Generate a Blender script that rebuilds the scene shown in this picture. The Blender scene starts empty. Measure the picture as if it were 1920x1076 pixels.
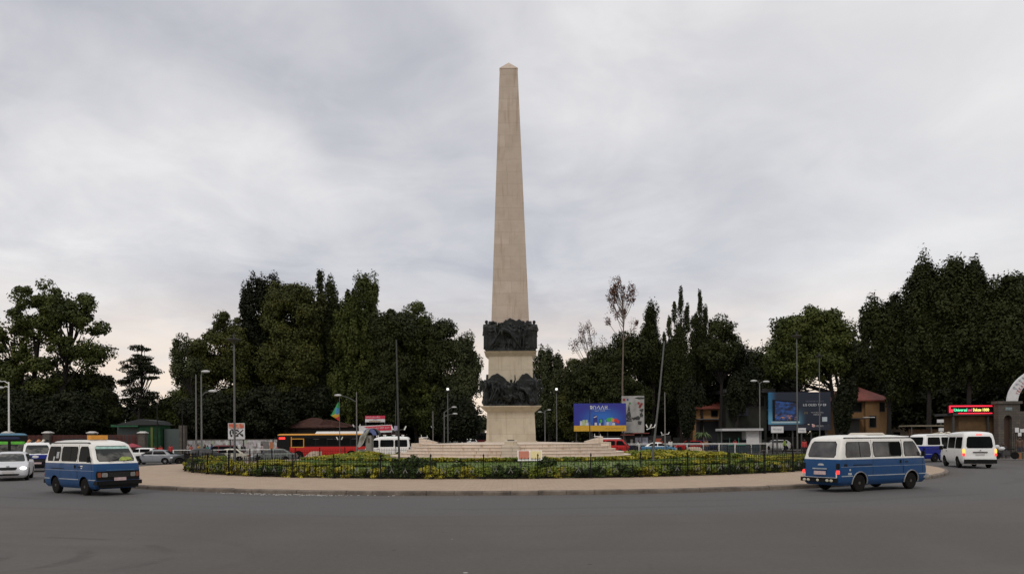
import bpy, bmesh, math, random
import numpy as np
from mathutils import Vector, Matrix
R = math.radians
PI = math.pi
C = bpy.context.scene.collection
SC = bpy.context.scene
random.seed(7)
# ------------------------------------------------------------------ camera
F = 1430.0          # focal length in photo pixels (photo is 1920 wide)
HY = 820.0          # horizon row at the middle of the photo
EYE = 2.04
ROLL = 0.0064
cam = bpy.data.cameras.new('camera')
cam.sensor_width = 36
cam.lens = F / 1920 * 36
cam.shift_y = (HY - 538) / 1920
cam.clip_start = 0.1
cam.clip_end = 3000
co = bpy.data.objects.new('camera', cam)
C.objects.link(co)
co.matrix_world = Matrix.Translation((0, 0, EYE)) @ Matrix.Rotation(ROLL, 4, 'Y') @ Matrix.Rotation(R(90), 4, 'X')
SC.camera = co
SC.render.resolution_x, SC.render.resolution_y = 1024, 573
# ------------------------------------------------------------------ light
SUN_EL, SUN_AZ = R(48), R(205)      # azimuth clockwise from +Y (behind the camera, a little left)
w = bpy.data.worlds.new('World')
SC.world = w
w.use_nodes = True
nt = w.node_tree
nt.nodes.clear()
N = nt.nodes.new
L = nt.links.new
out = N('ShaderNodeOutputWorld')
bg = N('ShaderNodeBackground')
bg.inputs['Strength'].default_value = 0.1
sky = N('ShaderNodeTexSky')
sky.sky_type = 'NISHITA'
sky.sun_disc = False
sky.sun_elevation = SUN_EL
sky.sun_rotation = SUN_AZ
tc = N('ShaderNodeTexCoord')
sep = N('ShaderNodeSeparateXYZ')
L(tc.outputs['Generated'], sep.inputs[0])


def wm(op, a, b=None, clamp=False):
    n = N('ShaderNodeMath')
    n.operation = op
    n.use_clamp = clamp
    for i, v in enumerate((a, b)):
        if v is None:
            continue
        if isinstance(v, (int, float)):
            n.inputs[i].default_value = v
        else:
            L(v, n.inputs[i])
    return n.outputs[0]


def wmix(f, a, b):
    n = N('ShaderNodeMix')
    n.data_type = 'RGBA'
    for i, v in ((0, f), (6, a), (7, b)):
        if isinstance(v, (int, float)):
            n.inputs[i].default_value = v
        elif isinstance(v, tuple):
            n.inputs[i].default_value = (*v, 1)
        else:
            L(v, n.inputs[i])
    return n.outputs[2]


def wrange(v, a, b, smooth=True):
    n = N('ShaderNodeMapRange')
    n.interpolation_type = 'SMOOTHSTEP' if smooth else 'LINEAR'
    n.inputs[1].default_value = a
    n.inputs[2].default_value = b
    L(v, n.inputs[0])
    return n.outputs[0]


zz = wm('MAXIMUM', sep.outputs[2], 0.0)
den = wm('ADD', zz, 0.22)
cx = wm('DIVIDE', sep.outputs[0], den)
cy = wm('DIVIDE', sep.outputs[1], den)
comb = N('ShaderNodeCombineXYZ')
L(cx, comb.inputs[0]); L(cy, comb.inputs[1])


def wnoise(scale, detail, off, rough=0.5, dist=0.0):
    m = N('ShaderNodeMapping')
    m.inputs['Location'].default_value = off
    L(comb.outputs[0], m.inputs[0])
    n = N('ShaderNodeTexNoise')
    n.inputs['Scale'].default_value = scale
    n.inputs['Detail'].default_value = detail
    n.inputs['Roughness'].default_value = rough
    n.inputs['Distortion'].default_value = dist
    L(m.outputs[0], n.inputs['Vector'])
    return n.outputs[0]


big = wrange(wnoise(0.85, 3, (3.1, 1.7, 0), 0.5, 0.4), 0.38, 0.62)
mid = wrange(wnoise(2.1, 5, (7.3, 4.2, 0), 0.55, 0.5), 0.34, 0.68)
fin = wrange(wnoise(5.0, 5, (2.3, 8.2, 0), 0.6, 0.8), 0.3, 0.7)
f1 = wm('ADD', wm('ADD', wm('MULTIPLY', big, 0.5), wm('MULTIPLY', mid, 0.36)), wm('MULTIPLY', fin, 0.14))
cloud = wmix(f1, (5.1, 5.15, 5.65), (9.3, 9.1, 9.05))
# brighter towards the right
rt = wrange(sep.outputs[0], 0.0, 0.62)
cloud = wmix(wm('MULTIPLY', rt, 0.55), cloud, (9.2, 9.0, 8.85))
# warm break low over the horizon
lowf = wm('SUBTRACT', 1.0, wrange(sep.outputs[2], 0.04, 0.22))
warmn = wrange(wnoise(3.4, 4, (1.0, 9.0, 0), 0.5, 0.3), 0.25, 0.6)
warm = wm('MULTIPLY', lowf, wm('ADD', wm('MULTIPLY', warmn, 0.6), 0.4))
cloud = wmix(warm, cloud, (10.4, 8.5, 6.9))
# the overcast is brightest overhead
zen = wrange(sep.outputs[2], 0.45, 0.95)
cloud = wmix(zen, cloud, (9.8, 9.75, 9.9))
# beneath the horizon: dull ground tone
gr = wrange(sep.outputs[2], -0.06, -0.01)
col = wmix(0.12, cloud, sky.outputs[0])
col = wmix(gr, (1.2, 1.15, 1.1), col)
L(col, bg.inputs['Color'])
L(bg.outputs[0], out.inputs[0])
sl = bpy.data.lights.new('sun', 'SUN')
sl.energy = 0.9
sl.angle = R(14)
sl.color = (1, 0.93, 0.84)
so = bpy.data.objects.new('sun', sl)
C.objects.link(so)
sd = Vector((math.sin(SUN_AZ) * math.cos(SUN_EL), math.cos(SUN_AZ) * math.cos(SUN_EL), math.sin(SUN_EL)))
so.rotation_euler = sd.to_track_quat('Z', 'Y').to_euler()
so.location = (0, 0, 60)
SC.view_settings.view_transform = 'Standard'
SC.view_settings.look = 'None'
SC.view_settings.exposure = 0
SC.view_settings.gamma = 1
SC.view_settings.use_curve_mapping = False


# ------------------------------------------------------------------ places
def smooth(t):
    t = max(0.0, min(1.0, t))
    return t * t * (3 - 2 * t)


CX, CY = -0.07, 53.8        # centre of the traffic island


def gz(x, y):               # the road falls a little towards the far left
    r = math.hypot(x - CX, y - CY)
    return -0.37 * smooth((r - 26) / 9) * smooth(-x / 10) * smooth((y - 50) / 12)


FA, FB = 21.6, 19.0         # iron fence ellipse


def isl(x, y):
    e = math.hypot((x - CX) / FA, (y - CY) / FB)
    return gz(x, y) + 0.15 + 0.48 * smooth((1.0 - e) / 0.5)


def X(px, d):
    return (px - 960) / F * d


def Z(px, py, d):
    return EYE + d * ((HY - py) / F - (px - 960) / F * ROLL)


def S(d):
    return F / d


# ------------------------------------------------------------------ materials
MATS = {}


def nodes_of(m):
    m.use_nodes = True
    t = m.node_tree
    b = t.nodes['Principled BSDF']
    return t, b


def mat(name, col, rough=0.7, var=0.15, scale=3.0, bump=0.0, bscale=20.0, metal=0.0, spec=0.5, emit=None, estr=1.0, coat=0.0, detail=5):
    if name in MATS:
        return MATS[name]
    m = bpy.data.materials.new(name)
    t, b = nodes_of(m)
    b.inputs['Roughness'].default_value = rough
    b.inputs['Metallic'].default_value = metal
    b.inputs['Specular IOR Level'].default_value = spec
    b.inputs['Coat Weight'].default_value = coat
    b.inputs['Coat Roughness'].default_value = 0.05
    tcn = t.nodes.new('ShaderNodeTexCoord')
    if var > 0:
        n = t.nodes.new('ShaderNodeTexNoise')
        n.inputs['Scale'].default_value = scale
        n.inputs['Detail'].default_value = detail
        n.inputs['Roughness'].default_value = 0.6
        t.links.new(tcn.outputs['Object'], n.inputs['Vector'])
        mr = t.nodes.new('ShaderNodeMapRange')
        mr.inputs[1].default_value = 0.3
        mr.inputs[2].default_value = 0.7
        t.links.new(n.outputs[0], mr.inputs[0])
        mx = t.nodes.new('ShaderNodeMix')
        mx.data_type = 'RGBA'
        mx.inputs[6].default_value = (*[max(0, c * (1 - var)) for c in col], 1)
        mx.inputs[7].default_value = (*[min(1, c * (1 + var)) for c in col], 1)
        t.links.new(mr.outputs[0], mx.inputs[0])
        t.links.new(mx.outputs[2], b.inputs['Base Color'])
    else:
        b.inputs['Base Color'].default_value = (*col, 1)
    if bump > 0:
        n2 = t.nodes.new('ShaderNodeTexNoise')
        n2.inputs['Scale'].default_value = bscale
        n2.inputs['Detail'].default_value = 4
        t.links.new(tcn.outputs['Object'], n2.inputs['Vector'])
        bp = t.nodes.new('ShaderNodeBump')
        bp.inputs['Strength'].default_value = bump
        bp.inputs['Distance'].default_value = 0.05
        t.links.new(n2.outputs[0], bp.inputs['Height'])
        t.links.new(bp.outputs[0], b.inputs['Normal'])
    if emit:
        b.inputs['Emission Color'].default_value = (*emit, 1)
        b.inputs['Emission Strength'].default_value = estr
    MATS[name] = m
    return m


class G:
    """tiny node-graph helper"""
    def __init__(s, name):
        s.m = bpy.data.materials.new(name)
        s.t, s.b = nodes_of(s.m)
        MATS[name] = s.m
        s.tc = s.n('TexCoord')

    def n(s, kind, **kw):
        nd = s.t.nodes.new('ShaderNode' + kind)
        for k, v in kw.items():
            setattr(nd, k, v)
        return nd

    def put(s, v, sock):
        if isinstance(v, bpy.types.NodeSocket):
            s.t.links.new(v, sock)
        elif isinstance(v, tuple) and len(v) == 3 and len(sock.default_value) == 4:
            sock.default_value = (*v, 1)
        else:
            sock.default_value = v

    def math(s, op, a, b=0.0, clamp=False):
        nd = s.n('Math', operation=op, use_clamp=clamp)
        s.put(a, nd.inputs[0]); s.put(b, nd.inputs[1])
        return nd.outputs[0]

    def mix(s, f, a, b, blend='MIX'):
        nd = s.n('Mix', data_type='RGBA', blend_type=blend)
        s.put(f, nd.inputs[0]); s.put(a, nd.inputs[6]); s.put(b, nd.inputs[7])
        return nd.outputs[2]

    def noise(s, vec, scale, detail=4, rough=0.55, dist=0.0):
        nd = s.n('TexNoise')
        s.put(vec, nd.inputs['Vector'])
        nd.inputs['Scale'].default_value = scale
        nd.inputs['Detail'].default_value = detail
        nd.inputs['Roughness'].default_value = rough
        nd.inputs['Distortion'].default_value = dist
        return nd.outputs[0]

    def rng(s, v, a, b, c=0.0, d=1.0):
        nd = s.n('MapRange', interpolation_type='SMOOTHSTEP')
        s.put(v, nd.inputs[0])
        for i, q in enumerate((a, b, c, d)):
            nd.inputs[i + 1].default_value = q
        return nd.outputs[0]

    def scale(s, vec, sc, loc=(0, 0, 0)):
        nd = s.n('Mapping')
        s.put(vec, nd.inputs[0])
        nd.inputs['Scale'].default_value = sc
        nd.inputs['Location'].default_value = loc
        return nd.outputs[0]

    def bump(s, h, st=0.3, dist=0.02):
        nd = s.n('Bump')
        nd.inputs['Strength'].default_value = st
        nd.inputs['Distance'].default_value = dist
        s.put(h, nd.inputs['Height'])
        s.t.links.new(nd.outputs[0], s.b.inputs['Normal'])


def mk_asphalt():
    g = G('asphalt')
    o = g.tc.outputs['Object']
    sp = g.n('SeparateXYZ'); g.put(o, sp.inputs[0])
    big = g.rng(g.noise(g.scale(o, (1, 0.45, 1)), 0.16, 4, 0.6, 0.6), 0.35, 0.66)
    mid = g.rng(g.noise(g.scale(o, (0.5, 2.2, 1)), 0.5, 5, 0.6), 0.3, 0.7)
    c = g.mix(big, (0.062, 0.052, 0.043), (0.098, 0.087, 0.077))
    c = g.mix(g.math('MULTIPLY', mid, 0.5), c, (0.062, 0.053, 0.045))
    # polished, greyer lane round the island
    dx = g.math('SUBTRACT', sp.outputs[0], CX); dy = g.math('SUBTRACT', sp.outputs[1], CY)
    r = g.math('SQRT', g.math('ADD', g.math('MULTIPLY', dx, dx), g.math('MULTIPLY', dy, dy)))
    rn = g.math('ADD', r, g.math('MULTIPLY', g.noise(o, 0.35, 3), 1.6))
    lane = g.math('MULTIPLY', g.rng(rn, 27.5, 29.0), g.rng(rn, 36.5, 33.0))
    c = g.mix(g.math('MULTIPLY', lane, 0.75), c, (0.090, 0.091, 0.093))
    # curving tyre marks in the left foreground
    dx = g.math('ADD', sp.outputs[0], 11.5); dy = g.math('SUBTRACT', sp.outputs[1], 13.0)
    r2 = g.math('SQRT', g.math('ADD', g.math('MULTIPLY', dx, dx), g.math('MULTIPLY', g.math('MULTIPLY', dy, dy), 3.0)))
    r2 = g.math('ADD', r2, g.math('MULTIPLY', g.noise(o, 0.25, 2), 1.2))
    wv = g.math('SINE', g.math('MULTIPLY', r2, 4.3))
    arcs = g.math('MULTIPLY', g.rng(wv, 0.55, 1.0), g.math('MULTIPLY', g.rng(r2, 8.5, 6.5), g.rng(g.noise(o, 0.5, 3), 0.42, 0.6)))
    c = g.mix(g.math('MULTIPLY', arcs, 0.85), c, (0.035, 0.03, 0.027))
    wv3 = g.math('SINE', g.math('MULTIPLY', g.math('ADD', r, g.math('MULTIPLY', g.noise(o, 0.12, 2), 2.0)), 3.1))
    tr = g.math('MULTIPLY', g.rng(wv3, 0.5, 1.0), g.rng(g.noise(g.scale(o, (0.3, 1, 1)), 0.35, 3), 0.42, 0.6))
    c = g.mix(g.math('MULTIPLY', tr, 0.55), c, (0.055, 0.05, 0.046))
    # aggregate, tar spots, litter flecks
    fine = g.mix(0.5, g.noise(o, 55, 3, 0.7), g.noise(o, 9, 6, 0.8))
    c = g.mix(0.42, c, g.mix(g.rng(fine, .35, .65), (0.05, 0.046, 0.042), (0.125, 0.115, 0.105)))
    vo = g.n('TexVoronoi'); g.put(o, vo.inputs['Vector']); vo.inputs['Scale'].default_value = 0.9
    spot = g.rng(vo.outputs['Distance'], 0.055, 0.035)
    c = g.mix(g.math('MULTIPLY', spot, 0.8), c, (0.03, 0.03, 0.03))
    vo = g.n('TexVoronoi'); g.put(g.scale(o, (1, 1, 1), (3.7, 9.1, 0)), vo.inputs['Vector']); vo.inputs['Scale'].default_value = 0.45
    spot = g.rng(vo.outputs['Distance'], 0.022, 0.014)
    c = g.mix(spot, c, (0.4, 0.39, 0.37))
    g.put(c, g.b.inputs['Base Color'])
    g.b.inputs['Roughness'].default_value = 0.82
    g.b.inputs['Specular IOR Level'].default_value = 0.35
    g.bump(g.noise(o, 70, 3, 0.7), 0.35, 0.01)
    return g.m


def mk_paving():
    g = G('paving')
    o = g.tc.outputs['Object']
    br = g.n('TexBrick')
    g.put(o, br.inputs['Vector'])
    br.inputs['Scale'].default_value = 1.0
    br.inputs['Mortar Size'].default_value = 0.012
    br.inputs['Brick Width'].default_value = 0.4
    br.inputs['Row Height'].default_value = 0.2
    br.inputs['Color1'].default_value = (0.34, 0.245, 0.165, 1)
    br.inputs['Color2'].default_value = (0.41, 0.305, 0.215, 1)
    br.inputs['Mortar'].default_value = (0.26, 0.2, 0.155, 1)
    big = g.rng(g.noise(o, 0.35, 5, 0.65), 0.3, 0.7)
    c = g.mix(g.math('MULTIPLY', big, 0.35), br.outputs[0], (0.31, 0.22, 0.15))
    st = g.rng(g.noise(g.scale(o, (1, 1, 1), (5, 2, 0)), 1.3, 5, 0.7), 0.58, 0.75)
    c = g.mix(g.math('MULTIPLY', st, 0.55), c, (0.2, 0.15, 0.11))
    c = g.mix(g.math('MULTIPLY', g.rng(g.noise(g.scale(o, (1, 1, 1), (1, 7, 0)), 6, 4, .7), .6, .72), .35), c, (0.55, 0.45, 0.34))
    g.put(c, g.b.inputs['Base Color'])
    g.b.inputs['Roughness'].default_value = 0.85
    g.bump(br.outputs['Fac'], -0.3, 0.01)
    return g.m


def mk_stone(name, base, alt, row=0.62, width=1.4, stain=0.35, joint=0.5):
    """ashlar: courses run with height, joints along x+y"""
    g = G(name)
    o = g.tc.outputs['Object']
    sp = g.n('SeparateXYZ'); g.put(o, sp.inputs[0])
    cb = g.n('CombineXYZ')
    g.put(g.math('ADD', sp.outputs[0], g.math('MULTIPLY', sp.outputs[1], 1.0)), cb.inputs[0])
    g.put(sp.outputs[2], cb.inputs[1])
    br = g.n('TexBrick')
    g.put(cb.outputs[0], br.inputs['Vector'])
    br.inputs['Scale'].default_value = 1.0
    br.inputs['Mortar Size'].default_value = 0.012
    br.inputs['Brick Width'].default_value = width
    br.inputs['Row Height'].default_value = row
    br.inputs['Color1'].default_value = (*base, 1)
    br.inputs['Color2'].default_value = (*alt, 1)
    br.inputs['Mortar'].default_value = (*[c * joint for c in base], 1)
    n1 = g.rng(g.noise(o, 1.1, 6, 0.65), 0.35, 0.7)
    c = g.mix(g.math('MULTIPLY', n1, 0.5), br.outputs[0], tuple(q * 0.78 for q in base))
    drip = g.rng(g.noise(g.scale(o, (5, 5, 0.35)), 1.0, 4, 0.6), 0.52, 0.72)
    c = g.mix(g.math('MULTIPLY', drip, stain), c, (base[0] * 0.62, base[1] * 0.5, base[2] * 0.36))
    sp2 = g.rng(g.noise(o, 2.3, 5, 0.7), 0.6, 0.7)
    c = g.mix(g.math('MULTIPLY', sp2, 0.25), c, tuple(q * 0.5 for q in base))
    g.put(c, g.b.inputs['Base Color'])
    g.b.inputs['Roughness'].default_value = 0.85
    g.bump(g.noise(o, 25, 4, 0.6), 0.25, 0.01)
    return g.m


def mk_leaf(name, dark, light, scale=0.45, tint=None, trans=0.0):
    g = G(name)
    o = g.tc.outputs['Object']
    n = g.rng(g.noise(o, scale, 4, 0.6), 0.36, 0.66)
    c = g.mix(n, dark, light)
    n2 = g.noise(o, scale * 22, 2, 0.6)
    c = g.mix(g.math('MULTIPLY', g.rng(n2, 0.4, 0.7), 0.45), c, tint or tuple(q * 1.7 for q in light))
    g.put(c, g.b.inputs['Base Color'])
    g.b.inputs['Roughness'].default_value = 0.6
    g.b.inputs['Specular IOR Level'].default_value = 0.12
    return g.m


M_asph = mk_asphalt()
M_pave = mk_paving()
M_obel = mk_stone('obelisk_stone', (0.475, 0.39, 0.315), (0.54, 0.45, 0.372), 0.85, 2.2, 0.45, 0.78)
M_ped = mk_stone('pedestal_stone', (0.48, 0.41, 0.305), (0.545, 0.475, 0.365), 1.1, 1.55, 0.38, 0.72)
M_step = mk_stone('step_stone', (0.60, 0.50, 0.40), (0.67, 0.56, 0.46), 0.19, 1.3, 0.7, 0.35)
M_kerb = mat('kerb_concrete', (0.15, 0.122, 0.098), 0.9, 0.5, 1.6, 0.5, 18)
M_rock = mk_stone('rubble_stone', (0.075, 0.065, 0.055), (0.12, 0.10, 0.082), 0.22, 0.45, 0.3, 0.5)
M_bronze = mat('bronze_dark', (0.011, 0.0135, 0.0125), 0.5, 0.75, 3.5, 0.4, 14, metal=0.1, spec=0.3)
M_lawn = mk_leaf('lawn_green', (0.085, 0.115, 0.035), (0.13, 0.155, 0.05), 1.2)
M_black = mat('black_iron', (0.006, 0.006, 0.006), 0.75, 0.2, spec=.2)
M_rubber = mat('rubber', (0.013, 0.012, 0.011), 0.9, 0.3, 9, spec=.1)
M_glass = mat('glass_dark', (0.006, 0.007, 0.007), 0.1, 0.3, 2, spec=0.03)
M_glassg = mat('glass_grey_reflection', (0.06, 0.058, 0.056), 0.12, 0.8, 1.4, spec=0.4)  # mottled grey base colour stands in for sky reflections on the panes
M_chrome = mat('chrome', (0.5, 0.5, 0.5), 0.25, 0.1, metal=0.9)
M_grey = mat('galvanised_steel', (0.11, 0.11, 0.108), 0.55, 0.15, 4, metal=0.2)
M_dgrey = mat('dark_steel', (0.045, 0.045, 0.043), 0.7, 0.2, 4)
M_white = mat('white_paint', (0.7, 0.69, 0.66), 0.5, 0.08, 3)
M_cream = mat('cream_paint', (0.55, 0.5, 0.42), 0.6, 0.1, 3)
M_red = mat('red_paint', (0.5, 0.02, 0.02), 0.5, 0.12, 3)
M_bark = mat('bark', (0.011, 0.008, 0.006), 0.9, 0.4, 3, 0.6, 12)
M_barkp = mat('bark_pale', (0.13, 0.1, 0.08), 0.9, 0.3, 3, 0.4, 12)
M_dirt = mat('dry_earth', (0.08, 0.066, 0.05), 0.95, 0.35, 0.6, 0.3, 6)
M_pave2 = mat('far_pavement', (0.2, 0.18, 0.16), 0.9, 0.2, 1.0, 0.2, 6)
M_ochre = mat('ochre_render', (0.19, 0.105, 0.042), 0.85, 0.15, 0.8)
M_tile = mat('red_roof_sheet', (0.2, 0.05, 0.035), 0.75, 0.2, 2.5)
M_lamp = mat('lit_lamp', (0.9, 0.9, 0.88), 0.4, 0, emit=(1, 0.97, 0.9), estr=0.75)
M_tail = mat('lit_tail_red', (0.6, 0.02, 0.02), 0.3, 0, emit=(1, 0.04, 0.03), estr=1.6)
M_tailoff = mat('tail_red', (0.16, 0.01, 0.01), 0.25, 0.1, coat=0.5)
M_amber = mat('lit_amber', (0.9, 0.35, 0.05), 0.3, 0, emit=(1, 0.36, 0.05), estr=1.9)
M_amberoff = mat('amber_lens', (0.2, 0.045, 0.012), 0.3, 0.1)
M_head = mat('headlamp_glass', (0.5, 0.52, 0.54), 0.12, 0.2, 8, spec=0.8)
M_headlit = mat('headlamp_lit', (0.9, 0.9, 0.9), 0.12, 0, emit=(1, 0.98, 0.94), estr=1.6)


# ------------------------------------------------------------------ mesh builder
class MB:
    def __init__(s):
        s.v = []; s.f = []; s.mi = []

    def add(s, vs, fs, mi=0):
        o = len(s.v)
        s.v += [tuple(v) for v in vs]
        s.f += [tuple(i + o for i in f) for f in fs]
        s.mi += [mi] * len(fs)
        return s

    def box(s, c, d, mi=0, rz=0.0, top=1.0, M=None):
        hx, hy, hz = d[0] / 2, d[1] / 2, d[2] / 2
        vs = []
        cs, sn = math.cos(rz), math.sin(rz)
        for sz in (-1, 1):
            k = top if sz > 0 else 1
            for sx, sy in ((-1, -1), (1, -1), (1, 1), (-1, 1)):
                x, y = sx * hx * k, sy * hy * k
                p = Vector((x * cs - y * sn, x * sn + y * cs, sz * hz))
                if M:
                    p = M @ p
                vs.append((c[0] + p.x, c[1] + p.y, c[2] + p.z))
        return s.add(vs, [(3, 2, 1, 0), (4, 5, 6, 7), (0, 1, 5, 4), (1, 2, 6, 5), (2, 3, 7, 6), (3, 0, 4, 7)], mi)

    def tube(s, pts, rad, n=8, mi=0, cap=True, closed=False):
        pts = [Vector(p) for p in pts]
        if not isinstance(rad, (list, tuple)):
            rad = [rad] * len(pts)
        vs = []; fs = []
        prev = None
        m = len(pts)
        for i, p in enumerate(pts):
            if closed:
                t = (pts[(i + 1) % m] - pts[i - 1])
            else:
                t = pts[min(i + 1, m - 1)] - pts[max(i - 1, 0)]
            t.normalize()
            if prev is None:
                a = Vector((0, 0, 1)) if abs(t.z) < 0.9 else Vector((1, 0, 0))
                u = t.cross(a).normalized()
            else:
                u = (prev - t * prev.dot(t)).normalized()
            prev = u
            v = t.cross(u)
            for k in range(n):
                a = 2 * PI * k / n
                vs.append(p + (u * math.cos(a) + v * math.sin(a)) * rad[i])
        for i in range(m - 1 + (1 if closed else 0)):
            j = (i + 1) % m
            for k in range(n):
                q = (k + 1) % n
                fs.append((i * n + k, i * n + q, j * n + q, j * n + k))
        if cap and not closed:
            fs.append(tuple(reversed(range(n))))
            fs.append(tuple((m - 1) * n + k for k in range(n)))
        return s.add(vs, fs, mi)

    def capsule(s, a, b, ra, rb, n=8, mi=0):
        a, b = Vector(a), Vector(b)
        t = (b - a)
        l = t.length
        t = t / l if l > 1e-6 else Vector((0, 0, 1))
        pts = []; rr = []
        for th in (0.12, 0.5, 0.85):
            pts.append(a - t * ra * math.cos(th * PI / 2)); rr.append(ra * math.sin(th * PI / 2))
        pts.append(a); rr.append(ra)
        pts.append(b); rr.append(rb)
        for th in (0.85, 0.5, 0.12):
            pts.append(b + t * rb * math.cos(th * PI / 2)); rr.append(rb * math.sin(th * PI / 2))
        return s.tube(pts, rr, n, mi)

    def ball(s, c, r, n=10, m=7, mi=0, jit=0.0, rnd=None):
        if not isinstance(r, (tuple, list)):
            r = (r, r, r)
        vs = [(c[0], c[1], c[2] - r[2])]
        for i in range(1, m):
            ph = -PI / 2 + PI * i / m
            for k in range(n):
                a = 2 * PI * k / n
                j = 1 + (rnd.uniform(-jit, jit) if rnd else 0)
                vs.append((c[0] + r[0] * math.cos(ph) * math.cos(a) * j, c[1] + r[1] * math.cos(ph) * math.sin(a) * j, c[2] + r[2] * math.sin(ph) * j))
        vs.append((c[0], c[1], c[2] + r[2]))
        fs = []
        for k in range(n):
            fs.append((0, 1 + (k + 1) % n, 1 + k))
        for i in range(m - 2):
            for k in range(n):
                a = 1 + i * n + k; b = 1 + i * n + (k + 1) % n
                fs.append((a, b, b + n, a + n))
        e = len(vs) - 1; o = 1 + (m - 2) * n
        for k in range(n):
            fs.append((o + k, o + (k + 1) % n, e))
        return s.add(vs, fs, mi)

    def lathe(s, prof, n=24, c=(0, 0, 0), mi=0, sx=1.0, sy=1.0):
        vs = []; fs = []
        for r, z in prof:
            for k in range(n):
                a = 2 * PI * k / n
                vs.append((c[0] + r * sx * math.cos(a), c[1] + r * sy * math.sin(a), c[2] + z))
        for i in range(len(prof) - 1):
            for k in range(n):
                q = (k + 1) % n
                fs.append((i * n + k, i * n + q, (i + 1) * n + q, (i + 1) * n + k))
        if prof[0][0] > 1e-4:
            fs.append(tuple(reversed(range(n))))
        if prof[-1][0] > 1e-4:
            fs.append(tuple((len(prof) - 1) * n + k for k in range(n)))
        return s.add(vs, fs, mi)

    def prism(s, poly, y0, y1, mi=0, axis='y'):
        """polygon in (x,z) extruded along y (axis 'y') or (x,y) along z (axis 'z') or (y,z) along x"""
        n = len(poly)
        if axis == 'y':
            vs = [(a, y0, b) for a, b in poly] + [(a, y1, b) for a, b in poly]
        elif axis == 'z':
            vs = [(a, b, y0) for a, b in poly] + [(a, b, y1) for a, b in poly]
        else:
            vs = [(y0, a, b) for a, b in poly] + [(y1, a, b) for a, b in poly]
        fs = [tuple(range(n)), tuple(reversed(range(n, 2 * n)))]
        for k in range(n):
            q = (k + 1) % n
            fs.append((k, k + n, q + n, q))
        return s.add(vs, fs, mi)

    def mesh(s, name, mats, smooth_angle=None, fix=True):
        me = bpy.data.meshes.new(name)
        me.from_pydata(s.v, [], s.f)
        if not isinstance(mats, (list, tuple)):
            mats = [mats]
        for m in mats:
            me.materials.append(m)
        if len(mats) > 1:
            me.polygons.foreach_set('material_index', s.mi)
        if fix:
            bm = bmesh.new(); bm.from_mesh(me)
            bmesh.ops.recalc_face_normals(bm, faces=bm.faces)
            bm.to_mesh(me); bm.free()
        if smooth_angle:
            me.shade_smooth()
            me.set_sharp_from_angle(angle=R(smooth_angle))
        me.update()
        return me

    def build(s, name, mats, parent=None, smooth_angle=None, fix=True):
        return ob(name, s.mesh(name, mats, smooth_angle, fix), parent)


def ob(name, me, parent=None, loc=None, rot=None):
    o = bpy.data.objects.new(name, me)
    C.objects.link(o)
    if parent:
        o.parent = parent
    if loc:
        o.location = loc
    if rot:
        o.rotation_euler = rot
    return o


def tag(o, label, cat, group=None):
    o['label'] = label
    o['category'] = cat
    if group:
        o['group'] = group
    return o


def thing(name, label, cat, loc=(0, 0, 0), rz=0.0, group=None):
    o = bpy.data.objects.new(name, None)
    o.empty_display_size = 0.3
    C.objects.link(o)
    o.location = loc
    o.rotation_euler = (0, 0, rz)
    return tag(o, label, cat, group)


def struct(o, kind='structure'):
    o['kind'] = kind
    return o


def dup(root, loc, rz=None, label=None, group=None, scale=None):
    r = root.copy(); C.objects.link(r)
    r.location = loc
    if rz is not None:
        r.rotation_euler = (0, 0, rz)
    if scale is not None:
        r.scale = scale
    if label:
        r['label'] = label
    if group:
        r['group'] = group
    for ch in list(root.children):
        c = ch.copy(); C.objects.link(c); c.parent = r
        for g in ch.children:
            d = g.copy(); C.objects.link(d); d.parent = c
    return r


def evaluated(me, mods):
    o = bpy.data.objects.new('tmp', me)
    C.objects.link(o)
    for k, kw in mods:
        m = o.modifiers.new(k, k)
        for a, v in kw.items():
            setattr(m, a, v)
    bpy.context.view_layer.update()
    dg = bpy.context.evaluated_depsgraph_get()
    r = bpy.data.meshes.new_from_object(o.evaluated_get(dg))
    C.objects.unlink(o)
    bpy.data.objects.remove(o)
    return r


def text_mesh(s, size=1.0, extrude=0.004, align='CENTER'):
    cu = bpy.data.curves.new('lettering', 'FONT')
    cu.body = s
    cu.size = size
    cu.extrude = extrude
    cu.align_x = align
    cu.align_y = 'CENTER'
    cu.resolution_u = 2
    o = bpy.data.objects.new('tmp', cu)
    C.objects.link(o)
    bpy.context.view_layer.update()
    dg = bpy.context.evaluated_depsgraph_get()
    me = bpy.data.meshes.new_from_object(o.evaluated_get(dg))
    C.objects.unlink(o)
    bpy.data.objects.remove(o)
    return me


def lettering(parent, s, w, h, loc, m, rz=0.0, name='lettering', back=False, tilt=0.0):
    """text stretched to w x h metres, facing -Y of its parent"""
    me = text_mesh(s)
    co = np.empty(len(me.vertices) * 3)
    me.vertices.foreach_get('co', co)
    co = co.reshape(-1, 3)
    if len(co):
        mn, mx = co.min(0), co.max(0)
        c = (mn + mx) / 2
        k = np.array([w / max(1e-4, mx[0] - mn[0]), h / max(1e-4, mx[1] - mn[1]), 1.0])
        co = (co - c) * k
        me.vertices.foreach_set('co', co.ravel())
    me.materials.clear()
    me.materials.append(m)
    me.update()
    o = ob(name, me, parent, loc, None)
    o.rotation_euler = (R(90) + tilt, 0, rz)
    return o
# ------------------------------------------------------------------ ground, road, island
def axis_lines():
    a = [-1500, -900, -500, -300, -200, -150]
    a += list(range(-120, 121, 3))
    a += [150, 200, 300, 500, 900, 1500]
    return a


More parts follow.
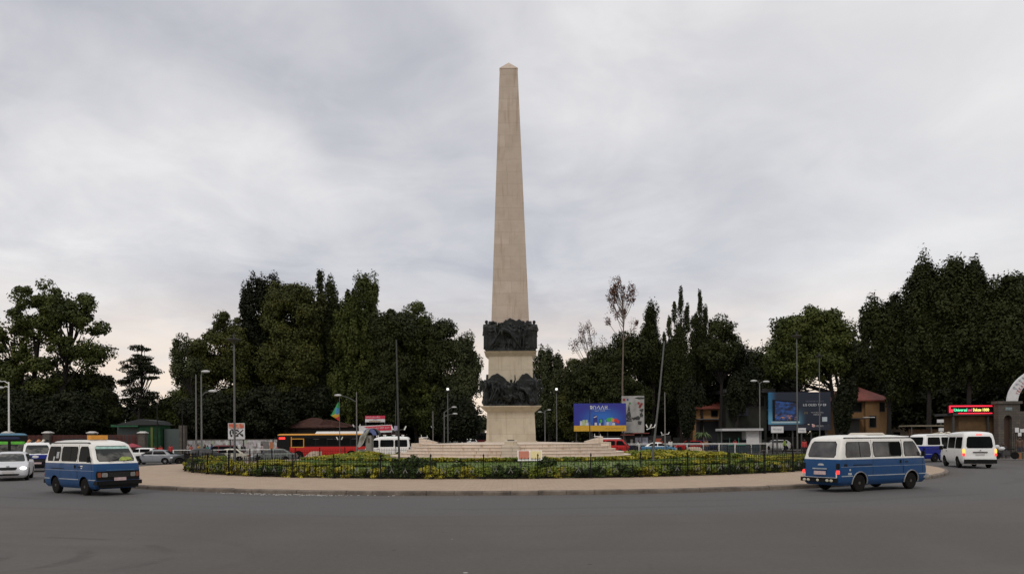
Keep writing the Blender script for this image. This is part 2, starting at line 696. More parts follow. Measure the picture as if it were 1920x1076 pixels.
def sheet(name, xs, ys, zf, m, keep=None):
    idx = {}
    b = MB()
    vs = []
    for j, y in enumerate(ys):
        for i, x in enumerate(xs):
            idx[i, j] = len(vs)
            vs.append((x, y, zf(x, y)))
    fs = []
    for j in range(len(ys) - 1):
        for i in range(len(xs) - 1):
            if keep and not keep((xs[i] + xs[i + 1]) / 2, (ys[j] + ys[j + 1]) / 2):
                continue
            fs.append((idx[i, j], idx[i + 1, j], idx[i + 1, j + 1], idx[i, j + 1]))
    b.add(vs, fs)
    o = b.build(name, m, None, 60, fix=False)
    return struct(o)


ysl = [-400, -200, -100, -40, -10] + list(range(0, 150, 3)) + [160, 180, 200, 300, 500, 900, 1600]
sheet('road', axis_lines(), ysl, gz, M_asph)


def ring_sheet(name, radii, zf, m, n=180, ell=None):
    b = MB(); vs = []; fs = []
    for r in radii:
        for k in range(n):
            a = 2 * PI * k / n
            if ell:
                x, y = CX + r * ell[0] * math.cos(a), CY + r * ell[1] * math.sin(a)
            else:
                x, y = CX + r * math.cos(a), CY + r * math.sin(a)
            vs.append((x, y, zf(x, y)))
    for i in range(len(radii) - 1):
        for k in range(n):
            q = (k + 1) % n
            fs.append((i * n + k, i * n + q, (i + 1) * n + q, (i + 1) * n + k))
    b.add(vs, fs)
    o = b.build(name, m, None, 60)
    return struct(o)


KR = 26.8
ring_sheet('path', [8.3, 9.0, 9.9], lambda x, y: isl(x, y) + .03, mat('path_concrete', (.36, .30, .24), .9, .25, 1.2, .2, 10))
ring_sheet('island_pavement', [0.5, 5, 8, 12, 15, 17, 18.5, 20, 22, 24, KR - 0.18], lambda x, y: isl(x, y), M_pave)
ring_sheet('lawn', [0.02, 0.25, 0.4, 0.5, 0.6, 0.7, 0.8, 0.9, 0.985], lambda x, y: isl(x, y) + 0.02, M_lawn, ell=(FA, FB))
# kerb: separate worn stones round the island
b = MB()
rk = random.Random(3)
nk = 168
for k in range(nk):
    a0, a1 = 2 * PI * (k + 0.008) / nk, 2 * PI * (k + 0.992) / nk
    t = 0.155 + rk.uniform(-0.012, 0.012)
    o_ = KR + rk.uniform(-0.025, 0.02)
    if rk.random() < 0.07:
        t -= 0.04
    vs = []
    for a in (a0, a1):
        for rr, zt in ((KR - 0.2, -0.2), (KR - 0.2, t), (o_ - 0.04, t), (o_, t - 0.04), (o_ + 0.01, -0.2)):
            x, y = CX + rr * math.cos(a), CY + rr * math.sin(a)
            vs.append((x, y, gz(x, y) + zt))
    b.add(vs, [(0, 1, 6, 5), (1, 2, 7, 6), (2, 3, 8, 7), (3, 4, 9, 8), (4, 3, 2, 1, 0), (5, 6, 7, 8, 9)])
struct(b.build('kerb', M_kerb, None))
# broken white paint and grit by the kerb
M_grit = mat('pale_grit', (0.5, 0.48, 0.44), 0.9, 0.3)
b = MB()
for k in range(150):
    a = R(rk.gauss(-107, 3.5)); rr = KR + 0.12 + abs(rk.gauss(0, 0.25))
    x, y = CX + rr * math.cos(a), CY + rr * math.sin(a)
    s_ = rk.uniform(0.01, 0.045)
    b.box((x, y, 0.006), (s_ * rk.uniform(1, 3), s_, 0.012), rz=rk.uniform(0, 3))
o = b.build('kerb_debris', M_grit); struct(o, 'stuff')
# far verges (earth) and far pavement
vx = axis_lines()
sheet('dry_verge', vx, [99, 102, 106, 110, 120, 140, 170, 300, 600, 1500], lambda x, y: gz(x, y) + 0.12, M_dirt,
      keep=lambda x, y: y > 108 and not (-11.5 < x < -4))
o = sheet('verge_right', [58, 61, 64, 68, 75, 90, 120, 200, 500], [40, 46, 52, 60, 70, 85, 99, 110], lambda x, y: 0.125 + 0 * x, M_dirt,
          keep=lambda x, y: x > 42 + (y - 60) * 0.25)
sheet('far_pavement', [-120, -90, -60, -40, -25, -12], [101, 104, 108.2], lambda x, y: gz(x, y) + 0.13, M_pave2)
sheet('far_pavement_right', [2, 12, 25, 40, 60, 90, 130], [98, 101, 104, 108.2], lambda x, y: gz(x, y) + 0.13, M_pave2)

# ------------------------------------------------------------------ figures (people and bronze)
def limb(b, pts, rads, mi=0, n=8):
    for i in range(len(pts) - 1):
        b.capsule(pts[i], pts[i + 1], rads[i], rads[i + 1], n, mi)


def figure(b, M, pose, h=1.7, robe=False, fat=1.0, parts=('skin',)):
    """pose: dict of joints in a unit body facing -Y (height 1). M: world matrix. Adds capsules to b."""
    P = dict(pelvis=(0, 0, .52), chest=(0, 0, .72), neck=(0, 0, .83), head=(0, -.01, .91),
             shL=(-.105, 0, .80), elL=(-.14, .01, .63), haL=(-.145, -.03, .47),
             shR=(.105, 0, .80), elR=(.14, .01, .63), haR=(.145, -.03, .47),
             hiL=(-.05, 0, .51), knL=(-.055, -.01, .28), anL=(-.055, 0.01, .045), toL=(-.06, -.09, .02),
             hiR=(.05, 0, .51), knR=(.055, -.01, .28), anR=(.055, 0.01, .045), toR=(.06, -.09, .02))
    P.update(pose)
    q = {k: M @ (Vector(v) * h) for k, v in P.items()}
    f = h * fat
    if 'skin' in parts:
        limb(b, [q['pelvis'], q['chest'], q['neck']], [.075 * f, .085 * f, .032 * f])
        b.ball(q['head'], .06 * h, 10, 8)
        hd = M.to_3x3() @ Vector((0, -1, 0))
        b.ball(q['head'] + hd * .052 * h - Vector((0, 0, .01 * h)), (.014 * h, .02 * h, .014 * h), 6, 5)
        b.capsule(q['neck'], q['head'], .03 * h, .04 * h)
        for s in 'LR':
            limb(b, [q['sh' + s], q['el' + s], q['ha' + s]], [.036 * f, .026 * f, .018 * f])
            b.ball(q['ha' + s], (.022 * h, .022 * h, .03 * h), 6, 5)
            limb(b, [q['hi' + s], q['kn' + s], q['an' + s]], [.055 * f, .038 * f, .024 * f])
            b.capsule(q['an' + s], q['to' + s], .026 * h, .02 * h)
            b.capsule(q['chest'] + (q['sh' + s] - q['chest']) * .3, q['sh' + s], .05 * f, .042 * f)
    if 'top' in parts:
        limb(b, [q['pelvis'], q['chest']], [.088 * f, .097 * f])
        for s in 'LR':
            limb(b, [q['sh' + s], q['el' + s], q['el' + s].lerp(q['ha' + s], .75)], [.047 * f, .036 * f, .03 * f])
            b.capsule(q['chest'], q['sh' + s], .06 * f, .052 * f)
    if 'legs' in parts:
        b.capsule(q['pelvis'], q['pelvis'] + Vector((0, 0, .02)), .086 * f, .084 * f)
        for s in 'LR':
            limb(b, [q['hi' + s], q['kn' + s], q['an' + s]], [.066 * f, .05 * f, .038 * f])
    if robe or 'skirt' in parts:
        mid = (q['anL'] + q['anR']) / 2
        b.capsule(q['pelvis'], mid + (q['pelvis'] - mid) * .08, .09 * f, .10 * f, 10)
    if robe:
        b.capsule(q['chest'], q['pelvis'], .11 * f, .1 * f, 10)
    if 'hair' in parts:
        bk = M.to_3x3() @ Vector((0, 1, 0))
        b.ball(q['head'] + bk * .014 * h + Vector((0, 0, .014 * h)), .062 * h, 10, 8)


STAND = {}
WALK = dict(knL=(-.05, -.09, .29), anL=(-.055, -.1, .05), toL=(-.055, -.19, .03), knR=(.05, .04, .29), anR=(.05, .15, .08), toR=(.05, .08, .03),
            elL=(-.135, .06, .64), haL=(-.13, .05, .5), elR=(.135, -.04, .64), haR=(.13, -.12, .52))
FOLD = dict(elL=(-.13, -.06, .64), haL=(-.02, -.13, .62), elR=(.13, -.06, .64), haR=(.03, -.14, .6))
REACH = dict(elL=(-.17, -.12, .76), haL=(-.12, -.27, .82), elR=(.18, -.1, .74), haR=(.2, -.24, .72))
RAISE = dict(elR=(.16, -.03, .95), haR=(.15, -.08, 1.12))
STOOP = dict(chest=(0, -.14, .66), neck=(0, -.22, .73), head=(0, -.29, .77), shL=(-.1, -.19, .71), shR=(.1, -.19, .71),
             elL=(-.13, -.24, .55), haL=(-.1, -.3, .42), elR=(.13, -.24, .55), haR=(.1, -.3, .42))
SIT = dict(pelvis=(0, 0, .28), chest=(0, -.02, .48), neck=(0, -.03, .59), head=(0, -.06, .67), shL=(-.1, -.02, .56), shR=(.1, -.02, .56),
           elL=(-.14, -.06, .4), haL=(-.08, -.2, .34), elR=(.14, -.06, .4), haR=(.08, -.2, .34),
           hiL=(-.05, 0, .27), hiR=(.05, 0, .27), knL=(-.08, -.24, .28), knR=(.08, -.24, .28), anL=(-.08, -.22, .05), anR=(.08, -.22, .05),
           toL=(-.08, -.3, .02), toR=(.08, -.3, .02))
M_skin = mat('skin_brown', (0.09, 0.045, 0.028), 0.6, 0.1)
M_hair = mat('hair_black', (0.008, 0.007, 0.007), 0.8, 0.1)
cloth_cache = {}


def cloth(c):
    if c not in cloth_cache:
        cloth_cache[c] = mat('cloth_%d' % len(cloth_cache), c, 0.85, 0.15, 6)
    return cloth_cache[c]


person_meshes = {}


def person(label, px, d, top, low, pose='STAND', h=1.68, rz=0.0, skirt=False, vest=None, group=None, zoff=None, x=None):
    zoff = zoff if zoff is not None else (.16 if px < 960 else 0.0)
    key = (pose, skirt)
    if key not in person_meshes:
        P = globals()[pose]
        I = Matrix.Identity(4)
        ms = []
        for parts in (('skin',), ('top',), ('skirt',) if skirt else ('legs',), ('hair',)):
            b = MB()
            figure(b, I, P, 1.7, False, 1.0, parts)
            ms.append(evaluated(b.mesh('figure', M_skin), [('REMESH', dict(mode='VOXEL', voxel_size=0.022, use_smooth_shade=True))]))
        person_meshes[key] = ms
    ms = person_meshes[key]
    if x is None:
        x = X(px, d)
    r = thing('person', label, 'person', (x, d, gz(x, d) + zoff), rz, group)
    k = h / 1.7
    r.scale = (k, k, k)
    for nm, me, m in zip(('body', 'shirt' if not vest else 'vest', 'skirt' if skirt else 'trousers', 'hair'), ms,
                         (M_skin, cloth(vest or top), cloth(low), M_hair)):
        me2 = me.copy(); me2.materials.clear(); me2.materials.append(m)
        ob(nm, me2, r)
    return r


# ------------------------------------------------------------------ monument
mon = thing('obelisk_monument', 'tall pale stone obelisk on a stepped round podium with two bands of dark bronze figures', 'monument', (CX, CY, 0.08))
PT = 1.53
b = MB()
steps = [(8.4, .60), (7.85, .79), (7.3, .98), (6.75, 1.17), (6.2, 1.36)]
prof = [(8.4, 0.3)]
z0 = .60
for i, (r_, z_) in enumerate(steps):
    zt = z_ + .187
    prof += [(r_, z_ + .187 - .05 if i < 0 else zt - 0.045), (r_ + .03, zt - .04), (r_ + .03, zt - .006), (r_ + .015, zt)]
    if i < 4:
        prof += [(steps[i + 1][0], zt)]
prof += [(4.0, 1.60), (2.0, 1.66), (0.01, 1.67)]
b.lathe(prof, 96)
b.build('stepped_podium', M_step, mon, 30)
# radial blocks dividing the steps
for k, a in enumerate((-90, 180, 0, 90)):
    b = MB()
    ca, sa = math.cos(R(a)), math.sin(R(a))
    def rl(r0, r1, wd, z0, z1a, z1b, mi=0):
        vs = []
        for rr, zt in ((r0, z1a), (r1, z1b)):
            for sgn in (-1, 1):
                for zz_ in (z0, zt):
                    vs.append((rr * ca - sgn * wd / 2 * sa, rr * sa + sgn * wd / 2 * ca, zz_))
        b.add(vs, [(0, 1, 3, 2), (4, 6, 7, 5), (0, 4, 5, 1), (2, 3, 7, 6), (1, 5, 7, 3), (0, 2, 6, 4)], mi)
    if k == 0:
        rl(5.9, 8.55, 1.12, .4, 1.50, 1.46)
        rl(6.3, 7.9, .78, 1.4, 1.80, 1.72, 1)
    else:
        rl(5.9, 6.95, 1.5, .4, 1.62, 1.60)
        rl(5.2, 6.42, 1.2, 1.4, 1.66, 2.0)
    blk = b.build('stone_block', [M_step, M_ped], mon)
    if k == 0:
        b = MB()
        b.box((0, -7.0, 1.80), (.42, .3, .05))
        b.build('plaque', M_dgrey, blk)
    elif k < 3:
        b = MB()
        x = ca * 6.1
        b.box((x, -.1, 2.0), (.5, .3, .06))
        b.tube([(x - .2, -.1, 2.0), (x - .22, -.1, 2.2)], .02, 6)
        b.tube([(x + .2, -.1, 2.0), (x + .2, -.1, 2.16)], .02, 6)
        b.build('floodlight', M_white, blk)


def frustum(b, w0, w1, z0, z1, mi=0):
    vs = []
    for w_, z_ in ((w0, z0), (w1, z1)):
        for sx, sy in ((-1, -1), (1, -1), (1, 1), (-1, 1)):
            vs.append((sx * w_ / 2, sy * w_ / 2, z_))
    b.add(vs, [(3, 2, 1, 0), (4, 5, 6, 7), (0, 1, 5, 4), (1, 2, 6, 5), (2, 3, 7, 6), (3, 0, 4, 7)], mi)


b = MB()
frustum(b, 3.62, 3.58, 1.5, 1.72)
frustum(b, 3.40, 3.24, 1.72, 3.72)
frustum(b, 3.30, 4.16, 3.72, 4.06)
frustum(b, 4.16, 4.16, 4.06, 4.12)
b.build('lower_pedestal', M_ped, mon)
b = MB()
frustum(b, 3.12, 3.0, 4.3, 7.58)
frustum(b, 3.10, 3.62, 7.58, 7.86)
b.build('upper_pedestal', M_ped, mon)
b = MB()
frustum(b, 2.74, 1.25, 8.0, 27.64)
b.build('obelisk_shaft', M_obel, mon)
b = MB()
frustum(b, 1.28, 1.28, 27.645, 27.70)
frustum(b, 1.28, 0.04, 27.70, 28.36)
b.build('pyramid_tip', M_obel, mon)


def RM(x, y, z, rz, tilt=0.0, roll=0.0):
    return Matrix.Translation((x, y, z)) @ Matrix.Rotation(rz, 4, 'Z') @ Matrix.Rotation(roll, 4, 'Y') @ Matrix.Rotation(tilt, 4, 'X')


def relief(name, z, half, figs, humps, hbase, seed, mw=1.0):
    rr = random.Random(seed)
    b = MB()
    b.box((0, 0, z + .05), (half * 2 + .32, half * 2 + .32, .1))
    b.box((0, 0, z + .13), (half * 2 + .2, half * 2 + .2, .09))
    for side in range(4):
        A = Matrix.Rotation(side * PI / 2, 4, 'Z')
        # rough background mass with a broken top edge
        n = 26; hm = half * mw
        tops = []
        for i in range(n + 1):
            x = -hm + 2 * hm * i / n
            hh = hbase
            for hx, hz, hw in humps:
                hh = max(hh, hbase + (hz - hbase) * max(0, 1 - (abs(x - hx) / hw) ** 1.5))
            tops.append((x, hh + .04 * math.sin(i * 2.1 + side) + rr.uniform(-.03, .03)))
        vs = []
        for x, hh in tops:
            for yy, zz_ in ((-half + .62, 0), (-half + .0, 0), (-half + .03, hh * .6), (-half + .03, hh), (-half + .62, hh)):
                vs.append(A @ Vector((x, yy, z + zz_)))
        fs = [tuple(range(5)), tuple(n * 5 + q for q in reversed(range(5)))]
        for i in range(n):
            for q in range(5):
                fs.append((i * 5 + q, i * 5 + (q + 1) % 5, (i + 1) * 5 + (q + 1) % 5, (i + 1) * 5 + q))
        b.add(vs, fs)
        for _ in range(16):
            x = rr.uniform(-half, half)
            c = A @ Vector((x, -half - .0 + rr.uniform(-.05, .1), z + rr.uniform(.2, hbase * .85)))
            b.ball(c, (rr.uniform(.1, .25), rr.uniform(.1, .2), rr.uniform(.15, .45)), 7, 6, jit=.15, rnd=rr)
        # folds of drapery
        for _ in range(14):
            x = rr.uniform(-half, half); zt = rr.uniform(.6, hbase)
            p = [A @ Vector((x + rr.uniform(-.3, .3) * t, -half - .06 + rr.uniform(-.04, .04), z + .1 + (zt) * (1 - t))) for t in (0, .35, .7, 1)]
            b.tube(p, [.035, .055, .06, .05], 6)
        for f in figs:
            x, dy, rz, pose, h, robe = f[:6]
            tilt = f[6] if len(f) > 6 else 0
            roll = f[7] if len(f) > 7 else 0
            zo = f[8] if len(f) > 8 else 0
            x += (rr.uniform(-.12, .12) if side else 0)
            x *= .95 if half > 1.6 else 1
            if side % 2:
                dy -= .34 if half < 1.6 else .44
                x *= .85
            M = A @ RM(x, -half - .02 - dy, z + .16 + zo, rz, tilt, roll)
            figure(b, M, pose, h, robe, 1.2)
    me = evaluated(b.mesh(name, M_bronze), [('REMESH', dict(mode='VOXEL', voxel_size=0.035, use_smooth_shade=True))])
    me.materials.clear(); me.materials.append(M_bronze)
    ob(name, me, mon)


ARCH = dict(pelvis=(0.05, 0, .6), chest=(-.14, -.03, .66), neck=(-.25, -.04, .64), head=(-.33, -.06, .68), shL=(-.24, -.1, .62), elL=(-.36, -.12, .42), haL=(-.52, -.14, .16),
            shR=(-.22, .05, .64), elR=(-.38, .0, .45), haR=(-.58, -.02, .1), hiL=(.08, -.04, .58), knL=(.24, -.06, .36), anL=(.42, -.05, .1), toL=(.48, -.08, .03),
            hiR=(.08, .05, .58), knR=(.2, .04, .34), anR=(.3, .04, .08), toR=(.36, .02, .02))
upper = [(-1.62, -.05, R(-40), STAND, 2.05, True), (-1.32, .0, R(-10), FOLD, 1.95, True), (1.62, -.05, R(42), FOLD, 2.02, True), (1.34, .02, R(10), STAND, 1.8, True),
         (-.95, .05, R(20), STOOP, 1.9, False, 0, 0, .15), (-.2, .18, 0, ARCH, 1.95, False), (.3, .05, R(-30), REACH, 1.65, True), (.62, .08, R(25), STAND, 1.6, False),
         (.98, .1, R(35), REACH, 1.72, False), (-.6, -.1, 0, STAND, 1.9, True), (.05, -.1, 0, STAND, 1.85, False)]
relief('upper_bronze_band', 7.86, 1.54, upper, [(.0, 2.28, .7), (.55, 2.18, .8), (1.25, 2.05, .35)], 1.8, 5, .88)
lower = [(-1.7, .0, R(-35), STOOP, 1.95, True), (-1.25, .1, R(25), STOOP, 1.85, False), (-.75, .12, R(35), ARCH, 1.6, False), (-.3, .16, R(-10), STAND, 1.55, False, R(12), R(12)),
         (.15, .12, R(10), RAISE, 1.72, False, R(0), R(-4)), (.55, .2, R(60), SIT, 1.7, False, R(-35), R(10)), (.95, .14, R(-30), ARCH, 1.6, False), (1.35, .1, R(20), SIT, 1.9, True),
         (1.72, .0, R(40), STOOP, 2.0, True), (0.3, .28, R(90), SIT, 1.6, False, R(-60), 0)]
relief('lower_bronze_band', 4.1, 1.72, lower, [(-.95, 2.25, .95), (1.05, 2.25, .8)], 1.5, 9)

# information board in front of the steps
d = 38.5
ib = thing('information_board', 'slanted information board with a red and a yellow panel before the steps', 'sign', (X(993, d), d, isl(X(993, d), d)))
b = MB(); M = Matrix.Rotation(R(52), 4, 'X')
zc = Z(993, 853, d) - ib.location.z
b.box((0, 0, zc - .03), (1.24, .05, .62), M=Matrix.Rotation(R(-35), 4, 'X'))
b.build('board', M_white, ib)
for k, (m, x) in enumerate(((mat('board_red', (.42, .14, .08), .6, .1), -.3), (mat('board_yellow', (.6, .5, .24), .6, .15, 30), .3))):
    b = MB(); b.box((x, -.045, zc + .02), (.52, .03, .46), M=Matrix.Rotation(R(-35), 4, 'X'))
    b.build('panel', m, ib)
b = MB(); b.tube([(-.48, .05, 0), (-.48, .03, zc - .1)], .05, 8); b.build('post', M_grey, ib)
b = MB(); b.tube([(.48, .05, 0), (.48, .03, zc - .1)], .03, 8); b.build('post', M_dgrey, ib)

# pale wedge-shaped stone upstands on the far edge of the lawn
for px0, px1, d, lab, flip in ((568, 600, 68, 'pale wedge shaped stone wall end in front of the red bus wheel', 1), (1290, 1318, 70, 'pale wedge shaped stone wall end right of the shrubs on the lawn', -1)):
    x0, x1 = X(px0, d), X(px1, d)
    zb = gz(x0, d) + .1
    zt = Z(px0, 846 if flip > 0 else 838, d)
    b = MB()
    w_ = x1 - x0
    poly = [(0, zb - .1), (w_, zb - .1), (w_, zt), (w_ * .55, zt), (0, zb + .12)] if flip > 0 else [(0, zb - .1), (w_ * 1.5, zb - .1), (w_ * 1.5, zb + .1), (w_ * .7, zt), (0, zt)]
    b.prism(poly, -.6, .6)
    o = b.build('stone_wedge', M_step)
    o.location = (x0, d, 0)
    tag(o, lab, 'stone block')

# ------------------------------------------------------------------ iron fence
fen = thing('iron_fence', 'low black iron fence with small star plates ringing the lawn', 'fence', (CX, CY, 0))


def fpt(t):
    return CX + FA * math.cos(t), CY + FB * math.sin(t)


# equal arc division
ts = np.linspace(0, 2 * PI, 4001)
pp = np.array([fpt(t) for t in ts])
seg = np.hypot(*(pp[1:] - pp[:-1]).T)
cum = np.concatenate([[0], np.cumsum(seg)])
per = cum[-1]
NP = 52
tt = [float(np.interp(per * (k + .5) / NP, cum, ts)) for k in range(NP)]
pl = per / NP * .995
b = MB()
nb = 15
for k in range(nb):
    x = -pl / 2 + pl * (k + .5) / nb
    b.box((x, 0, .5), (.015, .015, .86))
    b.box((x, 0, .95), (.034, .034, .1), top=.1)
for z_ in (.1, .78):
    b.box((0, 0, z_), (pl, .02, .024))
for x in (-.66, 0, .66):
    for z_ in (.2, .58):
        b.box((x, -.022, z_), (.36, .02, .026))
    for s in (-1, 1):
        b.box((x + s * .17, -.022, .39), (.026, .02, .38))
panel_me = b.mesh('fence_panel', M_black)
b = MB()
for x in (0,):
    for s in (-1, 1):
        b.prism([(x, .47), (x + s * .025, .43), (x + s * .115, .29), (x + s * .085, .27), (x, .41)], -.05, -.035)
    b.prism([(x - .018, .46), (x + .018, .46), (x, .56)], -.05, -.035)
emb_me = b.mesh('star_plate', mat('star_plate_paint', (.15, .15, .135), .6, .4))
b = MB()
b.box((0, 0, .53), (.046, .046, 1.06)); b.box((0, 0, 1.07), (.08, .08, .03)); b.box((0, 0, 1.13), (.06, .06, .09), top=.2); b.box((0, 0, .03), (.14, .14, .08))
post_me = b.mesh('fence_post', M_black)
rf = random.Random(8)
for k in range(NP):
    x0, y0 = fpt(tt[k]); x1, y1 = fpt(tt[(k + 1) % NP] + (2 * PI if k == NP - 1 else 0))
    z0, z1 = gz(x0, y0) + .15, gz(x1, y1) + .15
    o = ob('fence_post', post_me, fen, (x0 - CX, y0 - CY, z0), (rf.uniform(-.02, .02), rf.uniform(-.02, .02), tt[k]))
    if 170 < math.degrees(tt[k]) < 182:
        continue
    an = math.atan2(y1 - y0, x1 - x0)
    o = ob('fence_panel', panel_me, fen, ((x0 + x1) / 2 - CX, (y0 + y1) / 2 - CY, (z0 + z1) / 2), (rf.uniform(-.015, .015), -math.atan2(z1 - z0, pl), an))
    for x in (-.66, 0, .66):
        ob('star_plate', emb_me, o, (x, 0, 0))
# open gate leaves with ochre lozenges at the left end
d = 47.5
gt = thing('iron_gate', 'open black iron gate leaves with ochre lozenge plates at the fence end', 'gate', (X(374, d), d, gz(X(374, d), d) + .15), R(20))
for k, x in enumerate((-.5, .42)):
    b = MB()
    for q in range(4):
        b.box((x - .25 + q * .17, 0, .55), (.03, .03, 1.1))
    b.box((x, 0, .1), (.6, .03, .05)); b.box((x, 0, 1.0), (.6, .03, .05))
    lf = b.build('gate_leaf', M_black, gt)
    b = MB(); b.prism([(x, .1), (x + .15, .55), (x, 1.02), (x - .15, .55)], -.06, -.02)
    b.build('lozenge_plate', mat('ochre_plate', (.30, .2, .07), .6, .3), lf)
# ------------------------------------------------------------------ vehicles
def itp(tab, z, k):
    zs = [t[0] for t in tab]
    return float(np.interp(z, zs, [t[k] for t in tab]))


class Shell:
    """body lofted from level outlines. rows: (z, front x, rear x, half width, front bow, corner radius)"""
    def __init__(s, rows):
        s.rows = rows

    def xf(s, z): return itp(s.rows, z, 1)
    def xr(s, z): return itp(s.rows, z, 2)
    def hw(s, z): return itp(s.rows, z, 3)
    def bow(s, z): return itp(s.rows, z, 4)
    def rad(s, z): return itp(s.rows, z, 5)

    def ring(s, z):
        xf, xr, hw, bw, r = s.xf(z), s.xr(z), s.hw(z), s.bow(z), s.rad(z)
        xe = xf - bw; xre = xr + bw * .5
        P = []
        for i in range(7):
            P.append((xre + r + (xe - xre - 2 * r) * i / 6, -hw))
        for i in range(1, 5):
            a = -PI / 2 + PI / 2 * i / 5
            P.append((xe - r + r * math.cos(a), -hw + r + r * math.sin(a)))
        for i in range(7):
            t = -1 + 2 * i / 6
            P.append((xf - bw * t * t, (hw - r) * t))
        for i in range(1, 5):
            a = PI / 2 * i / 5
            P.append((xe - r + r * math.cos(a), hw - r + r * math.sin(a)))
        for i in range(7):
            P.append((xe - r + (xre - xe + 2 * r) * i / 6, hw))
        for i in range(1, 5):
            a = PI / 2 + PI / 2 * i / 5
            P.append((xre + r + r * math.cos(a), hw - r + r * math.sin(a)))
        for i in range(7):
            t = 1 - 2 * i / 6
            P.append((xr + bw * .5 * t * t, (hw - r) * t))
        for i in range(1, 5):
            a = PI + PI / 2 * i / 5
            P.append((xre + r + r * math.cos(a), -hw + r + r * math.sin(a)))
        return [(x, y, z) for x, y in P]

    def body(s, zs, mi):
        b = MB()
        n = None
        for z in zs:
            rg = s.ring(z); n = len(rg); b.v += rg
        for i in range(len(zs) - 1):
            m = mi((zs[i] + zs[i + 1]) / 2)
            for k in range(n):
                q = (k + 1) % n
                b.f.append((i * n + k, i * n + q, (i + 1) * n + q, (i + 1) * n + k)); b.mi.append(m)
        b.f.append(tuple(reversed(range(n)))); b.mi.append(mi(zs[0]))
        e = (len(zs) - 1) * n
        b.f.append(tuple(e + k for k in range(n))); b.mi.append(mi(zs[-1]))
        return b

    def patch(s, b, kind, a0, a1, z0, c0, c1, z1, off=.006, mi=0, cr=.0, nz=6, na=6, depth=.02):
        """panel following the skin; bottom edge a0..a1 at z0, top edge c0..c1 at z1; kind L/R (a = x) or F/B (a = y)"""
        grid = []
        for lvl in (0, 1):
            o_ = off if lvl == 0 else -depth
            for i in range(nz + 1):
                v = i / nz
                z = z0 + (z1 - z0) * v
                e0 = a0 + (c0 - a0) * v; e1 = a1 + (c1 - a1) * v
                if cr > 0:
                    dz = min(z - z0, z1 - z)
                    if dz < cr:
                        ins = cr - math.sqrt(max(0, cr * cr - (cr - dz) ** 2))
                        e0 += ins; e1 -= ins
                for j in range(na + 1):
                    a = e0 + (e1 - e0) * j / na
                    if kind in 'LR':
                        sg = 1 if kind == 'L' else -1
                        grid.append((a, sg * (s.hw(z) + o_), z + (0.3 * o_ if z > 1.1 else 0)))
                    else:
                        hw = s.hw(z) - s.rad(z)
                        t = min(1.15, abs(a / hw))
                        if kind == 'F':
                            sl = abs(s.xf(min(z + .05, s.rows[-1][0])) - s.xf(z - .05)) / .1
                            k = math.sqrt(1 + sl * sl)
                            grid.append((s.xf(z) - s.bow(z) * t * t + o_ * k, a, z))
                        else:
                            sl = abs(s.xr(min(z + .05, s.rows[-1][0])) - s.xr(z - .05)) / .1
                            k = math.sqrt(1 + sl * sl)
                            grid.append((s.xr(z) + s.bow(z) * .5 * t * t - o_ * k, a, z))
        m = (nz + 1) * (na + 1)
        fs = []
        for lvl in (0, 1):
            for i in range(nz):
                for j in range(na):
                    q = lvl * m + i * (na + 1) + j
                    fs.append((q, q + 1, q + na + 2, q + na + 1))
        def e(p, q):
            fs.append((p, q, q + m, p + m))
        for j in range(na):
            e(j, j + 1); e(nz * (na + 1) + j, nz * (na + 1) + j + 1)
        for i in range(nz):
            e(i * (na + 1), (i + 1) * (na + 1)); e(i * (na + 1) + na, (i + 1) * (na + 1) + na)
        b.add(grid, fs, mi)


def wheel_meshes(r, wd, rim='steel'):
    b = MB()
    pr = [(r * .55, -wd * .42), (r * .86, -wd * .5), (r * .97, -wd * .42), (r, -wd * .25), (r, wd * .25), (r * .97, wd * .42), (r * .86, wd * .5), (r * .55, wd * .42)]
    b.lathe(pr, 24)
    ty = b.mesh('tyre', M_rubber, 35)
    b = MB()
    b.lathe([(r * .60, wd * .30), (r * .60, wd * .41), (r * .54, wd * .42), (r * .46, wd * .30), (r * .2, wd * .34), (r * .17, wd * .44), (0.001, wd * .46)], 20)
    if rim == 'alloy':
        for k in range(7):
            a = 2 * PI * k / 7
            b.box((r * .35 * math.cos(a), r * .35 * math.sin(a), wd * .38), (r * .42, r * .1, .03), rz=a)
    else:
        for k in range(8):
            a = 2 * PI * k / 8
            b.box((r * .34 * math.cos(a), r * .34 * math.sin(a), wd * .33), (r * .08, r * .05, .02), rz=a, mi=0)
    rm = b.mesh('rim', M_rim if rim == 'alloy' else M_rimd, 35)
    return ty, rm


M_rim = mat('alloy_rim', (.4, .41, .42), .35, .1, metal=.6)
M_rimd = mat('dusty_steel_rim', (.06, .052, .04), .7, .3, 8)
M_plate = mat('plate_white', (.5, .48, .46), .6, .1)
M_platep = mat('plate_pink', (.55, .4, .39), .6, .2, 12)
M_blackp = mat('black_plastic', (.008, .008, .008), .6, .2, 5, spec=.15)
M_under = mat('underbody', (.005, .005, .005), .9, .2, spec=.05)
WHEELS = {}


def add_wheels(root, xs, track, r, wd, rim='steel', gap=0):
    key = (r, wd, rim)
    if key not in WHEELS:
        WHEELS[key] = wheel_meshes(r, wd, rim)
    ty, rm = WHEELS[key]
    for x in xs:
        for s in (-1, 1):
            w_ = ob('wheel', ty, root, (x, s * (track / 2), r))
            w_.rotation_euler = (R(-90) * s, 0, 0)
            ob('rim', rm, w_)
    b = MB()
    for x in xs:
        b.tube([(x, -track / 2, r), (x, track / 2, r)], .05, 6)
    x0, x1 = min(xs), max(xs)
    b.box(((x0 + x1) / 2, 0, r * 1.05), ((x1 - x0) * .95, track * .55, .14))
    b.build('axle', M_under, root)


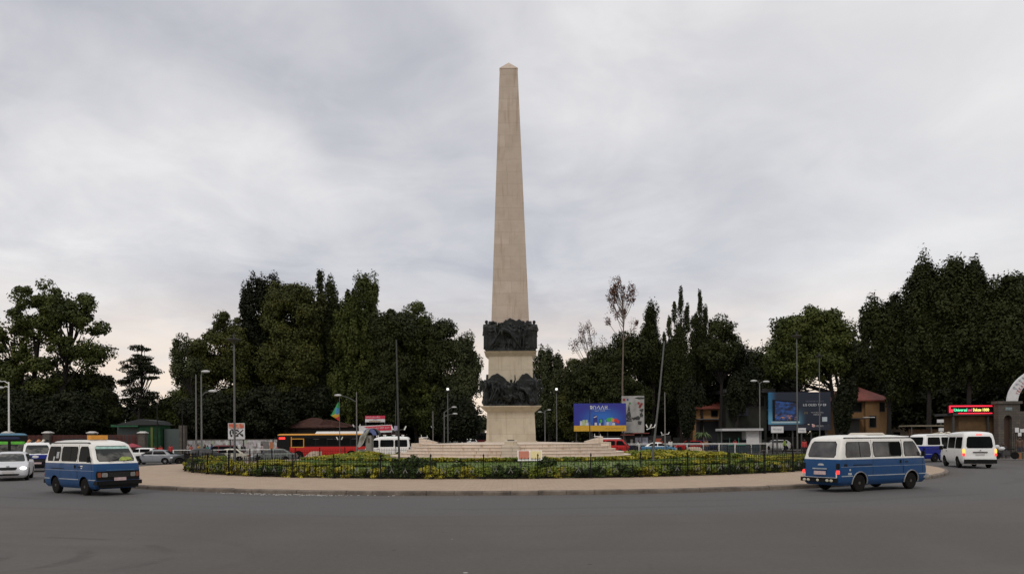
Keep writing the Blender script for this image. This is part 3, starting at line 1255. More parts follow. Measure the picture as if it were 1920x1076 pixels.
def cut_arches(me, xs, r, hw, mats_n):
    for x in xs:
        b = MB()
        b.tube([(x, -hw - .3, r * 1.02), (x, -hw + .34, r * 1.02)], r * 1.22, 24)
        b.tube([(x, hw - .34, r * 1.02), (x, hw + .3, r * 1.02)], r * 1.22, 24)
        cm = b.mesh('cut', M_under)
        cm.materials.clear()
        for m in me.materials:
            cm.materials.append(m)
        cm.polygons.foreach_set('material_index', [mats_n] * len(cm.polygons))
        co_ = bpy.data.objects.new('cut', cm)
        C.objects.link(co_)
        me = evaluated(me, [('BOOLEAN', dict(operation='DIFFERENCE', object=co_, solver='EXACT'))])
        C.objects.unlink(co_); bpy.data.objects.remove(co_)
    me.shade_smooth()
    me.set_sharp_from_angle(angle=R(28))
    return me


def paint(name, col, dirt=0.25):
    if name in MATS:
        return MATS[name]
    g = G(name)
    o = g.tc.outputs['Object']
    sp = g.n('SeparateXYZ'); g.put(o, sp.inputs[0])
    n = g.rng(g.noise(o, 2.2, 5, .65), .4, .75)
    low = g.rng(sp.outputs[2], .9, .25)
    f = g.math('MULTIPLY', g.math('ADD', g.math('MULTIPLY', low, .7), g.math('MULTIPLY', n, .45)), dirt)
    c = g.mix(f, col, (.085, .075, .06))
    g.put(c, g.b.inputs['Base Color'])
    g.put(g.math('ADD', g.math('MULTIPLY', n, .25), .3), g.b.inputs['Roughness'])
    g.b.inputs['Coat Weight'].default_value = .0
    g.b.inputs['Specular IOR Level'].default_value = .3
    g.b.inputs['Coat Roughness'].default_value = .12
    g.bump(g.noise(o, 1.6, 2, .5), .12, .03)
    return g.m


def window(root, sh, kind, a0, a1, z0, c0, c1, z1, gl=None, cr=.05, name='side_window', rub=.022):
    b = MB()
    sh.patch(b, kind, a0, a1, z0, c0, c1, z1, .004, 0, cr)
    sh.patch(b, kind, a0 + rub, a1 - rub, z0 + rub, c0 + rub, c1 - rub, z1 - rub, .009, 1, max(.01, cr - .01))
    return b.build(name, [M_blackp, gl or M_glass], root, 40)


def panel(root, sh, kind, a0, a1, z0, c0, c1, z1, m, name, off=.012, cr=.0, depth=.02):
    b = MB()
    sh.patch(b, kind, a0, a1, z0, c0, c1, z1, off, 0, cr, 4, 4, depth)
    return b.build(name, m, root, 40)


def seam(b, sh, kind, pts, wd=.008, off=.002, mi=0):
    """thin dark shut line"""
    for (a, z), (a2, z2) in zip(pts[:-1], pts[1:]):
        if abs(a - a2) < 1e-4 or abs(z2 - z) > .02:
            sh.patch(b, kind, a - wd, a + wd, min(z, z2), a2 - wd, a2 + wd, max(z, z2), off, mi, 0, 6, 1, .004)
        else:
            sh.patch(b, kind, min(a, a2), max(a, a2), z - wd, min(a, a2), max(a, a2), z + wd, off, mi, 0, 1, 6, .004)


M_blue = paint('taxi_blue', (.001, .052, .165), .2)
M_blueb = paint('taxi_deep_blue', (.001, .012, .2), .04)
M_vwhite = paint('taxi_white', (.76, .74, .69), .35)
M_vclean = paint('van_white', (.78, .78, .76), .15)
M_silver = paint('silver_paint', (.25, .26, .28), .1)
M_headd = mat('headlamp_dull', (.2, .2, .19), 0.2, 0.4, 12)
M_silverl = paint('pale_silver_paint', (.56, .56, .57), .06)
M_charcoal = paint('charcoal_paint', (.035, .038, .04), .15)
M_vcream = paint('cream_car_paint', (.6, .56, .46), .08)
M_sage = paint('grey_green_paint', (.17, .185, .17), .12)
M_maroon = paint('maroon_paint', (.13, .015, .02), .1)
M_vred = paint('bright_red_paint', (.5, .018, .018), .06)
M_lblue = paint('light_blue_paint', (.06, .19, .33), .2)
M_darkblue = paint('dark_blue_paint', (.015, .025, .07), .1)
M_windscreen = None


def mk_windscreen():
    g = G('windscreen')
    o = g.tc.outputs['Object']
    n = g.rng(g.noise(g.scale(o, (1, 1.3, 1.6)), 1.7, 3, .5, .4), .42, .62)
    c = g.mix(n, (.02, .024, .022), (.13, .125, .11))
    g.put(c, g.b.inputs['Base Color'])
    g.b.inputs['Roughness'].default_value = .12
    g.b.inputs['Specular IOR Level'].default_value = .25
    return g.m


M_windscreen = mk_windscreen()


def minibus(name, label, loc, rz, L_=4.45, WB=2.34, low=None, up=None, group=None, H=1.98, detail=2, open_rear=False, lit=False):
    low = low or M_blue; up = up or M_vwhite
    root = thing(name, label, 'minibus', loc, rz, group)
    k = H / 1.98
    f = L_ / 2; r = -L_ / 2
    sh = Shell([(.24 * k, f - .14, r + .10, .74, .05, .10), (.34 * k, f - .02, r + .02, .81, .07, .12), (.50 * k, f, r, .835, .08, .13), (.9 * k, f - .02, r + .01, .845, .08, .13),
                (1.13 * k, f - .07, r + .04, .835, .08, .13), (1.16 * k, f - .10, r + .05, .83, .08, .13), (1.50 * k, f - .34, r + .15, .785, .08, .13), (1.78 * k, f - .58, r + .27, .74, .08, .14),
                (1.84 * k, f - .68, r + .31, .725, .08, .15), (1.875 * k, f - .76, r + .35, .70, .09, .17), (1.93 * k, f - .98, r + .50, .62, .1, .2), (1.965 * k, f - 1.3, r + .8, .46, .1, .2), (1.98 * k, f - 1.7, r + 1.2, .25, .1, .15)])
    zs = [z * k for z in (.24, .29, .34, .42, .50, .535, .545, .7, .9, 1.02, 1.125, 1.135, 1.16, 1.3, 1.5, 1.65, 1.78, 1.84, 1.857, 1.875, 1.905, 1.93, 1.95, 1.965, 1.98)]
    fx = f - .98 if WB < 2.5 else f - .98
    rx = fx - WB
    me = sh.body(zs, lambda z: 1 if z > 1.13 * k else 0).mesh('body', [low, up, M_under])
    wr = .315
    me = cut_arches(me, (fx, rx), wr, .84, 2)
    body = ob('body', me, root)
    add_wheels(root, (fx, rx), 1.44, wr, .19)
    # waist and sill mouldings, gutter
    b = MB()
    for kd in 'LR':
        for a0, a1 in ((r + .15, rx - .40), (rx + .40, fx - .40), (fx + .40, f - .12)):
            sh.patch(b, kd, a0, a1, .545 * k, a0, a1, .575 * k, .012, 0, 0, 1, 4)
        sh.patch(b, kd, r + .42, f - .75, 1.86 * k, r + .45, f - .8, 1.885 * k, .022, 1, 0, 1, 6, .03)
        sh.patch(b, kd, r + .12, f - .18, .875 * k, r + .12, f - .18, .885 * k, .003, 0 if detail > 1 else 1, 0, 1, 6)
    b.build('moulding', [mat('trim_pale', (.32, .36, .4), .5, .2), M_blackp], root)
    # side windows
    s0, s1 = 1.2 * k, 1.74 * k
    if WB > 2.5:
        spans = [(r + .36, r + 1.72), (r + 1.86, f - 1.52)]
    else:
        spans = [(r + .34, r + 1.38), (r + 1.5, f - 1.52)]
    for kd in 'LR':
        for i, (a0, a1) in enumerate(spans):
            c0 = a0 + (.10 if i == 0 else 0)
            wdw = window(root, sh, kd, a0, a1, s0, c0, a1, s1, M_glassg if detail == 3 and kd == 'R' else M_glass, .06)
            if detail >= 2:
                b = MB()
                am = (a0 + a1) / 2 + .1
                sh.patch(b, kd, am - .015, am + .015, s0 + .02, am - .015, am + .015, s1 - .02, .014, 0, 0, 4, 1)
                if i == 1 and detail == 3 and kd == 'R':       # slid-open pane: dark gap
                    sh.patch(b, kd, am + .03, a1 - .03, s0 + .03, am + .03, a1 - .03, s1 - .03, .0135, 1, .03)
                b.build('sliding_pane', [M_blackp, M_under], wdw)
        window(root, sh, kd, f - 1.40, f - .42, s0 - .0, f - 1.36, f - .74, s1, M_glassg if detail == 3 and kd == 'R' else M_glass, .05, 'door_window')
        # shut lines
        b = MB()
        for a in (f - 1.46, f - 1.5 + .02) if detail > 1 else (f - 1.46,):
            seam(b, sh, kd, [(a, .36 * k), (a, 1.8 * k)], .006)
        seam(b, sh, kd, [(r + 1.8 if WB > 2.5 else r + 1.44, .36 * k), (r + 1.8 if WB > 2.5 else r + 1.44, 1.8 * k)], .006)
        seam(b, sh, kd, [(f - .36, .55 * k), (f - .36, 1.12 * k)], .006)
        b.build('shut_line', M_blackp, root)
        panel(root, sh, kd, f - 1.36, f - 1.22, .99 * k, f - 1.36, f - 1.22, 1.02 * k, M_blackp, 'door_handle', .03)
        panel(root, sh, kd, f - 1.66, f - 1.60, .96 * k, f - 1.66, f - 1.60, 1.07 * k, M_blackp, 'door_handle', .03)
        panel(root, sh, kd, r + .75, r + 1.75, .925 * k, r + .75, r + 1.75, .95 * k, M_blackp, 'slide_rail', .012)
        # mirror
        sg = 1 if kd == 'L' else -1
        b = MB()
        b.box((f - .42, sg * .91, 1.28 * k), (.06, .13, .2), top=.9)
        b.tube([(f - .5, sg * .8, 1.2 * k), (f - .44, sg * .9, 1.24 * k)], .015, 6)
        b.build('wing_mirror', M_blackp, root)
        if detail == 3:
            b = MB()
            for ax in (fx, rx):
                pts = [(ax + .40 * math.cos(t), sg * (sh.hw(.33 + .40 * max(0, math.sin(t))) + .004), .325 + .40 * math.sin(t)) for t in np.linspace(-.1, PI + .1, 15)]
                b.tube(pts, .022, 5)
            b.build('arch_lip', mat('dull_chrome', (.3, .3, .29), .45, .3, 8, metal=.4), root)
    # front
    window(root, sh, 'F', -.70, .70, 1.21 * k, -.60, .60, 1.76 * k, M_windscreen, .06, 'windscreen')
    panel(root, sh, 'F', -.80, .80, .55 * k, -.80, .80, .87 * k, M_blackp, 'grille', .012, .02, .06)
    for sg in (-1, 1):
        c = sg * .52
        panel(root, sh, 'F', c - .10, c + .10, .665 * k, c - .10, c + .10, .81 * k, M_headlit if lit else M_headd, 'headlight', .02, .02)
        c = sg * .70
        panel(root, sh, 'F', c - .055, c + .055, .66 * k, c - .055, c + .055, .82 * k, M_amberoff, 'indicator', .03, .01, .06)
    b = MB()
    for q in (.68, .72, .76, .80):
        sh.patch(b, 'F', -.38, .38, (q - .006) * k, -.38, .38, (q + .006) * k, .02, 0, 0, 1, 4)
    b.build('grille_bar', M_dgrey, root)
    b = MB()
    b.box((f + .02, 0, .46 * k), (.09, 1.58, .15)); b.box((f - .12, .80, .46 * k), (.3, .06, .13)); b.box((f - .12, -.80, .46 * k), (.3, .06, .13)); b.box((f - .05, 0, .34 * k), (.1, 1.4, .12))
    bp = b.build('front_bumper', M_blackp if detail != 3 else mat('dull_chrome', (.3, .3, .29), .45, .3, 8, metal=.4), root)
    b = MB(); b.box((f + .045, .0, .585 * k), (.015, .44, .12))
    b.build('number_plate', M_platep, root)
    b = MB()
    for y in (-.35, .2):
        b.tube([(sh.xf(1.2 * k) + .03, y, 1.2 * k), (sh.xf(1.3 * k) + .03, y + .42, 1.3 * k)], .01, 5)
    b.build('wiper', M_blackp, root)
    # rear
    window(root, sh, 'B', -.63, .63, 1.2 * k, -.55, .55, 1.76 * k, M_glassg if detail == 3 else M_glass, .07, 'rear_window')
    for sg in (-1, 1):
        c = sg * .755
        panel(root, sh, 'B', c - .05, c + .05, .63 * k, c - .05, c + .05, .76 * k, M_tail if lit or detail == 3 else M_tailoff, 'tail_light', .03, .01, .08)
        panel(root, sh, 'B', c - .055, c + .055, .81 * k, c - .055, c + .055, 1.0 * k, M_blackp, 'tail_cluster', .028, .01, .08)
    b = MB(); b.box((r - .05, 0, .43 * k), (.12, 1.56, .15))
    rb = b.build('rear_bumper', M_blackp, root)
    if detail == 3:
        b = MB()
        for y in (-.6, -.42, .42, .6):
            b.ball((r - .115, y, .43), (.012, .075, .05), 8, 6)
        b.ball((r - .115, 0, .43), (.012, .06, .05), 8, 6)
        b.build('bumper_marking', mat('bumper_mark', (.5, .46, .34), .6, .3, 20), rb)
    b = MB(); b.box((r - .015, -.02, .665 * k), (.02, .52, .13)); b.build('number_plate', M_platep, root)
    b = MB(); b.box((r - .02, -.02, .81 * k), (.03, .62, .045)); b.build('plate_lamp_bar', mat('trim_pale', (.32, .36, .4), .5, .2), root)
    return root, sh


def hiace(name, label, loc, rz, paintm, H=2.24, L_=4.7, lit=True, group=None, rack=False):
    root = thing(name, label, 'van', loc, rz, group)
    f = L_ / 2; r = -L_ / 2
    sh = Shell([(.25, f - .12, r + .08, .80, .06, .12), (.36, f, r + .01, .88, .08, .14), (.5, f + .01, r, .92, .09, .15), (.85, f - .03, r, .935, .1, .16), (1.05, f - .16, r + .01, .93, .1, .16),
                (1.12, f - .26, r + .02, .925, .1, .16), (1.7, f - .78, r + .09, .86, .1, .15), (2.02, f - 1.06, r + .17, .80, .1, .16), (2.1, f - 1.2, r + .22, .765, .1, .18), (2.17, f - 1.42, r + .36, .66, .1, .2), (2.215, f - 1.7, r + .7, .45, .1, .2), (2.24, f - 2.2, r + 1.2, .2, .1, .1)])
    zs = [.25, .3, .36, .43, .5, .68, .85, .95, 1.05, 1.12, 1.3, 1.5, 1.7, 1.9, 2.02, 2.06, 2.1, 2.14, 2.17, 2.195, 2.215, 2.24]
    me = sh.body(zs, lambda z: 0).mesh('body', [paintm, M_under])
    fx = f - 1.0; rx = fx - 2.57
    me = cut_arches(me, (fx, rx), .33, .93, 1)
    ob('body', me, root)
    add_wheels(root, (fx, rx), 1.62, .33, .2)
    for kd in 'LR':
        window(root, sh, kd, r + .3, r + 1.55, 1.2, r + .34, r + 1.55, 1.9)
        window(root, sh, kd, r + 1.65, f - 1.7, 1.2, r + 1.65, f - 1.72, 1.9)
        window(root, sh, kd, f - 1.58, f - .62, 1.14, f - 1.56, f - 1.05, 1.88, None, .05, 'door_window')
        sg = 1 if kd == 'L' else -1
        b = MB(); b.box((f - .62, sg * 1.02, 1.2), (.12, .2, .26), top=.9); b.tube([(f - .7, sg * .9, 1.1), (f - .64, sg * .98, 1.15)], .02, 6); b.build('wing_mirror', M_blackp, root)
        b = MB()
        for a in (f - 1.64, r + 1.6):
            seam(b, sh, kd, [(a, .4), (a, 1.98)], .006)
        b.build('shut_line', M_blackp, root)
        panel(root, sh, kd, f - 1.6, f - 1.44, 1.0, f - 1.6, f - 1.44, 1.04, M_blackp, 'door_handle', .03)
    window(root, sh, 'F', -.76, .76, 1.14, -.66, .66, 1.98, M_windscreen, .06, 'windscreen')
    panel(root, sh, 'F', -.55, .55, .62, -.5, .5, .78, M_blackp, 'grille', .012, .02)
    for sg in (-1, 1):
        c = sg * .66
        panel(root, sh, 'F', c - .13, c + .13, .68, c - .1, c + .1, .92, M_head, 'headlight', .02, .03)
    window(root, sh, 'B', -.74, .74, 1.22, -.66, .66, 1.93, None, .08, 'rear_window')
    for sg in (-1, 1):
        c = sg * .865
        t = panel(root, sh, 'B', c - .055, c + .055, .92, c - .055, c + .055, 1.17, M_amber if lit else M_tailoff, 'tail_light', .03, .01, .1)
        panel(root, sh, 'B', c - .055, c + .055, .76, c - .055, c + .055, .91, M_tail if lit else M_tailoff, 'brake_light', .03, .01, .1)
    panel(root, sh, 'B', -.16, .16, 2.03, -.16, .16, 2.07, M_tail if lit else M_tailoff, 'high_brake_light', .03)
    b = MB(); b.box((r - .03, 0, .42), (.1, 1.76, .24)); b.build('rear_bumper', M_blackp, root)
    b = MB(); b.box((r - .02, 0, .60), (.06, 1.72, .10)); b.build('rear_step', paintm, root)
    b = MB(); b.box((r - .02, 0, .98), (.04, .78, .055)); b.build('tailgate_handle', M_blackp, root)
    b = MB(); b.box((r - .012, 0, .86), (.02, .48, .13)); b.build('number_plate', M_plate, root)
    b = MB(); b.ball((r - .01, 0, 1.1), (.015, .07, .045), 10, 6); b.build('badge', M_chrome, root)
    b = MB(); b.box((f + .0, 0, .45), (.1, 1.7, .2)); b.build('front_bumper', paintm, root)
    if rack:
        for x in (-1.5, -.6, .3, 1.0):
            b = MB()
            for y in (-.55, .55):
                b.box((x, y, 2.26), (.08, .08, .16)); b.box((x, y, 2.36), (.16, .12, .06))
            b.build('roof_foot', M_white, root)
    return root


SEDAN = dict(L=4.4, WB=2.55, f=2.2, oh=.85, rows=lambda f, r, H: [
    (.18, f - .14, r + .14, .74, .12, .2), (.28, f - .01, r + .02, .82, .16, .24), (.42, f, r, .85, .17, .26), (.6, f - .04, r + .0, .855, .17, .26), (.72, f - .12, r + .02, .85, .16, .25),
    (.80, f - .35, r + .03, .845, .12, .2), (.87, f - .72, r + .06, .835, .08, .16), (.92, f - 1.02, r + .12, .82, .06, .13), (.95, f - 1.12, r + .52, .80, .06, .12),
    (1.15, f - 1.42, r + .78, .73, .07, .13), (H - .12, f - 1.72, r + 1.12, .645, .08, .15), (H - .06, f - 1.86, r + 1.27, .60, .09, .17), (H - .02, f - 2.05, r + 1.5, .5, .08, .18), (H, f - 2.3, r + 1.85, .3, .06, .12)])
HATCH = lambda f, r, H: [
    (.18, f - .14, r + .14, .72, .12, .2), (.28, f - .01, r + .02, .80, .16, .24), (.42, f, r, .83, .17, .26), (.6, f - .04, r + .0, .835, .17, .26), (.74, f - .14, r + .02, .83, .16, .25),
    (.84, f - .4, r + .02, .825, .12, .2), (.91, f - .72, r + .03, .815, .08, .16), (.96, f - .98, r + .06, .80, .06, .13),
    (1.18, f - 1.32, r + .2, .73, .07, .13), (H - .12, f - 1.62, r + .42, .65, .08, .15), (H - .06, f - 1.76, r + .55, .6, .09, .17), (H - .02, f - 1.95, r + .8, .5, .08, .18), (H, f - 2.2, r + 1.2, .3, .06, .12)]


def sedan(name, label, loc, rz, pm, H=1.45, L_=4.4, WB=2.55, hatch=False, cat='car', group=None, lit=False, rim='steel', roofm=None, rack=None, glassm=None):
    root = thing(name, label, cat, loc, rz, group)
    f = L_ / 2; r = -f
    rows = (HATCH if hatch else SEDAN['rows'])(f, r, H)
    sh = Shell(rows)
    zs = sorted(set([q[0] for q in rows] + [.23, .35, .5, .66, .76, 1.05, (1.15 + H - .12) / 2, H - .09, H - .04]))
    me = sh.body(zs, lambda z: 1 if z > .95 else 0).mesh('body', [pm, roofm or pm, M_under])
    fx = f - .86; rx = fx - WB; wr = .305
    me = cut_arches(me, (fx, rx), wr, .85, 2)
    ob('body', me, root)
    add_wheels(root, (fx, rx), 1.5, wr, .18, rim)
    zt = H - .13
    c1 = f - 1.75 if not hatch else f - 1.68
    cr_ = r + 1.15 if not hatch else r + .55
    br_ = r + .7 if not hatch else r + .45
    mid = (fx + rx) / 2 - .1
    gm = glassm or M_glass
    for kd in 'LR':
        window(root, sh, kd, mid + .04, f - 1.2, .985, mid + .04, c1 - .02, zt, gm, .03, 'door_window', .016)
        window(root, sh, kd, br_ + .2, mid - .04, .985, cr_ + .08, mid - .04, zt, gm, .03, 'door_window', .016)
        b = MB()
        for a in (mid, f - 1.12, max(br_ + .1, rx + .34)):
            seam(b, sh, kd, [(a, .34), (a, .95)], .005)
        b.build('shut_line', M_blackp, root)
        for a in (mid + .1, br_ + .42):
            panel(root, sh, kd, a, a + .16, .82, a, a + .16, .85, pm, 'door_handle', .03)
        sg = 1 if kd == 'L' else -1
        b = MB(); b.box((f - 1.3, sg * .92, 1.0), (.12, .2, .13), top=.85); b.build('wing_mirror', pm, root)
    window(root, sh, 'F', -.66, .66, .975, -.54, .54, zt + .02, M_windscreen, .04, 'windscreen', .016)
    if hatch:
        window(root, sh, 'B', -.6, .6, .98, -.5, .5, zt, gm, .05, 'rear_window', .016)
    else:
        window(root, sh, 'B', -.6, .6, .98, -.5, .5, zt, gm, .04, 'rear_window', .016)
    panel(root, sh, 'F', -.34, .34, .55, -.4, .4, .69, M_blackp, 'grille', .012, .03)
    panel(root, sh, 'F', -.45, .45, .28, -.5, .5, .36, M_blackp, 'lower_grille', .012, .02)
    b = MB(); sh.patch(b, 'F', -.36, .36, .69, -.36, .36, .705, .02, 0, 0, 1, 4); b.build('grille_trim', M_chrome, root)
    for sg in (-1, 1):
        b = MB(); b.ball((f - .26, sg * .645, .64), (.2, .16, .085), 12, 8)
        b.build('headlight', M_headlit if lit else M_head, root, 60)
        b = MB(); b.ball((r + .13, sg * .66, .72), (.12, .17, .09), 12, 8)
        b.build('tail_light', M_tailoff, root, 60)
    b = MB(); b.box((f + .01, 0, .44), (.02, .46, .12)); b.build('number_plate', M_plate, root)
    b = MB(); b.box((r - .01, 0, .62), (.02, .46, .12)); b.build('number_plate', M_plate, root)
    if rack:
        b = MB()
        for x in (-.6, .1):
            b.box((x, 0, H + .03), (.05, 1.0, .04))
        b.build('roof_bar', M_blackp, root)
    return root


def at(px, d):
    x = X(px, d)
    return (x, d, gz(x, d))


# --- the two minibus taxis in front
v1, s1_ = minibus('minibus_taxi', 'dented blue and white minibus taxi at left with an orange box on its roof', (-16.30, 29.55, 0), R(-36), 4.3, 2.34, group='blue and white minibus taxis', H=2.06)
f_ = 2.2
b = MB(); b.box((.7, -.1, 2.15), (.3, .62, .16)); b.build('roof_box', mat('orange_sign', (.62, .27, .03), .6, .2, 6), v1)
b = MB()
for y in (-.6, .6):
    b.tube([(-1.5, y, 2.08), (.8, y, 2.10)], .018, 6)
for x in (-1.4, -.6, .2):
    b.tube([(x, -.62, 2.08), (x, .62, 2.08)], .015, 6)
b.build('roof_rack', M_blackp, v1)
b = MB(); s1_.patch(b, 'F', -.62, .62, 1.72, -.60, .60, 1.81, .016, 0, .02); b.build('sun_strip', mat('green_strip', (.30, .47, .42), .4, .3, 8), v1)
b = MB(); s1_.patch(b, 'F', .02, .62, 1.28, .18, .52, 1.42, .014, 0, .05); b.build('dashboard_cloth', mat('yellow_cloth', (.30, .36, .08), .9, .4, 12), v1)
b = MB(); s1_.patch(b, 'F', -.5, .62, .935, -.42, .55, .95, .016, 0, .005)
b.build('dent_crease', M_lblue, v1)
b = MB()
s1_.patch(b, 'R', -1.05, -.86, 1.36, -1.02, -.83, 1.6, .016, 0); s1_.patch(b, 'R', -1.3, -1.2, 1.25, -1.28, -1.14, 1.42, .016, 0)
b.build('window_sticker', mat('sticker', (.4, .41, .4), .6, .3, 15), v1)
b = MB(); s1_.patch(b, 'R', .95, 1.12, 1.06, .95, 1.12, 1.1, .01, 0); s1_.patch(b, 'R', .98, 1.08, .99, .98, 1.08, 1.02, .01, 0); b.build('door_lettering', M_vwhite, v1)

v2, s2_ = minibus('minibus_taxi', 'blue and white minibus taxi driving away at right with both rear lamps lit', (13.42, 28.95, 0), R(27), 4.95, 2.85, group='blue and white minibus taxis', detail=3, H=2.06)
b = MB(); b.box((.05, 0, 2.10), (.95, .9, .07), top=.85); b.build('roof_hatch', M_cream, v2)
b = MB()
b.tube([(.9, -.5, 2.06), (1.2, .5, 2.03)], .02, 6); b.tube([(.9, .5, 2.06), (1.15, -.5, 2.05)], .02, 6)
b.build('roof_rope', M_blackp, v2)
b = MB(); s2_.patch(b, 'R', -2.0, -1.82, .62, -2.0, -1.82, .70, .01, 0, .02); s2_.patch(b, 'R', -1.94, -1.86, .76, -1.94, -1.86, .84, .01, 0, .03)
b.build('filler_patch', mat('sticker', (.4, .41, .4), .6, .3, 15), v2)
b = MB(); s2_.patch(b, 'R', -2.2, -2.05, .93, -2.2, -2.05, 1.02, .01, 0, .01); b.build('side_vent', M_blackp, v2)
b = MB(); s2_.patch(b, 'B', -.2, .1, .96, -.12, .05, 1.03, .012, 0, .03); b.build('tailgate_sticker', mat('sticker', (.4, .41, .4), .6, .3, 15), v2)
b = MB(); s2_.patch(b, 'B', -.7, .7, .5, -.7, .7, .535, .014, 0); s2_.patch(b, 'B', -.73, -.69, .5, -.72, -.68, .72, .014, 0); s2_.patch(b, 'B', .69, .73, .5, .68, .72, .7, .014, 0)
b.build('bare_edge', M_vwhite, v2)

# --- others
d = 51.5
v3, s3_ = minibus('minibus_taxi', 'blue and white minibus taxi facing us with an orange tarp on its roof', at(70, d), R(-58), 4.4, 2.34, low=M_blueb, up=M_vclean, group='blue and white minibus taxis', detail=1)
b = MB()
rr_ = random.Random(4)
for k, (m, y) in enumerate(((0, -.4), (1, -.15), (0, .12), (2, .4), (1, .6))):
    b.tube([(1.2 - .1 * abs(y), y - .16, 1.9), (.9, y - .05, 2.05), (.2, y, 2.04), (-.6, y + .03, 1.99)], [.06, .09, .08, .05], 7, m)
b.build('roof_tarp', [mat('orange_cloth', (.5, .22, .08), .8, .3, 8), M_blackp, M_cream], v3)
b = MB(); b.ball((2.17, -.12, 1.0), (.02, .2, .09), 10, 6); b.build('front_badge', M_white, v3)
d = 58.5
v4, s4_ = minibus('minibus_taxi', 'deep blue and white minibus taxi half hidden between the front taxi and the white van', at(1757, d), R(22), 4.75, 2.6, low=M_blueb, up=M_vclean, group='blue and white minibus taxis', H=2.12, detail=1)
b = MB()
for x in (.2, 1.0):
    b.tube([(x, -.6, 2.1), (x, 0, 2.2), (x, .6, 2.1)], .04, 6)
    b.ball((x, -.2, 2.2), (.15, .12, .08), 8, 6)
b.build('roof_luggage', M_cream, v4)
v5 = hiace('white_van', 'white van driving away beside the gate with glowing orange rear lights', (28.75, 48.2, 0), R(76), M_vclean)
d = 40.5
v6 = sedan('saloon_car', 'pale silver saloon with lit headlamps coming towards us at the left edge', at(23, d), R(-62), M_silverl, 1.47, 4.45, lit=True)
b = MB(); b.ball((2.13, 0, .745), (.03, .08, .055), 10, 6); b.build('badge', M_chrome, v6)
d = 75.5
sedan('saloon_car', 'silver saloon seen from the side on the far side of the roundabout', at(291, d), R(186), M_silver, 1.45, 4.45, rim='alloy')
d = 66
sedan('saloon_car', 'dark charcoal saloon nosing out behind the ochre lozenge gate', at(371, d), R(197), M_charcoal, 1.42, 4.5, glassm=M_glassg)
d = 79
sedan('hatchback_car', 'cream coloured car behind the dark saloon and the tall lamp post', at(427, d), R(192), M_vcream, 1.46, 4.4, hatch=False)
d = 90
sedan('estate_car', 'maroon car with only its roof showing above the cream car', at(412, d), R(188), M_maroon, 1.74, 4.6, WB=2.7, hatch=True)
d = 77
sedan('saloon_car', 'grey green saloon in front of the red bus nose', at(514, d), R(190), M_sage, 1.42, 4.5, glassm=M_glassg)
d = 88
sedan('hatchback_car', 'small white hatchback between the front taxi and the silver saloon', at(262, d), R(185), M_vclean, 1.5, 4.0, hatch=True)
d = 76
hiace('white_van', 'white van with roof bar feet behind the arched booth', at(727, d), R(182), M_vclean, lit=False, rack=True, L_=4.7)
# red minivan
d = 84
rmv = minibus('red_minivan', 'red minivan with a white roof beyond the right end of the steps', at(1146, d), R(-12), 4.0, 2.2, low=M_vred, up=M_vred, H=1.85, detail=1)[0]
b = MB(); b.box((-.3, 0, 1.87), (2.9, 1.2, .09), top=.8); b.build('roof_panel', M_vclean, rmv)
rmv['category'] = 'minivan'
d = 86
sedan('taxi_car', 'blue and white saloon taxi by the white railing', at(1236, d), R(-14), M_lblue, 1.42, 4.2, roofm=M_vclean)
for px, d, pm, lab, hh in ((1190, 103, M_darkblue, 'dark blue car parked behind the left end of the white railing', 1.5), (1290, 104, M_vred, 'red car parked behind the white railing left of the blue one', 1.5),
                        (1325, 106, M_darkblue, 'dark blue car parked behind the white railing under the palm', 1.55), (1395, 105, M_blueb, 'bright blue car parked behind the railing before the white kiosk', 1.5),
                        (1452, 106, M_vclean, 'white car parked at the right end of the white railing', 1.5)):
    sedan('parked_car', lab, (X(px, d), d, 0.0), R(rr_.choice([0, 180]) + rr_.uniform(-8, 8)), pm, hh, 4.3, hatch=True, group='cars parked behind the white railing')
for i, (px, d, pm, lab) in enumerate(((866, 150, M_charcoal, 'far off dark car left of the pedestal'), (879, 146, M_vclean, 'far off white car left of the pedestal beyond the steps'), (893, 152, M_silver, 'far off silver car close to the pedestal'),
                                      (852, 158, M_sage, 'far off grey car down the avenue beyond the lit lamp'), (903, 165, M_maroon, 'far off maroon car hard against the pedestal edge'))):
    x = X(px, d)
    sedan('distant_car', lab, (x, d, .35), R(100 + 20 * i), pm, 1.5, 4.3, hatch=bool(i % 2), group='distant traffic down the avenue')
d = 92
sedan('jeep', 'dark car with a pale roof beyond the taxi roofs near the ochre house', at(1682, d), R(150), M_charcoal, 1.95, 4.4, hatch=True, roofm=M_vclean, cat='car')


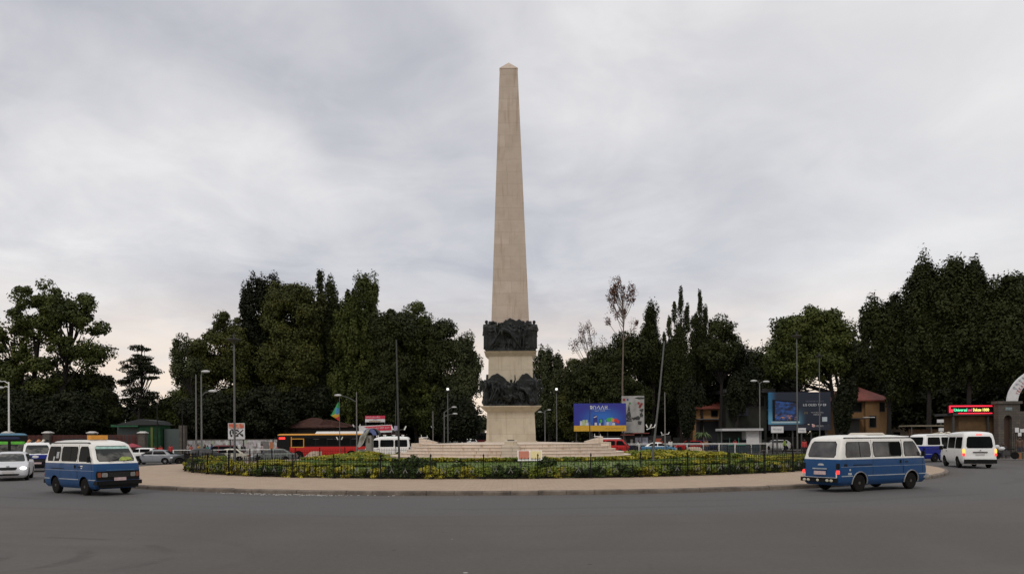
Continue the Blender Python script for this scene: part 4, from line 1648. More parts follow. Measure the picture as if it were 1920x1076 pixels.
def bus(name, label, loc, rz, L_, H, W, low, band, glassm, front_left=True, skirt=1.25):
    root = thing(name, label, 'bus', loc, rz)
    f = L_ / 2; r = -f; hw = W / 2
    sh = Shell([(.3, f - .1, r + .1, hw - .05, .05, .1), (.42, f, r, hw, .08, .14), (skirt, f, r, hw, .1, .16), (H - .25, f - .08, r + .04, hw - .03, .1, .16), (H - .1, f - .1, r + .06, hw - .06, .1, .18), (H - .03, f - .2, r + .15, hw - .18, .1, .2), (H, f - .5, r + .5, hw - .5, .1, .2)])
    zs = [.3, .36, .42, .8, skirt - .02, skirt, 1.6, 2.0, H - .42, H - .165, H - .175, H - .25, H - .17, H - .1, H - .06, H - .03, H]
    def mi(z):
        return 0 if z < skirt else (1 if z > H - .17 else 2)
    zs = sorted(zs)
    me = sh.body(zs, mi).mesh('body', [low, band, M_blackp, M_under])
    fx = f - 2.6 if L_ > 8 else f - 1.4
    rx = r + 3.0 if L_ > 8 else r + 1.8
    me = cut_arches(me, (fx, rx), .48 if L_ > 8 else .4, hw, 3)
    ob('body', me, root)
    add_wheels(root, (fx, rx), W - .3, .48 if L_ > 8 else .4, .28)
    n = 7 if L_ > 8 else 4
    x0, x1 = r + .5, f - (1.9 if L_ > 8 else .8)
    for kd in 'LR':
        for i in range(n):
            a0 = x0 + (x1 - x0) * i / n + .04; a1 = x0 + (x1 - x0) * (i + 1) / n - .04
            window(root, sh, kd, a0, a1, skirt + .12, a0, a1, H - .5, glassm, .05)
    return root, sh


d = 88
xb = X(617, d)
M_busred = paint('bus_red', (.52, .022, .018), .08)
M_busyel = paint('bus_yellow', (.62, .28, .03), .08)
rb_, sb_ = bus('city_bus', 'red city bus with a yellow roof line and dark windows', (xb, d, gz(xb, d)), R(181), 11.6, 3.0, 2.5, M_busred, M_busyel, M_glass, skirt=1.52)
for kd in 'LR':
    sx = 'LR'.index(kd)
    b = MB()
    sb_.patch(b, kd, 3.95, 4.05, 1.42, 3.95, 4.05, 2.66, .02, 0); sb_.patch(b, kd, 2.55, 2.65, 1.42, 2.55, 2.65, 2.45, .02, 0)
    sb_.patch(b, kd, 2.55, 4.05, 2.36, 2.55, 4.05, 2.46, .022, 0); sb_.patch(b, kd, 2.55, 4.05, 1.42, 2.55, 4.05, 1.52, .022, 0)
    b.build('driver_window_frame', M_busyel, rb_)
    window(rb_, sb_, kd, 2.66, 3.94, 1.53, 2.66, 3.94, 2.35)
    b = MB(); sb_.patch(b, kd, 4.2, 5.5, .9, 4.2, 5.5, 2.6, .015, 0, .06); b.build('front_corner_glass', M_blackp, rb_)
window(rb_, sb_, 'F', -1.05, 1.05, 1.2, -1.0, 1.0, 2.35, M_windscreen, .08, 'windscreen')
b = MB(); sb_.patch(b, 'F', -.9, .9, 2.4, -.9, .9, 2.64, .02, 0, .02); sb_.patch(b, 'L', 4.7, 5.4, 2.38, 4.7, 5.4, 2.6, .03, 0, .02)
b.build('route_display', M_tail, rb_)
b = MB(); b.box((-1.4, 0, 3.12), (5.6, 1.9, .26), top=.93); b.build('roof_unit', M_vclean, rb_)
b = MB(); b.tube([(5.7, 1.25, 2.6), (6.0, 1.35, 2.4), (6.0, 1.4, 2.0)], .05, 6); b.build('mirror', M_blackp, rb_)
b = MB()
for a in (-.4, -1.2, -3.2, 1.2):
    sb_.patch(b, 'L', a - .35, a + .35, 2.36, a - .35, a + .35, 2.4, .02, 0)
b.build('vent_strip', M_grey, rb_)
# turquoise midibus at the left edge
d = 60
tb_, st_ = bus('midibus', 'turquoise midibus with green striped windscreen tops at the far left', at(20, d), R(-58), 7.0, 2.95, 2.3, mat('turquoise', (.05, .16, .22), .5, .2, 2), mat('turquoise_top', (.06, .17, .25), .5, .2, 2), M_glassg)
for sg in (-1, 1):
    window(tb_, st_, 'F', sg * .53 - .47, sg * .53 + .47, 1.3, sg * .53 - .45, sg * .53 + .45, 2.35, M_windscreen, .06, 'windscreen')
    b = MB(); st_.patch(b, 'F', sg * .53 - .44, sg * .53 + .44, 2.12, sg * .53 - .44, sg * .53 + .44, 2.33, .022, 0, .03); b.build('green_visor', mat('visor_green', (.12, .5, .04), .5, .2), tb_)
b = MB(); st_.patch(b, 'F', -.7, .7, 2.5, -.6, .6, 2.68, .02, 0, .08); b.build('destination_board', M_darkblue, tb_)
# covered far bus by the pedestal
d = 150
bus('distant_bus', 'far off dark red bus beside the pedestal down the avenue', (X(907, d), d, .35), R(175), 7.0, 2.7, 2.3, M_maroon, M_blackp, M_glass)
# ------------------------------------------------------------------ foliage
def leaf_mesh(name, P, size, rng, m, up=0.0, aspect=1.7, sz_var=.35, D=None):
    n = len(P)
    if D is None:
        D = rng.normal(size=(n, 3)); D[:, 2] += .6
    nr = D + .55 * rng.normal(size=(n, 3)); nr[:, 2] += .35
    nr /= np.linalg.norm(nr, axis=1)[:, None]
    u = rng.normal(size=(n, 3)); u[:, 2] += up * 1.5
    u -= nr * (u * nr).sum(1)[:, None]
    u /= np.linalg.norm(u, axis=1)[:, None]
    v = np.cross(nr, u)
    s = size * (1 + rng.uniform(-sz_var, sz_var, size=(n, 1)))
    u = u * s * aspect * .5; v = v * s * .5
    V = np.empty((n, 4, 3))
    V[:, 0] = P - u; V[:, 1] = P + v - u * .1; V[:, 2] = P + u; V[:, 3] = P - v - u * .1
    me = bpy.data.meshes.new(name)
    me.vertices.add(n * 4); me.vertices.foreach_set('co', V.ravel())
    me.loops.add(n * 4); me.loops.foreach_set('vertex_index', np.arange(n * 4, dtype=np.int32))
    me.polygons.add(n); me.polygons.foreach_set('loop_start', np.arange(0, n * 4, 4, dtype=np.int32))
    me.update(calc_edges=True)
    me.materials.append(m)
    return me


def cloud_pts(cen, rad, per, rng, shell=.35, dirs=False):
    """points in blobs: denser to the outside"""
    n = len(cen)
    d = rng.normal(size=(n, per, 3)); d /= np.linalg.norm(d, axis=2)[:, :, None]
    r = rng.uniform(shell, 1, size=(n, per, 1)) ** .6
    P = (cen[:, None, :] + d * r * rad[:, None, :]).reshape(-1, 3)
    return (P, d.reshape(-1, 3)) if dirs else P


L_dark = mk_leaf('leaf_dark', (.015, .020, .007), (.036, .042, .013), .35)
L_mid = mk_leaf('leaf_mid', (.025, .035, .010), (.068, .080, .019), .35)
L_olive = mk_leaf('leaf_olive', (.026, .032, .010), (.070, .074, .019), .35)
L_gum = mk_leaf('leaf_gum', (.022, .030, .014), (.060, .068, .028), .5)
L_brown = mk_leaf('leaf_brown', (.07, .03, .018), (.14, .065, .04), .6)
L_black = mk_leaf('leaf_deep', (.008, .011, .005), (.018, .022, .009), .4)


def tree(label, d, env, kind='broad', leaf=None, bark=None, n=70, per=150, lr=1.1, size=.3, trunk=None, trunks=None, name='broadleaf_tree', cat='tree', up=0, shell=.35, limbs=26, edge=.45, group=None, tr=.28, dfl=.7, base=None, att=.72):
    """env: [(px,py,rx,ry)] ellipses in photo pixels, turned into metres at distance d"""
    rng = np.random.default_rng(sum(map(ord, label)) * 7 + len(label))
    leaf = leaf or L_mid; bark = bark or M_bark
    if env[0][0] < 960 and d < 130:
        d += 13; lr *= 1.12; size *= 1.1; tr *= 1.1
    s = S(d)
    sh_ = (lr / 1.6) * s * .55
    env = [(a_, b_ + sh_ * (.6 if kind == 'spire' else 1) * .6, max(4, c_ - sh_), max(5, e_ - sh_)) for a_, b_, c_, e_ in env] if n > 40 and lr < 1.8 else env
    bx = X(base if base is not None else env[0][0], d)
    z0 = gz(bx, d) + .1
    root = thing(name, label, cat, (bx, d, z0), 0, group)
    E = [((X(px, d) - bx), Z(px, py, d) - z0, rx / s, ry / s) for px, py, rx, ry in env]
    vol = np.array([e[2] * e[3] for e in E]); vol /= vol.sum()
    cen = []; rad = []
    for e, fr in zip(E, vol):
        k = max(3, int(n * fr))
        for _ in range(k):
            dd = rng.normal(size=3); dd /= np.linalg.norm(dd)
            rho = rng.uniform(edge, 1.0) ** .55 if kind != 'spire' else rng.uniform(.1, 1.0)
            if kind == 'spire':
                h = rng.uniform(-1, 1)
                wd = (1 - h) / 2 * .85 + .12
                a = rng.uniform(0, 2 * PI); q = math.sqrt(rng.uniform(0, 1))
                c = np.array([e[0] + e[2] * wd * q * math.cos(a), e[2] * wd * q * math.sin(a) * dfl, e[1] + e[3] * h])
                k1 = lr * (.35 + .75 * wd)
                r_ = np.array([k1 * .6, k1 * .6, k1 * 1.6]) * rng.uniform(.7, 1.25)
            else:
                c = np.array([e[0] + e[2] * rho * dd[0], e[2] * rho * dd[1] * dfl, e[1] + e[3] * rho * dd[2]])
                if kind == 'layer':
                    r_ = np.array([lr * 1.3, lr * 1.1, lr * .38]) * rng.uniform(.6, 1.3)
                elif kind == 'droop':
                    r_ = np.array([lr * .7, lr * .7, lr * 1.2]) * rng.uniform(.45, 1.5)
                elif kind == 'feather':
                    r_ = np.array([lr * .55, lr * .55, lr * 1.5]) * rng.uniform(.4, 1.55)
                else:
                    r_ = np.array([lr, lr, lr * .8]) * rng.uniform(.4, 1.5)
            c[2] = max(c[2], r_[2] * .7)
            cen.append(c); rad.append(r_)
    cen = np.array(cen); rad = np.array(rad)
    per = int(per * 1.75); size = size * .72
    P, D = cloud_pts(cen, rad, per, rng, shell, True)
    # loose sprays at the outline
    P2, D2 = cloud_pts(cen, rad * 1.18, max(4, per // 20), rng, .8, True)
    P = np.concatenate([P, P2]); D = np.concatenate([D, D2])
    ok = P[:, 2] > .1
    ob('crown', leaf_mesh('crown', P[ok], size, rng, leaf, up, D=D[ok]), root)
    # trunks and limbs
    b = MB()
    if trunks is None:
        trunks = [(base if base is not None else env[0][0], env[0][0], env[0][1])]
    tops = []
    for (p0, p1, py1) in trunks:
        xa, xb_, zt = X(p0, d) - bx, X(p1, d) - bx, Z(p1, py1, d) - z0
        pts = []
        for i in range(6):
            t = i / 5
            wob = .25 * math.sin(t * 5 + p0) * (1 if 0 < t < 1 else 0)
            pts.append(Vector((xa + (xb_ - xa) * t ** 1.3 + wob, .2 * math.sin(3 * t + p0), zt * t)))
        b.tube(pts, [tr * (1.15 - .85 * i / 5) for i in range(6)], 7)
        tops.append(pts)
    order = rng.permutation(len(cen))[:limbs]
    for i in order:
        c = Vector(cen[i])
        tp = min(tops, key=lambda pts: min((Vector((q.x - c.x, q.y - c.y, 0))).length for q in pts))
        k = min(4.6, max(1.2, (c.z / max(tp[-1].z, .1)) * 5 * att))
        i0 = int(k); fr = k - i0
        a = tp[i0].lerp(tp[min(5, i0 + 1)], fr)
        m_ = a.lerp(c, .5) + Vector((0, 0, -.1 * (c - a).length))
        r0 = tr * .36
        b.tube([a, m_, c], [r0, r0 * .6, .03], 5, cap=False)
    b.build('trunk', bark, root, 50)
    return root


T = tree
# left edge giant with two stems
T('tall open tree with two leaning stems at the left edge of the view', 98, [(75, 575, 70, 55), (20, 640, 55, 60), (130, 610, 70, 80), (165, 660, 42, 38), (0, 700, 50, 60), (75, 700, 60, 50)],
  n=190, per=120, lr=1.15, size=.3, leaf=L_mid, trunks=[(60, 78, 560), (110, 140, 590), (55, 20, 640)], limbs=70, tr=.42, base=70, edge=.25)
T('dense dark tree behind the left boundary fence', 108, [(40, 760, 90, 60), (120, 745, 60, 55)], n=110, per=190, lr=1.5, size=.36, leaf=L_black)
T('rounded dark tree filling in below the two stemmed giant', 101, [(160, 735, 55, 48), (195, 770, 35, 45)], n=80, per=200, lr=1.2, size=.33, leaf=L_dark)
T('flat layered pine standing alone against the pale sky', 100, [(265, 660, 20, 20), (258, 685, 34, 18), (250, 712, 30, 14), (275, 700, 26, 22), (262, 745, 38, 28)], kind='layer', n=66, per=110, lr=.85, size=.2, leaf=L_black, name='pine_tree', trunks=[(262, 265, 645)], limbs=60, tr=.2, base=262)
T('low bushy tree right of the lone pine', 104, [(315, 775, 36, 34), (285, 790, 35, 30)], n=60, per=150, lr=1.0, size=.28, leaf=L_mid)
T('small green tree between the pine and the eucalyptus', 112, [(335, 765, 30, 34), (355, 740, 18, 26)], n=40, per=130, lr=.9, size=.28, leaf=L_mid)
T('thin drooping eucalyptus with sparse leaves at the edge of the left wood', 98, [(340, 655, 20, 28), (350, 690, 30, 26), (335, 705, 14, 16)], kind='droop', n=48, per=80, lr=.75, size=.22, leaf=L_gum, name='eucalyptus_tree', trunks=[(372, 352, 640)], base=370, bark=M_bark, limbs=30, tr=.16, edge=.2)
T('yellowish eucalyptus rising behind the thin drooping one', 103, [(395, 660, 46, 52), (430, 605, 28, 32), (380, 710, 40, 65), (420, 730, 50, 75), (440, 660, 30, 60)], n=190, per=170, lr=1.15, size=.27, leaf=L_olive, name='eucalyptus_tree', limbs=30)
T('tallest dark casuarina at the left of the central wood', 106, [(482, 585, 34, 66), (510, 560, 30, 34), (475, 670, 44, 80), (500, 740, 50, 60)], kind='feather', n=240, per=170, lr=1.1, size=.27, leaf=L_black, name='casuarina_tree')
T('broad olive tree with a rounded top beside the dark casuarina', 104, [(552, 590, 54, 58), (535, 555, 34, 30), (545, 680, 60, 60), (580, 565, 24, 30)], n=230, per=180, lr=1.15, size=.27, leaf=L_olive)
T('pointed dark cypress crowning the central wood', 107, [(604, 540, 11, 32), (617, 560, 18, 40), (622, 600, 32, 50), (610, 660, 42, 60), (600, 740, 46, 50)], kind='feather', n=210, per=170, lr=1.0, size=.26, leaf=L_dark, name='cypress_tree', tr=.22)
T('tall poplar with upright sprays right of the pointed cypress', 105, [(680, 565, 34, 44), (696, 545, 18, 28), (654, 560, 12, 34), (670, 620, 50, 60), (690, 650, 46, 60), (660, 730, 50, 60)], kind='feather', up=1, n=260, per=160, lr=1.05, size=.27, leaf=L_mid, name='poplar_tree')
T('broad dark tree filling the wood between the casuarina and the cypress', 109, [(520, 650, 60, 60), (570, 640, 50, 60), (600, 700, 60, 60)], n=150, per=150, lr=1.5, size=.32, leaf=L_black)
T('broad dark tree filling the wood between the poplar and the mast', 109, [(660, 640, 60, 60), (720, 640, 50, 55), (770, 660, 55, 55), (700, 700, 70, 60)], n=190, per=150, lr=1.5, size=.32, leaf=L_dark)
T('round dark green tree behind the thin mast', 103, [(745, 635, 44, 55), (732, 605, 32, 34), (735, 720, 50, 75)], n=190, per=180, lr=1.2, size=.28, leaf=L_dark)
T('green tree with a domed bushy head right of the mast', 106, [(783, 597, 24, 32), (792, 650, 42, 55), (800, 740, 55, 70)], n=180, per=170, lr=1.1, size=.27, leaf=L_mid)
T('dark rounded tree above the lit lamp', 104, [(830, 635, 34, 36), (845, 700, 48, 70), (850, 770, 42, 50)], n=190, per=180, lr=1.15, size=.27, leaf=L_dark)
T('pale leaved eucalyptus at the right end of the central wood beside the pedestal', 100, [(872, 650, 22, 34), (882, 690, 24, 40), (865, 740, 28, 40), (880, 715, 26, 24)], kind='droop', n=110, per=120, lr=.85, size=.23, leaf=L_gum, name='eucalyptus_tree', edge=.25)
T('small hazy tree far down the avenue', 190, [(880, 800, 32, 26), (905, 795, 16, 16)], n=50, per=110, lr=1.5, size=.4, leaf=L_gum)
# the shade under the central wood
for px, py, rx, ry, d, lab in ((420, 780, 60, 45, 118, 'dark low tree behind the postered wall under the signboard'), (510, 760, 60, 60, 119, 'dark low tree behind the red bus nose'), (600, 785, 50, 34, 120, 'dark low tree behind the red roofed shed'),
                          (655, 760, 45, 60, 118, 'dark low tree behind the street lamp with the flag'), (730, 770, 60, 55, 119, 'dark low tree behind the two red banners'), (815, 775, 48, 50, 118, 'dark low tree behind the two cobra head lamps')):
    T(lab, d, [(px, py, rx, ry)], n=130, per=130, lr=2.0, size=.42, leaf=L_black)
# right of the monument
T('feathery grey green tree just right of the pedestal', 112, [(1030, 700, 38, 44), (1018, 675, 20, 26), (1045, 760, 45, 55)], kind='feather', n=120, per=140, lr=1.0, size=.25, leaf=L_gum, name='casuarina_tree')
T('leaning thin tree with bare reddish twigs left of the clipped round crown', 108, [(1100, 625, 18, 22), (1112, 650, 24, 18), (1085, 650, 14, 14)], kind='droop', n=26, per=34, lr=.7, size=.15, leaf=L_brown, bark=M_barkp, name='bare_tree', trunks=[(1128, 1104, 610)], base=1130, limbs=26, tr=.11)
T('dark rounded tree with a domed top under the bare red tree', 106, [(1180, 650, 32, 34), (1150, 690, 50, 50), (1110, 720, 50, 60), (1170, 750, 55, 60)], n=190, per=180, lr=1.25, size=.28, leaf=L_dark)
T('olive tree behind the blue billboard', 110, [(1090, 700, 34, 40), (1080, 770, 40, 50)], n=90, per=150, lr=1.1, size=.28, leaf=L_olive)
T('nearly bare tall tree with a few russet leaves against the sky', 102, [(1166, 540, 26, 22), (1148, 556, 14, 24), (1186, 550, 14, 24), (1166, 582, 16, 14), (1192, 603, 12, 5), (1144, 600, 8, 8)], kind='droop', n=52, per=32, lr=.65, size=.16, leaf=L_brown, bark=M_barkp, name='bare_tree', trunks=[(1172, 1166, 530)], base=1172, limbs=34, tr=.15, edge=.1, att=.86)
T('dark narrow casuarina left of the two spires', 108, [(1224, 605, 17, 36), (1222, 660, 30, 50), (1215, 620, 10, 24)], kind='feather', n=110, per=120, lr=.9, size=.23, leaf=L_dark, name='casuarina_tree', edge=.2)
T('tall spiky casuarina with the highest needle top', 105, [(1278, 598, 12, 66), (1266, 615, 11, 52), (1290, 618, 11, 52), (1256, 640, 12, 45), (1300, 640, 12, 48), (1246, 655, 11, 34), (1276, 660, 34, 56), (1268, 690, 40, 60)], kind='spire', up=1.5, n=300, per=55, lr=1.0, size=.19, leaf=L_dark, name='casuarina_tree', tr=.2)
T('second spiky casuarina slightly right of the highest', 107, [(1314, 603, 10, 60), (1324, 622, 11, 50), (1306, 632, 11, 48), (1334, 640, 10, 42), (1316, 660, 28, 50)], kind='spire', up=1.5, n=210, per=55, lr=1.0, size=.19, leaf=L_dark, name='casuarina_tree', tr=.2)
T('dark tree mass beneath the needle topped casuarinas', 110, [(1270, 730, 60, 60), (1310, 740, 45, 45)], n=120, per=160, lr=1.3, size=.3, leaf=L_black)
T('broad crowned dark tree right of the spires with a visible stem', 104, [(1352, 618, 24, 26), (1345, 660, 34, 36), (1372, 650, 16, 26)], n=90, per=110, lr=.9, size=.25, leaf=L_dark, trunks=[(1350, 1352, 610)], limbs=36, edge=.25)
T('dark feathery tree joining the spires to the broad crowned tree', 111, [(1330, 680, 40, 46), (1375, 700, 36, 46), (1410, 700, 30, 40)], kind='feather', n=170, per=130, lr=1.0, size=.26, leaf=L_dark, name='casuarina_tree')
T('dark feathery tree between the round crown and the first spire', 112, [(1225, 690, 40, 50), (1260, 680, 30, 46)], kind='feather', n=120, per=130, lr=1.0, size=.26, leaf=L_dark, name='casuarina_tree')
T('narrow dark tree covering the left corner of the ochre house', 95, [(1580, 765, 17, 40), (1590, 735, 18, 20)], kind='feather', n=70, per=110, lr=.85, size=.24, leaf=L_black)
T('narrow dark cypress before the house', 106, [(1388, 665, 18, 34), (1392, 720, 22, 40)], kind='feather', n=70, per=140, lr=.9, size=.24, leaf=L_black, name='cypress_tree')
T('thin dark tree growing in front of the flat roofed building', 98, [(1380, 740, 20, 40), (1410, 715, 22, 26)], kind='feather', n=60, per=110, lr=.85, size=.24, leaf=L_black)
T('dark tree in front of the left end of the orange walled house', 98, [(1288, 770, 16, 38), (1300, 735, 22, 20)], kind='feather', n=55, per=120, lr=.85, size=.24, leaf=L_black)
T('thin grey tree between the cypress and the big round tree', 108, [(1418, 680, 16, 30), (1420, 720, 18, 30)], kind='feather', n=44, per=80, lr=.8, size=.22, leaf=L_gum)
T('big round leafy tree above the dark blue billboard', 99, [(1525, 610, 60, 38), (1490, 630, 45, 45), (1560, 635, 50, 45), (1470, 670, 38, 40), (1530, 680, 55, 34)], n=240, per=150, lr=1.2, size=.29, leaf=L_mid, trunks=[(1575, 1535, 620), (1583, 1560, 640)], base=1560, limbs=60, tr=.3, edge=.3)
T('loose tree between the round tree and the dark wood at right', 112, [(1605, 668, 36, 38), (1640, 684, 36, 34), (1690, 715, 30, 40)], n=90, per=110, lr=1.1, size=.28, leaf=L_mid, edge=.25)
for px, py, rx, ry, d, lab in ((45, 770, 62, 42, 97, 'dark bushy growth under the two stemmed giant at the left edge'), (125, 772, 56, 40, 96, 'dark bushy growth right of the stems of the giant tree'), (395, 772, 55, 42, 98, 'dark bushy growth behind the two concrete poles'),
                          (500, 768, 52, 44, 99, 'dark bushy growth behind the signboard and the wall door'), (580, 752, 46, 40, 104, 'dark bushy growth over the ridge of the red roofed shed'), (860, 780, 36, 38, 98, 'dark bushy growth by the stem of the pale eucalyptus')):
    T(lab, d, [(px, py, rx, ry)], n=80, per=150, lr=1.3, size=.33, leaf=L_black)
T('dark feathery tree closing the gap beside the big round tree', 106, [(1440, 700, 34, 44), (1612, 690, 40, 50)], kind='feather', n=110, per=130, lr=1.0, size=.26, leaf=L_dark, base=1625)
T('wide dark tree with jagged top left in the right hand wood', 96, [(1665, 600, 42, 46), (1640, 600, 26, 40), (1680, 640, 50, 70), (1690, 690, 50, 60)], kind='feather', n=220, per=150, lr=1.15, size=.27, leaf=L_dark, edge=.3)
T('tall dark tree with upright twigs above the right hand wood', 92, [(1740, 560, 48, 60), (1735, 530, 22, 36), (1760, 640, 65, 80)], kind='feather', n=260, per=160, lr=1.2, size=.28, leaf=L_dark, edge=.3)
T('highest dark tree of the right hand wood', 90, [(1815, 530, 48, 42), (1790, 525, 18, 40), (1830, 620, 70, 90), (1800, 560, 50, 50)], kind='feather', n=270, per=165, lr=1.25, size=.28, leaf=L_dark, edge=.3)
T('dark tree running out of view at the right edge', 88, [(1895, 545, 40, 44), (1910, 640, 60, 90), (1935, 560, 40, 50)], kind='broad', n=230, per=165, lr=1.25, size=.28, leaf=L_dark, edge=.3)
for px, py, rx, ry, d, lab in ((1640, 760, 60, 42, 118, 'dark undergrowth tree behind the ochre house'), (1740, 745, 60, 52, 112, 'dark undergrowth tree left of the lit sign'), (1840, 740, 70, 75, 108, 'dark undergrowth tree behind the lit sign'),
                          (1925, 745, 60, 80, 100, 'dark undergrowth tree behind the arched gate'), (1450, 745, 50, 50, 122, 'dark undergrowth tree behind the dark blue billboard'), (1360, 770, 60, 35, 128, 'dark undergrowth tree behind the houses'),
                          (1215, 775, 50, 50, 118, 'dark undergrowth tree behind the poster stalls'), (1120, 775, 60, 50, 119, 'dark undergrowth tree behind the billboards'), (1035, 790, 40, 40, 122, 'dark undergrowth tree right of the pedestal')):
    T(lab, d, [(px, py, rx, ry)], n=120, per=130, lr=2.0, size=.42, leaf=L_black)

# far wood seen only as one dark mass between the stems
rng = np.random.default_rng(77)
cs = []
while len(cs) < 620:
    x = rng.uniform(-118, 128); y = rng.uniform(128, 140)
    if -15 < x / y * 128 < -3:
        continue
    cs.append((x, y, rng.uniform(0.5, 9.0 if x > 0 else 8.0)))
cs = np.array(cs); rd = rng.uniform(1.6, 2.8, size=(len(cs), 1)) * np.array([[1, 1, .8]])
o = ob('distant_wood', leaf_mesh('distant_wood', cloud_pts(cs, rd, 70, rng, .1), .75, rng, L_black))
struct(o, 'stuff')

# ---- shrubs
M_hy = mk_leaf('hedge_yellow', (.20, .21, .027), (.43, .38, .045), 2.2, (.56, .44, .05))
M_hg = mk_leaf('hedge_green', (.075, .115, .02), (.21, .24, .035), 2.2)
M_hd = mk_leaf('hedge_dark', (.022, .038, .010), (.05, .075, .018), 2.2)
M_twig = M_bark


def shrub_proto(name, label, m, rx, h, n, per, size, seed, group):
    rng = np.random.default_rng(seed)
    r = thing(name, label, 'shrub', (0, 0, 0), 0, group)
    c = np.stack([rng.uniform(-rx, rx, n) * .75, rng.uniform(-rx, rx, n) * .75, rng.uniform(.1, h * .8, n)], 1)
    rr_ = np.stack([rng.uniform(.12, .22, n)] * 2 + [rng.uniform(.1, .2, n)], 1) * (h / .6)
    P, D = cloud_pts(c, rr_, per, rng, .2, True)
    ok = P[:, 2] > .02
    ob('foliage', leaf_mesh('foliage', P[ok], size, rng, m, .4, D=D[ok] * .6), r)
    b = MB()
    for k in range(7):
        a = k * .9
        b.tube([(0.05 * math.cos(a), .05 * math.sin(a), 0), (rx * .5 * math.cos(a), rx * .5 * math.sin(a), h * .6)], [.02, .008], 4)
    b.build('stem', M_twig, r)
    return r


rng0 = random.Random(21)
gA = 'shrubs in the row behind the iron fence'
labs = ['low yellow green shrub in the row behind the black iron fence', 'low dark green shrub in the row behind the black iron fence']
pa = [shrub_proto('shrub', labs[0], M_hy, .42, .62, 26, 120, .06, 1, gA), shrub_proto('shrub', labs[1], M_hg, .45, .6, 26, 120, .06, 2, gA), shrub_proto('shrub', labs[1], M_hd, .45, .55, 26, 120, .06, 3, gA)]
used = [False] * 3


def place(i, protos, used, x, y, z, sc, **kw):
    if not used[i]:
        used[i] = True
        p = protos[i]; p.location = (x, y, z); p.rotation_euler = (0, 0, rng0.uniform(0, 6)); p.scale = sc
        return p
    return dup(protos[i], (x, y, z), rng0.uniform(0, 6), scale=sc, **kw)


# row just inside the front of the fence
a = R(176)
while a < R(372):
    s_ = rng0.uniform(-.35, .25)
    x = CX + (FA - .55 + s_ * .4) * math.cos(a); y = CY + (FB - .55 + s_ * .4) * math.sin(a)
    px = 960 + x / y * F
    left = px < 480
    hs = rng0.uniform(.75, 1.1) * (1.2 if left else .9)
    i = rng0.choices([0, 1, 2], [3, 4, 1] if left else [4, 4, 3])[0]
    place(i, pa, used, x, y, isl(x, y), (rng0.uniform(1.0, 1.35), rng0.uniform(1.0, 1.35), hs))
    a += rng0.uniform(.5, .75) / 20
# rounded big bushes by the fence
gB = 'round dark bushes between the fence and the lawn'
for px, d, sc, lab in ((762, 36.3, 1.45, 'largest round dark bush behind the fence left of the steps'), (800, 36.4, 1.15, 'round dark bush right of the largest one'), (860, 36.0, 1.0, 'third round bush towards the monument'), (1022, 36.0, 1.3, 'round dark clipped bush right of the information board'),
                       (715, 36.9, .9, 'lower round bush at the left of the largest'), (930, 35.8, .8, 'low wide bush in front of the monument steps'), (1165, 36.8, .85, 'low round bush right of centre behind the fence'), (1400, 41, .9, 'round bush near the right taxi behind the fence')):
    x = X(px, d)
    dup(pa[2], (x, d, isl(x, d)), rng0.uniform(0, 6), lab, gB, (sc, sc, sc * 1.25))
# inner clipped hedge round the lawn
gC = 'clipped yellow hedge plants around the inner lawn'
pc = [shrub_proto('hedge_plant', 'low clipped golden hedge plant round the inner lawn', M_hy, .5, .5, 24, 110, .07, 5, gC), shrub_proto('hedge_plant', 'low clipped green hedge plant round the inner lawn', M_hg, .5, .5, 24, 110, .07, 6, gC)]
uc = [False] * 2
for ra, rb2, a0, a1, hs in ((12.2, 9.6, 212, 328, .5), (16.8, 13.0, 178, 240, .5), (16.8, 13.0, 298, 362, .55)):
    a = R(a0)
    while a < R(a1):
        x = CX + ra * math.cos(a) + rng0.uniform(-.15, .15); y = CY + rb2 * math.sin(a) + rng0.uniform(-.15, .15)
        place(rng0.choices([0, 1], [3, 2])[0], pc, uc, x, y, isl(x, y), (1.1, 1.1, hs * rng0.uniform(.85, 1.2)))
        a += rng0.uniform(.6, .8) / ((ra + rb2) / 2)
# mounds
gD = 'mounded golden shrubs beside the booth and the steps'
pd = [shrub_proto('mounded_shrub', 'mounded golden shrub left of the arched booth', M_hy, .8, .9, 40, 110, .085, 8, gD), shrub_proto('mounded_shrub', 'mounded green shrub left of the arched booth', M_hg, .8, .9, 40, 110, .085, 9, gD)]
ud = [False] * 2
for px0, px1, d0, d1, n, h, side in ((585, 700, 55, 61, 22, .42, 0), (620, 690, 49, 52, 12, .4, 0), (715, 765, 64, 65, 6, .3, 1), (1180, 1250, 64, 66, 11, .5, 2), (1195, 1330, 50, 56, 20, .5, 2), (1330, 1480, 54, 58, 16, .45, 2)):
    for k in range(n):
        px = px0 + (px1 - px0) * (k + rng0.random()) / n; d = rng0.uniform(d0, d1)
        x = X(px, d)
        lab = ['mounded shrub of the thick clump left of the arched booth', 'low mounded shrub between the arched booth and the steps', 'mounded shrub of the clump right of the monument steps'][side]
        o = place(rng0.choices([0, 1], [3, 2])[0], pd, ud, x, d, isl(x, d), (1.1, 1.1, h * rng0.uniform(.75, 1.15) * (.65 + .6 * k / n if side == 0 else 1)))
        o['label'] = lab
# grass tufts on the lawn
rng = np.random.default_rng(5)
k = 16000
aa = rng.uniform(R(180), R(360), k); q = rng.uniform(.55, .97, k)
P = np.stack([CX + FA * q * np.cos(aa), CY + FB * q * np.sin(aa), np.zeros(k)], 1)
P[:, 2] = [isl(x, y) + .04 for x, y in P[:, :2]]
o = ob('grass', leaf_mesh('grass', P, .06, rng, mk_leaf('grass_blade', (.075, .13, .03), (.12, .18, .04), .8), 1.5, 2.2))
struct(o, 'stuff')
# ------------------------------------------------------------------ poles and lamps
M_conc = mat('pole_concrete', (.16, .155, .145), .85, .2, 3)


